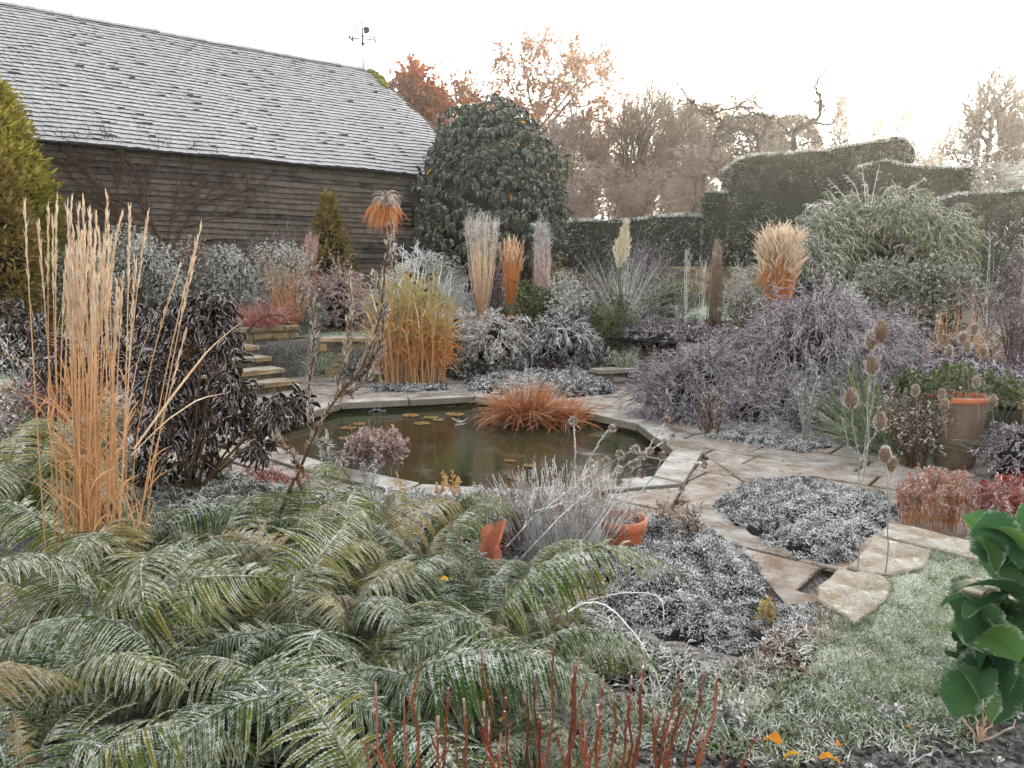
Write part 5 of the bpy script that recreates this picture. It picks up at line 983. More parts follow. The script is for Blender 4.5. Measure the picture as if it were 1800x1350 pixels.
mat_plant('frosted_bed_cover', 'leafy frosted carpet along the foot of the barn', None, .50, .2, M_greengrey, 265, 900, .06, P_world=[(-9.5, 13.0), (-6.6, 14.0), (-4.4, 16.2), (-1.5, 16.6), (-2.0, 19.5), (-8.5, 15.6)], group=None, sprig=.2)
mat_plant('frosted_bed_cover', 'leaf strewn frosted bed between the left steps and the barn border', None, .40, .16, M_brownseed, 266, 1300, .05, P_world=[(-8.5, 8.6), (-5.4, 9.4), (-4.9, 12.4), (-6.8, 13.2), (-9.5, 12.6)], group=None, sprig=.16)
mat_plant('frosted_bed_cover', 'rusty frosted low plants in the left bed beside the pond terrace', None, .12, .16, M_brownseed, 267, 1900, .045, P_world=[(-6, 4.4), (-2.6, 5.2), (-3.3, 7.2), (-4.4, 9.8), (-7.5, 8.2)], group=None, sprig=.14)
# heather like clump and red bush at the right of the paving
shrub('sedum_clump', 'dense russet stemmed clump with white rimed tops beside the long edging slab', 1652, 812, 5.3, 150, (M_orange, M_pink), 271, n=85, sub=(5, .4, .25), tw=(4, .6, .08), leaf=(4, .022, .010, .2), up=.6, r0=.004, pos=(at(1655, 925, 5.2)[0], 5.25, LOW + .02), root_w=.42, spread=1.1, cat='perennial')
shrub('red_leaved_clump', 'bright red orange feathery clump at the right edge', 1782, 830, 4.9, 110, (M_red, M_red), 272, n=50, sub=(6, .5, .3), tw=(5, .6, .1), leaf=(5, .03, .012, .2), up=.5, r0=.004, pos=(at(1780, 945, 4.8)[0], 4.85, LOW + .05), root_w=.42, cat='perennial')
dome('dark_trailing_plant', 'dark plum trailing plant hanging on the brown stone wall', 1790, 720, 6.2, 130, 60, (M_purpletw, M_purple), 273, 90, .25, (7, .7, .08), (4, .025, .015), 1.2, pos=(at(1800, 800, 6.3)[0], 6.35, .0), H=.42)
# mats
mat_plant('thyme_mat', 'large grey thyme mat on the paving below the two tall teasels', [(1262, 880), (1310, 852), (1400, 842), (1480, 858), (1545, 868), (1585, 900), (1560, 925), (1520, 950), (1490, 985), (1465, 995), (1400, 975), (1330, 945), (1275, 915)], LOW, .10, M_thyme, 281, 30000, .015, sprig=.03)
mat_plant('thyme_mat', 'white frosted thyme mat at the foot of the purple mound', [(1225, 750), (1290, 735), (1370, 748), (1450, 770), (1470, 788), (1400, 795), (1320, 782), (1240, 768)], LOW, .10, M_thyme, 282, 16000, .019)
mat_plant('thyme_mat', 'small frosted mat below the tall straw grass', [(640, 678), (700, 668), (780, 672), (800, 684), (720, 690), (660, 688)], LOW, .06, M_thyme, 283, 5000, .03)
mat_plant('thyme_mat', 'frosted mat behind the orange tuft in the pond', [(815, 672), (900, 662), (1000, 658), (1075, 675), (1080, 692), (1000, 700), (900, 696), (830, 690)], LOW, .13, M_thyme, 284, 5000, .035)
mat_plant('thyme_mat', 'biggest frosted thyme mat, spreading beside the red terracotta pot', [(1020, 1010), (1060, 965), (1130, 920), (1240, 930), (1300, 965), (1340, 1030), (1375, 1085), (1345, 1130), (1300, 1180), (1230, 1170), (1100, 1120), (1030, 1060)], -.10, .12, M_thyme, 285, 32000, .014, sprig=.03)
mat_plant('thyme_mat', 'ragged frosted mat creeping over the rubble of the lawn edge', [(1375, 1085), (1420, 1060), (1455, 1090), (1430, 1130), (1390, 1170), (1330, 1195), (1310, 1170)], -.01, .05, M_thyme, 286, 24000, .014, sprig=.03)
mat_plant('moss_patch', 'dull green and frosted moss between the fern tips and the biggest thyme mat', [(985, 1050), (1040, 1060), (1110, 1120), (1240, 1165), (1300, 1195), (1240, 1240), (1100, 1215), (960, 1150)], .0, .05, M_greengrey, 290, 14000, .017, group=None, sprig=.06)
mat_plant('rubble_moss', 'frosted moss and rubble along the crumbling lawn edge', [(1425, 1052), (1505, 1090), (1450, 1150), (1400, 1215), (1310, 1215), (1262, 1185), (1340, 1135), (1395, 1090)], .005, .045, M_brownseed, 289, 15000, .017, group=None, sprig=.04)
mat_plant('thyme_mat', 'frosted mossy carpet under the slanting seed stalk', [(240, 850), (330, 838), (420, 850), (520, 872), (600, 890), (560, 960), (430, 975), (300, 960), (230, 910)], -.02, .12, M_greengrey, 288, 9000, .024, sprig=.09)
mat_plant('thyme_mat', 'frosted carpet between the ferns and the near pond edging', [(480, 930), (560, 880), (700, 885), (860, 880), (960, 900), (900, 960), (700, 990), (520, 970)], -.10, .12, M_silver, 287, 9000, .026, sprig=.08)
# ================================================================ along the retaining wall, pond
WALLP = 'frosted plants along the retaining wall'
def wdome(lab, u, Y, w, H, mats, seed, zb=None, name='collapsed_perennial', **k): return dome(name, lab, u, 0, Y, w, 0, mats, seed, pos=on(u, Y) if zb is None else (at(u, 600, Y)[0], Y, zb), H=H, group=WALLP, cat='perennial', **k)
GD = (M_purpletw, M_purple); GR = (M_stemg, M_brownseed)
wdome('slumped grey perennial over the wall just right of the tall straw grass', 870, 13.0, 120, .62, GR, 301, .35, n=220, L=.4, droop=1.6, leaf=(4, .06, .022))
wdome('dark slumped perennial in the middle of the terrace wall top', 985, 13.3, 150, .55, (M_stemg, M_black), 302, .35, n=240, L=.4, droop=1.6, leaf=(4, .06, .025))
wdome('rimed low perennial on the wall top at the right end', 1130, 14.2, 130, .35, GD, 303, .38, n=200, L=.35, droop=1.2, leaf=(4, .05, .02))
wdome('grey twiggy perennial behind the slumped one', 800, 13.6, 80, .55, GR, 304, None, n=150, L=.35, droop=.8)
wdome('purple grey perennial between the two green shrubs', 1000, 13.9, 90, .5, GD, 305, None, n=150, L=.35, droop=.8)
for i, (u, Y, w, h, m, lab) in enumerate([(820, 12.7, 80, .36, M_darkleaf, 'dark ferny plant at the wall foot beside the tall straw grass'), (890, 12.6, 90, .42, M_darkleaf, 'dark leafy plant at the wall foot behind the pond tuft'), (960, 12.9, 80, .40, M_black, 'blackened plant at the wall foot'), (1015, 13.1, 70, .40, M_silver, 'pale silvery leaved plant at the wall foot'), (1075, 13.2, 90, .45, M_darkleaf, 'dark green clump at the wall foot towards the right'), (1130, 12.6, 110, .55, M_purple, 'purplish dead perennial in front of the right end of the wall'), (630, 12.4, 60, .35, M_darkleaf, 'small dark plant at the wall foot left of the tall straw grass'), (1180, 11.6, 120, .5, M_purple, 'purplish brown perennial before the left flank of the mound')]):
    shrub('wall_foot_plant', lab, u, 0, Y, w, (M_stemb, m), 310 + i, n=14, sub=(6, .7, .45), tw=(5, .7, .18), leaf=(5, .07, .03, .6), up=-.3, r0=.006, pos=(at(u, 650, Y)[0], Y, LOW), H=h, cat='perennial', group=WALLP)
for i, (u, v, Y, lab) in enumerate([(560, 640, 12.2, 'green fern like tuft on the wall left of the straw grass'), (1100, 645, 12.3, 'drooping frosted grass tuft at the right end of the wall')]):
    tuft('wall_tuft', lab, u, 600, Y, 90, M_grassgreen, 320 + i, 90, .012, 1.6, pos=(at(u, v, Y)[0], Y, LOW + .2), H=.35, group=WALLP)
single('stone_bench_slab', (lambda m: (box(m, [0, 0, 0], [.55, .18, .03], [[.94, .34, 0], [-.34, .94, 0], [0, 0, 1]], .01, np.random.default_rng(3), .5), box(m, [-.3, -.1, -.12], [.1, .1, .09], None, .01, np.random.default_rng(4), .2), box(m, [.3, .1, -.12], [.1, .1, .09], None, .01, np.random.default_rng(5), .2), m)[-1])(MB()), M_cope, on(1100, 12.2)[:2].tolist() + [LOW + .21], 'frosted flat slab standing low against the right end of the wall', 'stone slab')
single('stone_block', (lambda m: (box(m, [0, 0, 0], [.22, .16, .06], None, .015, np.random.default_rng(3), .9), m)[-1])(MB()), M_wallst, [*G(650, 668, LOW)[:2], LOW + .06], 'loose tan block lying on the terrace left of the straw grass', 'stone block')
# orange sedge clump standing in the pond
WZ = LOW - .11
c = G(925, 745, WZ); tuft('pond_sedge', 'russet orange sedge tussock standing in the pond with frosted leaf tips', 925, 650, c[1], 128, plant('russet_sedge', [(.22, .055, .014), (.36, .11, .03), (.42, .20, .09), (.42, .34, .27)], edge=.5, up=.22, transl=.35), 331, 520, .020, 2.1, wig=.13, pos=c, H=.54, root_w=.24, tint=(-.05, .85), fr=(.85, .08), lean=.85, up0=.6, cat='sedge', asp=.8)
c = G(985, 748, WZ); tuft('pond_sedge', 'smaller flattened sedge tussock joined to the right of the big russet one', 985, 690, c[1], 110, bpy.data.materials['russet_sedge'], 332, 300, .018, 2.2, wig=.13, pos=c, H=.42, root_w=.24, tint=(-.05, .8), fr=(.85, .08), lean=.9, up0=.5, cat='sedge', asp=.8)
c = G(915, 742, WZ); sheaf('pond_sedge_stalks', 'few pale upright stalks out of the russet sedge tussock', 908, 622, c[1], [(0, 6), (1, 22)], (M_stemg, M_stemg), 333, 9, frq=1, o=c, cat='sedge', ragged=.2)
M_lily = plant('yellowing_lily_leaf', [(.12, .055, .02), (.21, .11, .035), (.15, .13, .035)], edge=.25, up=.12, transl=.1)
def lily(label, u, v, rad, seed):
    r = np.random.default_rng(seed); o = G(u, v, WZ + .006); m = MB(); n = 22; a = np.linspace(.18, 6.28 - .18, n) + r.uniform(0, 6); rr = rad * (1 + .05 * r.normal(size=n)); z = np.abs(r.normal(0, .004, n))
    m.add(np.concatenate([[[0, 0, .002]], np.c_[rr * np.cos(a), rr * np.sin(a), z]]), None, [[0, i + 1, i + 2] for i in range(n - 1)], np.r_[.1, np.full(n, .9)], r.random()); single('lily_pad', m, M_lily, o, label, 'lily pad', 'lily pads on the pond')
for i, (u, v, s, lab) in enumerate([(706, 714, .10, 'lily pad closest under the far coping'), (748, 713, .11, 'lily pad right beside the far coping, next to the first'), (788, 713, .12, 'greenish lily pad nearest the russet sedge'), (722, 730, .11, 'large lily pad at the left of the floating group'), (757, 734, .10, 'brown lily pad in the middle of the floating group'), (742, 744, .10, 'lily pad at the front of the floating group'), (800, 728, .12, 'lily pad between the group and the russet sedge'), (770, 738, .08, 'small brown lily pad beside the frosted twig'), (613, 752, .10, 'lily pad near the left edge of the pond'), (632, 745, .08, 'small lily pad near the left edge'), (606, 770, .07, 'tiny brown lily pad by the left coping'), (897, 810, .06, 'pale floating leaf in the middle of the open water'), (930, 818, .06, 'floating leaf below the sedge'), (640, 760, .06, 'small floating leaf beside the pond plant'), (905, 840, .07, 'floating leaf close to the near coping')]): lily(lab, u, v, s, 340 + i)
for i, (pts, lab) in enumerate([([(795, 735), (806, 742), (818, 738)], 'little rimed twig floating between the lily pads and the sedge'), ([(800, 748), (812, 745), (808, 738)], 'crossed rimed twig floating by the lily pads'), ([(648, 724), (660, 719), (676, 723)], 'frosted debris floating in the far left corner of the pond')]):
    P = np.array([G(u, v, WZ + .01 + .03 * (j == 1)) for j, (u, v) in enumerate(pts)]); m = MB(); t = np.linspace(0, 2, 9); Q = np.stack([np.interp(t, [0, 1, 2], P[:, k]) for k in range(3)], 1) - P[0]; tubes(m, Q[None], .005, .003, 5, .7, .2); s2 = sprout(Q[None], 5, .1, 1, .8, .09, 4, np.random.default_rng(i), .5); tubes(m, s2, .003, .002, 4, .8, .4); single('floating_twig', m, M_stemg, P[0], lab, 'twig')
# plant rooted at the near left coping
shrub('pond_edge_plant', 'rounded pinkish brown rimed plant hanging over the near left pond edging', 662, 752, 6.7, 130, (M_stemg, M_pink), 351, n=60, sub=(5, .6, .3), tw=(4, .7, .1), leaf=(6, .028, .018, .4), up=.1, r0=.004, pos=(at(662, 840, 6.75)[0], 6.8, LOW), root_w=.35, cat='perennial')
tuft('pond_edge_tuft', 'thin white rimed spikes left of the pinkish pond edge plant', 640, 745, 6.8, 80, M_silver, 352, 45, .006, .4, pos=(at(640, 825, 6.85)[0], 6.9, LOW), H=.40, lean=.4)
M_goldfern = plant('golden_fern', [(.34, .17, .04), (.48, .28, .09), (.42, .31, .16)], edge=.6, up=.25, transl=.35)
def blob_left():
    # blackened dahlias
    b = G(330, 880, .0); b[1] = 5.2; b[0] = at(330, 800, 5.2)[0]
    blobs('dead_dahlia', 'tall blackened dahlia with shrivelled hanging leaves, right of the reed grass', b, [(330, 560, 55, 40, 150), (375, 545, 35, 35, 90), (290, 590, 50, 40, 110), (395, 600, 30, 30, 70), (330, 640, 60, 45, 130), (270, 660, 40, 50, 90), (400, 660, 25, 50, 60), (350, 710, 70, 45, 120), (280, 740, 55, 60, 110), (385, 735, 35, 55, 80), (330, 800, 60, 50, 100), (260, 820, 40, 50, 60), (448, 745, 22, 35, 55), (480, 720, 28, 26, 55), (525, 712, 26, 26, 60), (455, 790, 20, 26, 40), (425, 700, 25, 45, 55)], (M_stemb, M_black), 401, 5.2, leaf=(.105, .045), per=1.35, curl=.5, cat='dahlia', group='blackened dahlias', thick=.6)
    b = on(60, 6.6); blobs('dead_dahlia', 'blackened dahlia at the far left edge', b, [(20, 560, 35, 40, 90), (55, 575, 40, 35, 80), (0, 620, 40, 35, 70), (85, 620, 35, 40, 70), (70, 655, 40, 30, 60)], (M_stemb, M_black), 402, 6.6, leaf=(.105, .045), per=1.3, curl=.5, cat='dahlia', group='blackened dahlias')
    b = on(110, 6.0); blobs('dead_dahlia', 'low purple black dahlia seen between the reed stems', b, [(105, 620, 40, 35, 90), (80, 645, 30, 25, 50), (200, 630, 50, 45, 90), (150, 660, 50, 30, 70), (215, 560, 40, 40, 60)], (M_stemb, M_black), 403, 6.1, leaf=(.105, .045), per=1.3, curl=.5, cat='dahlia', group='blackened dahlias')
    bshrub('russet leaved shrub behind the left fern', 75, 650, 6.2, 190, (M_stemb, M_red), 404, n=16, sub=(7, .7, .4), tw=(5, .7, .15), leaf=(3, .04, .026, .4))
    bshrub('rust coloured low shrub by the short stone wall', 40, 690, 7.2, 150, (M_stemb, M_brownseed), 405, n=14, sub=(7, .7, .4), tw=(5, .7, .15), leaf=(4, .04, .026, .4))
    bshrub('green herb spilling over the short stone wall', 60, 738, 5.6, 120, (M_stemb, M_green), 406, n=14, sub=(7, .8, .4), tw=(5, .7, .15), leaf=(5, .035, .022, .4))
    bshrub('small pink grey shrub under the dahlia', 240, 690, 6.6, 110, (M_stemg, M_pink), 407, n=12, leaf=(3, .04, .02, .3))
    tuft('green_grass_tuft', 'long green frosted grass leaves left behind the reed grass', 60, 520, 7.6, 170, M_grassgreen, 408, 120, .012, 1.4)
    tuft('green_grass_tuft', 'green grass tuft between the reed grass and the pier', 150, 540, 8.4, 130, M_grassgreen, 409, 110, .012, 1.4)
    bshrub('pinkish frosted astilbe like shrub in the bed under the dahlia', 460, 812, 5.6, 110, (M_red, M_pink), 410, n=16, sub=(6, .7, .4), tw=(5, .6, .15), leaf=(4, .028, .012, .2), pos=(at(455, 870, 5.7)[0], 5.7, -.10), H=.22)
    shrub('hydrangea_stem', 'umbel headed frosted plant at the extreme left edge', 18, 490, 6.0, 120, (M_stemg, M_silver), 411, n=6, sub=(3, .5, .25), tw=(9, .9, .08), leaf=(4, .03, .02, .2), r0=.007, cat='perennial')
blob_left()
def cloud(lab, u, Y, bl, mats, seed, **k): blobs('frosted_shrub', lab, on(u, Y), bl, mats, seed, Y, leaf=k.pop('leaf', (.06, .03)), droop=.4, curl=.08, cat='shrub', group=BORD, stem_r=.014, thick=.8, fr_m=.2, **k)
cloud('broad grey shrub with white rimed top, sloping right behind the reed grass', 240, 13.0, [(225, 425, 45, 30, 420), (262, 450, 45, 35, 420), (285, 490, 40, 40, 380), (245, 510, 50, 40, 380), (290, 540, 35, 35, 260), (200, 470, 45, 40, 320)], (M_stemb, M_silver), 421)
cloud('pair of grey humps with white flat heads below the barn climber', 405, 14.0, [(395, 450, 32, 22, 300), (425, 470, 30, 25, 300), (380, 490, 40, 30, 300), (410, 510, 35, 30, 260)], (M_stemb, M_silver), 422)
cloud('grey shrub with pale rimed clusters left of the pink tied grass', 500, 13.8, [(478, 445, 32, 24, 320), (515, 455, 35, 28, 360), (500, 495, 45, 32, 360), (530, 520, 32, 35, 260), (465, 500, 28, 28, 200)], (M_stemb, M_silver), 423)
cloud('russet and green shrub between the two grey ones', 345, 14.4, [(340, 440, 30, 25, 260), (360, 480, 35, 30, 260), (330, 500, 35, 35, 260)], (M_stemb, M_brownseed), 424)
cloud('dark leafy shrub filling the corner under the golden conifer', 130, 11.6, [(130, 470, 45, 35, 320), (180, 500, 45, 40, 320), (110, 530, 50, 40, 320), (165, 550, 50, 35, 300)], (M_stemb, M_greengrey), 425)
cloud('rimed shrub at the foot of the round evergreen', 790, 15.2, [(775, 470, 35, 25, 260), (810, 485, 35, 25, 260), (790, 510, 40, 25, 240)], (M_stemg, M_greengrey), 426)
cloud('pale frosted shrub between the green ones in the far border', 1000, 13.6, [(990, 500, 28, 25, 240), (1015, 520, 28, 25, 240), (985, 535, 28, 20, 200)], (M_stemg, M_silver), 427)
cloud('dark green shrub low in front of the bank wall', 1190, 14.6, [(1180, 510, 32, 25, 260), (1215, 520, 28, 25, 240), (1160, 530, 28, 20, 200)], (M_stemb, M_green), 428)
cloud('bushy rimed shrub behind the top right shoulder of the purple mound', 1560, 11.6, [(1545, 480, 40, 28, 420), (1590, 495, 40, 30, 420), (1520, 505, 32, 25, 300), (1560, 530, 50, 30, 380)], (M_stemb, M_greengrey), 429)
cloud('rimed evergreen leaves at the right of the small dark trunk', 1700, 11.0, [(1690, 490, 35, 30, 380), (1720, 520, 32, 32, 340), (1670, 530, 30, 25, 260)], (M_stemb, M_greengrey), 430)
# ================================================================ foreground
# ---- reed grass, every stem its own part
def reed():
    r = np.random.default_rng(501); Y = 3.35; o = gp(at(150, 900, Y)[0], Y); root = thing('reed_grass', 'tall straw orange feather reed grass with pale plumes at the left', 'grass', o)
    st = [(r.normal(158, 21), r.uniform(355, 520)) for _ in range(50)]; L_ = []
    for b, vt in st: L_.append((b, b + (b - 152) * .35 + r.normal(10, 17), vt))
    L_ += [(102, 43, 362), (118, 68, 402), (205, 352, 404), (212, 340, 462), (200, 325, 590), (195, 228, 372), (205, 260, 376), (190, 315, 470), (112, 100, 352), (120, 118, 362), (140, 146, 352), (150, 188, 352)]
    for b, t, vt in L_:
        p0 = np.array([at(b, 900, Y)[0] + 0, Y + r.normal(0, .07), o[2]]); p1 = at(t, vt, Y + r.normal(0, .10)); q = np.linspace(0, 1, 12)[:, None]; bow = np.array([r.normal(0, .03), r.normal(0, .03), 0]); P = p0 + (p1 - p0) * q + bow * np.sin(q * 3.14) + (p1 - p0) * [1, 1, 0] * (q ** 2 - q) * .4 - o
        m = MB(); tubes(m, P[None], .0034, .0018, 5, np.linspace(.15, .8, 12)[None], np.clip(np.linspace(.0, .85, 12)[None] + r.normal(0, .1), 0, 1)); k = 5; b_, T = tang(np.repeat(P[None], k, 0), r.uniform(.1, .6, k)); leaves(m, b_, nrm(T + perp(T, r) * .35), r.uniform(.1, .3, k), .007, r, 1.2, .3, .6, .1, 6, None, .2, 2)
        s_ = put('stem', m, M_straw, root); n = 60; tt = r.uniform(.82, 1, n); b_, T = tang(np.repeat(P[None], n, 0), tt); h = MB(); leaves(h, b_, nrm(T + perp(T, r) * r.uniform(.05, .2, (n, 1))), r.uniform(.03, .055, n), .005, r, .0, r.random(n), .8, .5, 3, [.6, 1, .2], 0, 2); put('seed_head', h, M_reedhead, s_)
    for pts in ([(235, 790), (300, 700), (370, 610), (432, 560)], [(230, 800), (290, 740), (350, 700), (402, 690)], [(215, 780), (240, 640), (280, 530)]):
        q = np.array([at(u, v, Y - .1) for u, v in pts]) - o; t = np.linspace(0, len(q) - 1, 9); Q = np.stack([np.interp(t, np.arange(len(q)), q[:, i]) for i in range(3)], 1)[None]; m = MB(); ribbons(m, Q, .010, np.interp(np.linspace(0, 1, 9), [0, .4, 1], [.8, 1, .1]), r, None, .3, .9, .4, .8); put('blade', m, M_straw, root)
M_reedhead = plant('pale_reed_heads', [(.50, .38, .27), (.62, .52, .42)], edge=.35, up=.15, transl=.35)
reed()
# ---- ferns
def frond_mesh(seed, tint0, npin=58, brown=0.):
    r = np.random.default_rng(seed); P = 34; FE = r.uniform(.86, 1.04); t = np.linspace(0, 1, P); el = np.interp(t, [0, .25, .6, 1], [R(80), R(52), R(2), R(-58)]) + r.normal(0, .03); ds = 1 / (P - 1); yaw = r.normal(0, .25) * t ** 1.5
    d = np.stack([np.cos(el) * np.cos(yaw), np.cos(el) * np.sin(yaw), np.sin(el)], 1); path = np.concatenate([[[0, 0, 0]], np.cumsum(d[:-1] * ds, 0)]); mb = MB(); tubes(mb, path[None], .007, .0025, 5, .6, tint0)
    tp = np.linspace(.10, .985, npin); b, T = tang(np.repeat(path[None], npin, 0), tp); up = nrm(np.cross(np.cross(T, [0, 0, 1.]), T)); sd = nrm(np.cross(T, up)); Lp = .225 * np.interp(tp, [0, .1, .4, .75, 1], [.35, .55, 1, .68, .10])
    for sg in (-1, 1):
        q = r.uniform(.85, 1.1, npin); d0 = nrm(sd * sg + T * .38 + up * r.normal(-.02, .12, (npin, 1)) + r.normal(0, .06, (npin, 3))); pth = walk(b, d0, Lp * q, 10, r, r.uniform(-1.9, -.7, npin), .05); tubes(mb, pth, Lp * .010, Lp * .004, 3, .55, tint0)
        Pn = 34; idx = np.linspace(0, 9, Pn); lo = np.minimum(idx.astype(int), 8); fr_ = (idx - lo)[None, :, None]; pp = pth[:, lo] * (1 - fr_) + pth[:, lo + 1] * fr_; tt_ = np.linspace(0, 1, Pn)
        pr = np.interp(tt_, [0, .08, .35, .8, 1], [.55, .95, 1, .55, .12]) * (1 + .30 * np.where(np.arange(Pn) % 2, 1, -1)); ribbons(mb, pp, Lp * q * .080 * r.uniform(.8, 1.15, npin), pr, None, np.cross(d0, up) * sg, r.uniform(.1, .5), FE, .0, np.clip(tint0 + r.normal(0, .10, (npin, 1)) + .12 * tt_[None], 0, 1))
    return mb.mesh('frond', M_fern)
M_fern = plant('frosted_fern', [(.020, .044, .014), (.055, .098, .022), (.135, .155, .032), (.25, .20, .055), (.24, .155, .065)], edge=.76, up=.24, transl=.40, grain=60, var=.12, frost=(.68, .70, .68))
FR = [frond_mesh(510 + i, t) for i, t in enumerate([.22, .30, .40, .12, .48, .62, .82, .26, .36, .18])]
def fern(label, x, y, n, L, seed, pick, lean=(0, 0), z=None, group='lady ferns of the foreground'):
    r = np.random.default_rng(seed); o = gp(x, y) if z is None else np.array([x, y, z]); root = thing('fern', label, 'fern', o, group); a0 = r.uniform(0, 6.28)
    for i in range(n):
        a = a0 + i / n * 6.283 + r.normal(0, .2); f = bpy.data.objects.new('frond', FR[r.choice(pick)]); COL.objects.link(f); f.parent = root; s = L * 1.42 * r.uniform(.62, 1.2); f.scale = (s, s, s * r.uniform(.9, 1.3)); f.rotation_euler = (r.normal(0, .34), r.normal(.0, .2), a + .25 * math.sin(-a)); f.location = (.05 * math.cos(a), .05 * math.sin(a), 0)
    return root
G_, O_, Y_ = [0, 1, 3, 2, 7, 8, 9], [1, 2, 4, 0, 7, 8, 5], [4, 5, 6, 2, 8]
FERNS = [(-1.20, 1.75, 14, .74, G_, 'dark green fern in the bottom left corner'), (-.72, 1.62, 14, .72, G_, 'green fern at the bottom edge, second from the left corner'), (-.28, 1.75, 13, .66, G_, 'bright green fern above the bottom edge beside the red stems'), (-1.55, 2.25, 14, .78, O_, 'olive fern at the left edge of the fern bank'), (-1.00, 2.25, 15, .78, G_, 'green fern in the heart of the fern bank'), (-.52, 2.25, 14, .72, G_, 'rounded green fern with a broad glowing frond over dark shade'), (-.12, 2.30, 11, .54, O_, 'fern with long frosted fronds reaching right over the red stems'),
         (-1.62, 2.85, 14, .75, O_, 'olive green fern just in front of the reed grass'), (-1.12, 2.85, 14, .72, Y_, 'yellowing fern behind the middle of the bank'), (-.62, 2.85, 14, .70, O_, 'fern with gold ribbed fronds right of the yellowing one'), (-.15, 2.85, 13, .62, G_, 'green fern at the right end of the bank by the broken pot'), (-1.30, 3.35, 12, .62, O_, 'pale frosted fern at the back of the bank, right of the reed grass'), (-.80, 3.45, 12, .58, Y_, 'brownish fern at the back of the bank below the slanting seed stalk'), (-.35, 3.40, 11, .52, O_, 'low frosted fern behind the glowing green one'), (-1.95, 3.5, 12, .62, G_, 'green fern at the foot of the reed grass'), (.10, 2.02, 8, .36, O_, 'small fern among the red stems'), (.04, 2.78, 8, .38, Y_, 'small tawny fern at the right tip of the bank')]
FERNS += [(-.02, 3.25, 11, .50, G_, 'low green fern reaching to the red pot shards'), (-1.62, 3.85, 12, .58, O_, 'fern behind the reed grass base on its right'), (-.55, 3.95, 10, .48, Y_, 'small gold brown fern below the frosted carpet'), (-1.15, 3.95, 11, .52, O_, 'pale fern at the back of the bank in front of the dahlia')]
for i, (x, y, n, L, pk, lab) in enumerate(FERNS): fern(lab, x, y, max(7, n - 5), L * (1.1 if y > 2.7 else .92 if y > 2 else .78), 520 + i, pk)
fern('drooping frosted fern at the left edge behind the reed grass', at(10, 800, 4.6)[0], 4.6, 15, .85, 560, [2, 4, 5, 1]); fern('second drooping fern close behind the reed grass', at(75, 800, 5.0)[0], 5.0, 12, .62, 561, [2, 1, 4])
def upright_frond():
    o = gp(at(20, 1200, 1.95)[0], 1.95); root = thing('fern', 'single upright tawny frond at the left edge', 'fern', o, 'lady ferns of the foreground')
    for k, (a, s) in enumerate(((.3, .95), (2.2, .7))): f = bpy.data.objects.new('frond', FR[6]); COL.objects.link(f); f.parent = root; f.scale = (s * .55, s * .4, s * 1.3); f.rotation_euler = (0, -.55, a)
upright_frond()
def small_fern(label, u, v, vt, Y, seed):
    r = np.random.default_rng(seed); o = np.array([at(u, v, Y)[0], Y, max(LOW, at(u, v, Y)[2])]); root = thing('small_fern', label, 'fern', o, 'little golden ferns by the pond'); H = hgt(u, vt, Y, o); m = MB(); n = 3; p = walk(np.zeros((n, 3)), nrm(np.stack([r.normal(0, .25, n), r.normal(0, .2, n), np.ones(n)], 1)), H * np.array([1, .75, .6]), 9, r, -.2, .04); tubes(m, p, .003, .0015, 4, .6, .3); s2 = sprout(p, 22, .25, 1, 1.1, H * .25, 4, r, -.3, .06, .7); ribbons(m, s2, .014, [.8, 1, .8, .2], r, None, .2, .9, .15, r.random(len(s2))); put('frond', m, M_goldfern, root)
for i, (u, v, vt, Y, lab) in enumerate([(800, 880, 812, 5.4, 'golden fern frond standing before the near pond edging'), (716, 880, 826, 5.4, 'golden frosted fern below the pond edge plant'), (695, 885, 850, 5.2, 'small orange fern left of the golden pair'), (770, 885, 832, 5.3, 'pinkish dried fern between the golden ferns')]): small_fern(lab, u, v, vt, Y, 570 + i)
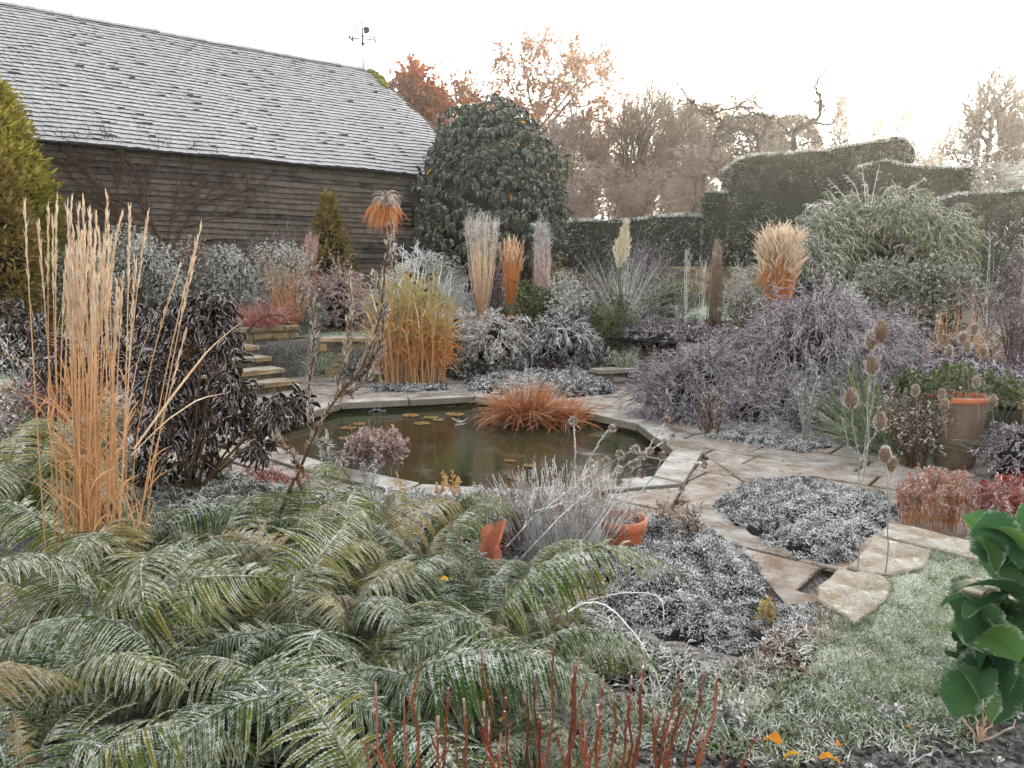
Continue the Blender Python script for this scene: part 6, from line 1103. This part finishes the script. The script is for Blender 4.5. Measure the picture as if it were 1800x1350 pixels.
# ---- tall brown seed stalk by the pond
def seed_stalk():
    r = np.random.default_rng(580); Y = 4.2; o = at(478, 935, Y); o[2] = min(o[2], 0.02); root = thing('evening_primrose', 'slanting brown seed stalk with rows of split pods in front of the pond', 'dead plant', o)
    S = [([(478, 935), (515, 850), (552, 770), (590, 700), (640, 650), (672, 560), (690, 400)], .011), ([(552, 770), (545, 690), (556, 620), (560, 560), (553, 520)], .007), ([(590, 700), (605, 640), (618, 560), (608, 480)], .006), ([(640, 650), (672, 610), (680, 540), (660, 480)], .006), ([(590, 700), (620, 690), (655, 660), (672, 620)], .005), ([(530, 830), (530, 780), (528, 740)], .005), ([(552, 770), (600, 790), (606, 800)], .004)]
    for pts, r0 in S:
        P = np.array([at(u, v, Y) for u, v in pts]) - o; P[:, 1] += np.linspace(0, r.normal(0, .15), len(P)); P[0, 1] = 0 if pts[0][0] == 478 else P[0, 1]; n = 14; t = np.linspace(0, len(P) - 1, n); Q = np.stack([np.interp(t, np.arange(len(P)), P[:, i]) for i in range(3)], 1) + r.normal(0, .004, (n, 3)); m = MB(); tubes(m, Q[None], r0, r0 * .45, 6, .25, .4); st = put('stem', m, M_stemb, root)
        k = int(26 * len(pts)); tt = r.uniform(.3 if r0 > .01 else .08, 1, k); b, T = tang(np.repeat(Q[None], k, 0), tt); h = MB(); leaves(h, b, nrm(T + perp(T, r) * .8), r.uniform(.035, .06, k), .017, r, -.4, r.random(k), 1, .15, 4, [.4, 1, .8, .15], .5); put('seed_pods', h, M_brownseed, st)
    tt = r.uniform(.1, .6, 12); P = np.array([at(u, v, Y) for u, v in S[0][0]]) - o; b, T = tang(np.repeat(P[None], 12, 0), tt)
    for j in range(12): h = MB(); leaves(h, b[j:j + 1], nrm(rdir(1, r) + [0, 0, -.6]), .12, .035, r, 2., r.random(1), .6, .1, 6, None, .6); put('withered_leaf', h, M_brownseed, root)
seed_stalk()
# ---- leaning grey seed heads, lavender and pots in the centre
def leaning():
    r = np.random.default_rng(590); Y = 3.75; o = gp(at(965, 1060, Y)[0], Y); root = thing('leaning_seed_plant', 'long leaning grey stems with woolly seed heads over the lavender', 'dead plant', o, None)
    S = [[(890, 960), (960, 890), (1030, 840), (1118, 788)], [(900, 1000), (980, 910), (1060, 845), (1130, 800)], [(985, 1010), (1040, 930), (1080, 870), (1130, 800), (1184, 764)], [(965, 1060), (1030, 960), (1080, 880), (1120, 815)], [(1010, 850), (1012, 790), (1008, 740)], [(1035, 810), (1050, 780), (1075, 752)], [(1120, 815), (1150, 770), (1172, 738)], [(1080, 870), (1140, 862), (1200, 858)], [(940, 900), (1000, 880), (1060, 868)], [(1040, 900), (1075, 840), (1092, 800)], [(1060, 900), (1105, 850), (1128, 830)], [(1000, 900), (1015, 850), (1040, 815)], [(950, 920), (968, 870), (975, 838)], [(1080, 930), (1110, 880), (1150, 838), (1165, 800)], [(920, 930), (935, 880), (940, 845)], [(1130, 800), (1165, 812), (1215, 812), (1240, 816)]]
    for i, pts in enumerate(S):
        P = np.array([at(u, v, Y + r.normal(0, .04)) for u, v in pts]) - o; n = 10; t = np.linspace(0, len(P) - 1, n); Q = np.stack([np.interp(t, np.arange(len(P)), P[:, k]) for k in range(3)], 1) + r.normal(0, .003, (n, 3)); m = MB(); tubes(m, Q[None], .0038, .0020, 5, .68, .45); k = 70; b, T = tang(np.repeat(Q[None], k, 0), r.random(k)); leaves(m, b, nrm(perp(T, r) + T * .2), .010, .003, r, 0, .5, .7, .7, 3, None, 0, 2); st = put('stem', m, M_stemg, root)
        for f in ([1.] if i > 3 else [1., .90, .80]):
            c, T = tang(Q[None], np.array([min(f, .999)])); c = c[0] + r.normal(0, .012, 3) * (f < 1); h = MB(); R_ = .019 * r.uniform(.8, 1.25); n = 90; d = rdir(n, r); sphere(h, c, R_ * .75, 8, 6, .3, .4); leaves(h, c + d * R_ * .7, nrm(d + r.normal(0, .4, (n, 3))), R_ * .7, R_ * .4, r, .3, r.random(n), 1, .4, 3, None, .2); put('seed_head', h, M_brownseed, st)
leaning()
def lavender():
    r = np.random.default_rng(600); Y = 4.35; o = gp(at(985, 990, Y)[0], Y); root = thing('lavender', 'grey frosted lavender bush with a thicket of thin flower spikes behind the leaning stems', 'lavender', o); n = 520; a = r.uniform(0, 6.283, n); q = np.sqrt(r.random(n)); W_ = px(118, Y); b = np.stack([q * np.cos(a) * W_ * .55, q * np.sin(a) * W_ * .5, r.uniform(.0, .12, n)], 1); H = hgt(985, 842, Y, o); d = nrm(np.stack([np.cos(a) * q * .45, np.sin(a) * q * .45, np.ones(n)], 1)); s1 = walk(b, d, H * r.uniform(.6, 1.02, n), 7, r, 0, .06); sm, hm, fm = MB(), MB(), MB(); tubes(sm, s1, .0024, .0016, 3, .9, r.random(n)); put('stem_clump', sm, plant('lavender_stems', [(.12, .085, .075), (.20, .15, .135)], edge=.7, up=.3), root)
    k = np.repeat(np.arange(n), 9); b_, T = tang(s1[k], np.clip(r.normal(.93, .06, len(k)), 0, .999)); leaves(hm, b_, nrm(T + perp(T, r) * .7), .016, .007, r, 0, r.random(len(k)), 1, .4, 3, None, .2, 2); put('flower_heads', hm, M_brownseed, root)
    k = np.repeat(np.arange(n), 5); b_, T = tang(s1[k], r.uniform(0, .3, len(k))); leaves(fm, b_, nrm(T + perp(T, r)), .05, .007, r, .5, r.random(len(k)), 1, .4, 3, None, .2, 2); put('foliage', fm, M_silver, root)
lavender()
pot('terracotta_pot', 'small red terracotta pot half hidden in frosted stems beside the biggest thyme mat', np.array([at(1092, 985, 4.45)[0], 4.45, -.12]), .26, .14, .095, M_terrared, 2, .04)
shrub('limp_potted_plant', 'pale limp stems hanging over the rim of the small red pot', 1095, 865, 4.45, 120, (M_stemg, M_stemg), 601, n=30, sub=(3, .5, .4), tw=(2, .6, .2), leaf=None, up=-.8, r0=.003, pos=(at(1092, 985, 4.45)[0], 4.45, .10), H=.13, root_w=.5, cat='potted plant')
def shards():
    r = np.random.default_rng(602)
    for i, (u, v, a, t, h, lab) in enumerate([(848, 990, .4, 1.1, .30, 'curved red shard of a broken pot standing among the ferns'), (862, 990, 2.2, .9, .25, 'second red pot shard leaning on the first'), (834, 990, 3.4, .6, .2, 'smaller red pot shard at the left of the broken pot')]):
        Y = 3.72; o = at(u, v, Y); o[2] = max(.02, float(gz(o[0], o[1]))) + .06; m = MB(); R_ = .12; an = np.linspace(-.55, .55, 9); hh = h * (1 - .5 * (an / .55) ** 2 + r.normal(0, .06, 9)); v_ = []
        for rr in (R_, R_ - .014): v_ += [[rr * math.cos(x) - R_, rr * math.sin(x), 0] for x in an] + [[rr * 1.12 * math.cos(x) - R_, rr * 1.12 * math.sin(x), y] for x, y in zip(an, hh)]
        j = np.arange(8); q = np.concatenate([np.stack([j, j + 1, j + 10, j + 9], 1), np.stack([j + 19, j + 18, j + 27, j + 28], 1), np.stack([j + 9, j + 10, j + 28, j + 27], 1), np.stack([j + 1, j, j + 18, j + 19], 1), [[0, 9, 27, 18], [8, 26, 35, 17]]]); m.add(v_, q, None, 0, .5); s_ = single('pot_shard', m, M_terrared, o, lab, 'pot shard', 'shards of a broken red pot'); s_.rotation_euler = (.2 * math.sin(a), .35, a)
shards()
for i, (u, v, vt, Y, w, mats, lab, k) in enumerate([(1205, 985, 878, 4.6, 100, (M_stemb, M_brownseed), 'brown starry seed heads on thin stems at the left edge of the biggest thyme mat', dict(n=14, up=.5)), (1175, 960, 870, 4.9, 70, (M_straw, M_brownseed), 'wispy straw stems behind the small red pot', dict(n=12, up=.5)), (905, 985, 880, 4.3, 130, (M_stemb, M_red), 'red fruited dark twigs between the broken pot and the lavender', dict(n=12, up=.1)), (1010, 1050, 985, 3.7, 130, (M_stemb, M_brownseed), 'brown dead leaves and stems at the foot of the leaning stems', dict(n=16, up=.1)), (640, 880, 800, 5.6, 50, (M_stemg, M_silver), 'slim white rimed stem before the pond edge plant', dict(n=5, up=.4)), (580, 830, 748, 5.6, 60, (M_stemg, M_silver), 'rimed herb with small leaves left of the pond edge plant', dict(n=5, up=.4)), (470, 880, 812, 5.3, 90, (M_red, M_red), 'pinkish red fern like plant beside the mossy wall end', dict(n=14, up=.2)), (720, 900, 858, 4.9, 150, (M_stemg, M_silver), 'low white rimed twigs along the near pond paving', dict(n=24, up=.1)), (860, 900, 850, 4.8, 130, (M_stemg, M_brownseed), 'tangle of rimed dead stems left of the lavender', dict(n=22, up=.1)), (1150, 1060, 985, 3.9, 60, (M_stemg, M_stemg), 'single bare stems rising from the biggest thyme mat', dict(n=5, up=.4))]):
    o = at(u, v, Y); o[2] = max(LOW, min(o[2], .05)); shrub('frosted_perennial', lab, u, vt, Y, w, mats, 610 + i, sub=(5, .6, .35), tw=(4, .7, .1), leaf=(3, .022, .010, .2), r0=.004, pos=o, root_w=.3, cat='perennial', **k)
def loop_stem(label, pts, Y, seed, r0=.003, name='arching_stem'):
    r = np.random.default_rng(seed); P = np.array([at(u, v, Y) for u, v in pts]); o = P[0].copy(); n = 14; t = np.linspace(0, len(P) - 1, n); k = np.arange(len(P)); Q = np.stack([np.interp(t, k, P[:, i]) for i in range(3)], 1) - o; Q[1:-1] = (Q[:-2] + Q[1:-1] * 2 + Q[2:]) / 4; Q += r.normal(0, .0015, Q.shape); m = MB(); tubes(m, Q[None], r0, r0 * .5, 5, 1, .6); b, T = tang(np.repeat(Q[None], 60, 0), r.random(60)); leaves(m, b, nrm(perp(T, r)), .010, .003, r, 0, .7, 1, 1, 3, None, 0, 2); single(name, m, M_stemg, o, label, 'dead stem')
loop_stem('long rimed stem arching right over the biggest thyme mat', [(975, 1085), (1010, 1060), (1060, 1048), (1110, 1040), (1165, 1043), (1166, 1090)], 2.9, 631)
loop_stem('thin rimed stem hooping down to the lawn edge', [(1000, 1075), (1030, 1055), (1070, 1062), (1110, 1105), (1140, 1150), (1160, 1200), (1165, 1250)], 2.6, 632)
loop_stem('short rimed stem bowed low beside the ferns', [(985, 1080), (1020, 1070), (1048, 1075)], 2.8, 633, .003)
for i, (pts, Y) in enumerate([([(1000, 1110), (1012, 1060), (1028, 1010), (1020, 950)], 3.2), ([(1075, 1165), (1076, 1130), (1078, 1070)], 3.0)]): loop_stem(['bare upright stem in front of the lavender foot', 'bare upright stem at the fern tips'][i], pts, Y, 640 + i, .003)
# ---- red dogwood stems along the bottom
M_redstem = plant('red_bark', [(.07, .024, .016), (.155, .048, .026), (.23, .09, .055)], edge=.50, up=.42, transl=0, grain=120, rough=.5)
def dogwood(label, stems, Y, seed):
    r = np.random.default_rng(seed); b0 = at(np.mean([s[0] for s in stems]), 1350, Y); o = gp(b0[0], Y); root = thing('red_stemmed_shrub', label, 'shrub', o, 'red stemmed shrubs along the bottom')
    for ub, ut, vt in stems:
        top = at(ut, vt, Y + r.normal(0, .05)) - o; base = np.array([at(ub, 1400, Y)[0] - o[0], r.normal(0, .05), 0.]); base[:2] *= .8; n = 10; t = np.linspace(0, 1, n)[:, None]; Q = base + (top - base) * t + r.normal(0, .006, (n, 3)) * (t < .98); m = MB(); ra = .0050 * r.uniform(.7, 1.25); tubes(m, Q[None], ra, ra * .5, 7, np.r_[np.full(n - 1, .5), .8][None], np.clip(r.normal(.5, .2) + np.linspace(.1, -.2, n), 0, 1)[None]); k = 14; s_ = r.uniform(.25, .97, k); b, T = tang(np.repeat(Q[None], k, 0), s_)
        pp = perp(T, r)
        for j in range(k): sphere(m, b[j] + pp[j] * ra * .8, [.0035, .0035, .0065], 5, 4, .45, .3)
        s2 = sprout(Q[None], r.integers(1, 4), .35, .95, .5, .13, 5, r, .25, .07); tubes(m, s2, ra * .5, ra * .3, 5, .6, .5)
        sphere(m, Q[-1], ra * .6, 6, 4, .75, .5); put('stem', m, M_redstem, root)
dogwood('red stemmed shrub left of the others, under the glowing fern', [(700, 660, 1200), (720, 740, 1165), (690, 640, 1300), (760, 788, 1210), (745, 710, 1230), (660, 690, 1270), (820, 860, 1265)], 1.55, 651)
dogwood('densest clump of red pruned stems in the middle of the bottom edge', [(860, 850, 1235), (900, 890, 1200), (930, 925, 1215), (960, 975, 1120), (985, 1010, 1170), (1010, 1005, 1190), (950, 940, 1180), (880, 845, 1140), (1030, 1060, 1190), (915, 848, 1265), (995, 980, 1290)], 1.62, 652)
dogwood('red brown stems fanning to the right at the bottom edge', [(1080, 1130, 1172), (1090, 1110, 1190), (1100, 1195, 1185), (1070, 1075, 1215), (1120, 1200, 1230), (1140, 1260, 1190), (1150, 1240, 1165), (1060, 1020, 1260), (1200, 1330, 1290), (1120, 1160, 1250)], 1.6, 653)
dogwood('short red stubs low at the bottom edge between the taller clumps', [(780, 770, 1260), (820, 815, 1230), (870, 880, 1290), (940, 950, 1260), (1010, 1030, 1270), (1045, 1050, 1240), (1090, 1100, 1265), (1160, 1180, 1270), (1215, 1235, 1280), (1250, 1275, 1300), (835, 800, 1300)], 1.45, 654)
# ---- big green leafy plant at the right
M_bigleaf = plant('big_green_leaf', [(.022, .062, .030), (.038, .10, .040), (.085, .17, .038)], edge=.22, up=.05, var=.45, transl=.5, grain=40, rough=.5, spec=.12)
def bigleaf():
    r = np.random.default_rng(660); Y = 2.62; o = gp(at(1790, 1200, Y)[0], Y); root = thing('big_leaved_plant', 'lush green plant with big toothed leaves at the right edge', 'leafy plant', o); sm = MB(); tubes(sm, walk(np.zeros((3, 3)), np.array([[.05, 0, 1.], [-.12, -.05, 1], [.15, .1, 1]]), .62, 8, r, 0, .03), .016, .010, 7, 0, .5); put('stem', sm, M_bigleaf, root)
    spec = [(1745, 1130, -2.6, .0), (1742, 1060, -2.9, .2), (1760, 1170, -2.0, -.2), (1760, 1000, 2.6, .5), (1790, 1080, -1.7, .0), (1800, 960, 2.2, .7), (1770, 1110, -1.4, -.3), (1800, 1170, -1.2, -.3), (1735, 1180, -2.8, -.3), (1790, 920, 2.8, .9), (1820, 1010, -1.2, .3), (1745, 1085, -2.2, .1), (1830, 1100, -.8, .2), (1780, 1040, -2.2, .4), (1815, 900, -2.0, 1.0), (1850, 960, -.5, .5), (1780, 1200, -1.8, -.5)]
    for i, (u, v, a, el) in enumerate(spec + [(u_ + r.uniform(-70, 15), v_ + r.uniform(-60, 60), a_ + r.normal(0, .6), e_ + r.normal(0, .3)) for u_, v_, a_, e_ in spec for _ in range(3)]):
        P = 36; c = at(max(u, 1716) - 8, np.clip(v + 18, 930, 1212), Y + r.normal(0, .10)) - o; d = np.array([[math.cos(a) * math.cos(el), math.sin(a) * math.cos(el) - .35, math.sin(el) + .15]]); Ll = r.uniform(.17, .25); d = nrm(d); p = walk(c[None] - d * Ll * .45, d, Ll, P, r, -1.2, .02); t = np.linspace(0, 1, P); pr = np.interp(t, [0, .12, .45, .8, 1], [.2, .66, 1, .74, .05]) * (1 + .055 * np.where(np.arange(P) % 2, 1, -1)); S_ = nrm(np.cross(d, np.array([0, 0, 1.])) + r.normal(0, .3, (1, 3))); m = MB(); ribbons(m, p, r.uniform(.135, .19), pr, None, S_, .30 + r.normal(0, .10), 1.1, .0, np.clip(r.normal(.45, .28), 0, 1)); lf = put('leaf', m, M_bigleaf, root, True)
        q = MB(); tubes(q, p[:, ::2] + [0, 0, .002], .0030, .001, 5, .2, 1.); put('midrib', q, M_bigleaf, lf)
    for b_, d_ in (([-.10, -.02, .06], [-.3, -.2, -.3]), ([.05, -.06, .05], [.3, -.4, -.2])): m = MB(); leaves(m, np.array([b_]), np.array([d_]), .16, .08, r, .6, .5, .3, 0, 6); put('yellow_leaf', m, M_yellow, root)
bigleaf()
# ---- grass blades of the near lawn, litter, small plants of the front bed
def blades(name, poly, n, L, seed, kind_label, mat, dz=.006, excl=None):
    r = np.random.default_rng(seed); P = np.array(poly); lo, hi = P.min(0) - .06, P.max(0) + .06; xy = lo + (hi - lo) * r.random((int(n * 3), 2)); d = poly_d(xy[:, 0], xy[:, 1], poly) + .06 * vnoise(np.c_[xy * 8, 0 * xy[:, :1]], seed); dens = vnoise(np.c_[xy * 3.5, 0 * xy[:, :1]], seed + 2); xy = xy[(d < 0) & (dens + r.random(len(d)) * 1.2 > -.15)][:n]; m = len(xy); z = gz(xy[:, 0], xy[:, 1]) + dz; b = np.c_[xy, z]; p = walk(b, nrm(np.c_[r.normal(0, .55, (m, 2)), np.ones(m)]), L * r.uniform(.5, 1.5, m), 4, r, -.9, .15); mb = MB(); ribbons(mb, p, L * .13, [1, .9, .6, .1], r, None, .2, .9, .25, np.clip(.5 + .35 * vnoise(np.c_[xy * 2.2, 0 * xy[:, :1]], seed + 1) + r.normal(0, .15, m), 0, 1), 2); tag(put(name, mb, mat), kind_label, kind='stuff')
M_blade = plant('rimed_lawn_blades', [(.07, .12, .03), (.13, .19, .06), (.23, .26, .13)], edge=1.0, up=.65, transl=.3)
blades('grass', NEARLAWN, 62000, .038, 671, 'short frosted grass of the near lawn', M_blade); blades('grass', FARLAWN, 26000, .05, 672, 'frosted grass of the far lawn', M_blade, .02); blades('grass', [(.2, 2.4), (1.0, 2.3), (1.6, 2.45), (1.3, 2.6), (1.0, 2.95), (.5, 2.8)], 3500, .045, 674, 'ragged frosted grass behind the red stems', M_blade); blades('grass', PATCH, 12000, .05, 673, 'frosted grass path below the hedge', M_blade, .02)
def litter():
    r = np.random.default_rng(681); n = 46000; x = r.uniform(-8, 7.5, n); y = 1.2 + 13 * r.random(n) ** 1.6; d = poly_d(x, y, PIT); ok = (d > -.02) & (poly_d(x, y, NEARLAWN) > .0) & (poly_d(x, y, FARLAWN) > 0); x, y = x[ok], y[ok]; m = len(x); p = np.c_[x, y, gz(x, y) + r.uniform(.0, .015, m)]; L_ = r.uniform(.012, .045, m); mb = MB(); leaves(mb, p, rdir(m, r, -.1, .5), L_, L_ * r.uniform(.2, .7, m), r, .6, r.random(m), .9, .25, 4, None, .4, 3); tag(put('leaf_litter', mb, plant('frosted_litter', [(.035, .026, .02), (.075, .05, .035), (.13, .085, .05)], edge=.7, up=.45, transl=.1)), 'frosted fallen leaves and crumbs on the beds', kind='stuff')
    x = r.uniform(-2, 3.6, 14000); y = r.uniform(1.3, 2.5, 14000); ok = (poly_d(x, y, NEARLAWN) > -.04); x, y = x[ok], y[ok]; m = len(x); s = r.uniform(.004, .017, m); mb = MB(); k = rdir(6, r); base = np.array([[1, 0, 0], [-1, 0, 0], [0, 1, 0], [0, -1, 0], [0, 0, 1], [0, 0, -1]], float); v = np.c_[x, y, gz(x, y) + s * .3][:, None] + (base + r.normal(0, .25, (m, 6, 3))) * s[:, None, None]; f = np.array([[4, 0, 2], [4, 2, 1], [4, 1, 3], [4, 3, 0], [5, 2, 0], [5, 1, 2], [5, 3, 1], [5, 0, 3]]); mb.add(v.reshape(-1, 3), None, (np.arange(m)[:, None, None] * 6 + f).reshape(-1, 3), 0, np.repeat(r.random(m), 6)); tag(put('soil_crumbs', mb, M_soil), 'frosted crumbs of dark soil', kind='stuff')
litter()
def joint_moss():
    r = np.random.default_rng(683); pts = []
    for P in EDGES:
        n = len(P)
        for i in range(n):
            a, b = P[i], P[(i + 1) % n]; k = r.poisson(np.linalg.norm(b - a) * 26 * max(0, r.normal(.9, .7)))
            if k: pts.append(a + (b - a) * r.random((k, 1)) + r.normal(0, .007, (k, 2)))
    xy = np.concatenate(pts); xy = xy[xy[:, 1] < 12]; m = len(xy); L_ = r.uniform(.006, .02, m); mb = MB(); leaves(mb, np.c_[xy, np.full(m, LOW - .004)], rdir(m, r, .2, 1), L_, L_ * .4, r, .5, r.random(m), .9, .2, 3, [.5, 1, .1], .3, 2); tag(put('joint_moss', mb, plant('joint_moss', [(.02, .022, .012), (.05, .055, .022), (.09, .075, .04)], edge=.7, up=.4, transl=.1)), 'rimed moss and grass in the paving joints', kind='stuff')
    n = 700; x = r.uniform(-3.5, 4.3, n); y = r.uniform(3.2, 12.5, n); ok = (poly_d(x, y, PIT) < -.05) & (poly_d(x, y, COPE) > -.25) & (poly_d(x, y, POND) > .03); x, y = x[ok], y[ok]; m = len(x); z = np.where(poly_d(x, y, COPE) < 0, LOW + .034, LOW + .008); L_ = r.uniform(.012, .05, m); mb = MB(); leaves(mb, np.c_[x, y, z], rdir(m, r, 0, .3), L_, L_ * r.uniform(.3, .7, m), r, .4, r.random(m), .9, .2, 4, None, .4); tag(put('paving_litter', mb, M_brownseed), 'small frosted leaves lying on the paving', kind='stuff')
joint_moss()
def fallen(label, u, v, z, L, seed, cat='leaf', a=0):
    r = np.random.default_rng(seed); o = G(u, v, z); m = MB(); leaves(m, np.zeros((1, 3)), np.array([[math.cos(a), math.sin(a), .7]]), L, L * .55, r, 1.8, r.random(1), .5, .0, 9, np.interp(np.linspace(0, 1, 9), [0, .1, .5, 1], [.05, .5, 1, .05]), .5); single('autumn_leaf', m, M_yellow, o, label, cat, 'orange leaves in the front bed', True)
for i, (u, v, z, L, a, lab) in enumerate([(1372, 1310, .10, .085, 1.9, 'upright bright orange leaf at the bottom edge'), (1440, 1335, .06, .08, .1, 'curled pinkish orange leaf at the bottom edge'), (1410, 1330, .05, .07, 2.9, 'orange leaf arching left beside the curled one'), (1470, 1312, .05, .04, .8, 'small orange leaf on the soil behind the curled one'), (1605, 1283, .01, .035, 2.4, 'tiny orange leaf on the dark soil'), (880, 1270, .25, .05, 1.2, 'orange leaf caught among the red stems'), (683, 1215, .32, .04, 1.9, 'little orange leaf hanging before the dark fern shade'), (775, 1020, .45, .04, .5, 'small tan leaf lying on a fern frond')]): fallen(lab, u, v, z, L, 690 + i, a=a)
def sticks(label, u, v, tops, seed, mat=None, r0=.004):
    r = np.random.default_rng(seed); o = G(u, v, 0.); root = thing('pruned_plant', label, 'dead plant', o)
    for ut, vt in tops: top = at(ut, vt, o[1] + r.normal(0, .08)) - o; n = 7; t = np.linspace(0, 1, n)[:, None]; m = MB(); tubes(m, (top * t + r.normal(0, .004, (n, 3)))[None], r0, r0 * .6, 6, .9, .6); put('stem', m, mat or M_straw, root)
sticks('pruned straw coloured stubs on the soil below the big green plant', 1722, 1305, [(1660, 1218), (1712, 1230), (1728, 1232), (1742, 1225), (1756, 1240), (1736, 1268), (1790, 1268)], 701)
sticks('few thin grey sticks in the soil at the bottom', 1600, 1345, [(1585, 1290), (1610, 1300), (1640, 1315)], 702, M_stemg, .003)
for i, (u, v, w, mm, lab) in enumerate([(1775, 1265, 60, M_silver, 'small silver leaved seedling by the big green plant'), (1290, 1270, 70, M_silver, 'thin frosted grass sprig at the lawn edge by the red stems'), (1350, 1090, 34, M_yellowgreen, 'little yellow green sprig on the thyme at the lawn edge'), (1565, 1265, 40, M_silver, 'tiny green seedling in the soil')]):
    o = G(u, v, 0.0); shrub('seedling', lab, u, 0, o[1], w, (M_stemg, mm), 710 + i, n=9, sub=(3, .7, .4), tw=(3, .7, .2), leaf=(3, .025, .014, .3), r0=.0025, pos=o, H=.06 + .02 * (i % 3), root_w=.3, cat='seedling')
shrub('dark_leafy_herb', 'dark green frosted herb filling the ground under the red stems', 950, 1290, 1.75, 420, (M_stemg, M_green), 720, n=34, sub=(5, .8, .5), tw=(5, .8, .2), leaf=(4, .035, .014, .5), up=-.2, r0=.003, pos=gp(.12, 1.85), H=.20, root_w=.7, cat='perennial')
# ================================================================ the air
def haze():
    m, n, out, N, L = node_mat('winter_mist'); v = N('VolumePrincipled'); v.inputs['Color'].default_value = (.95, .93, .91, 1); v.inputs['Density'].default_value = .0010; v.inputs['Anisotropy'].default_value = .73
    L(v.outputs[0], out.inputs['Volume']); mb = MB(); box(mb, [0, 0, 0], [330, 330, 8.7]); 
    o = put('haze', mb, m, loc=(0, 0, 7.0)); tag(o, kind='stuff')
haze()
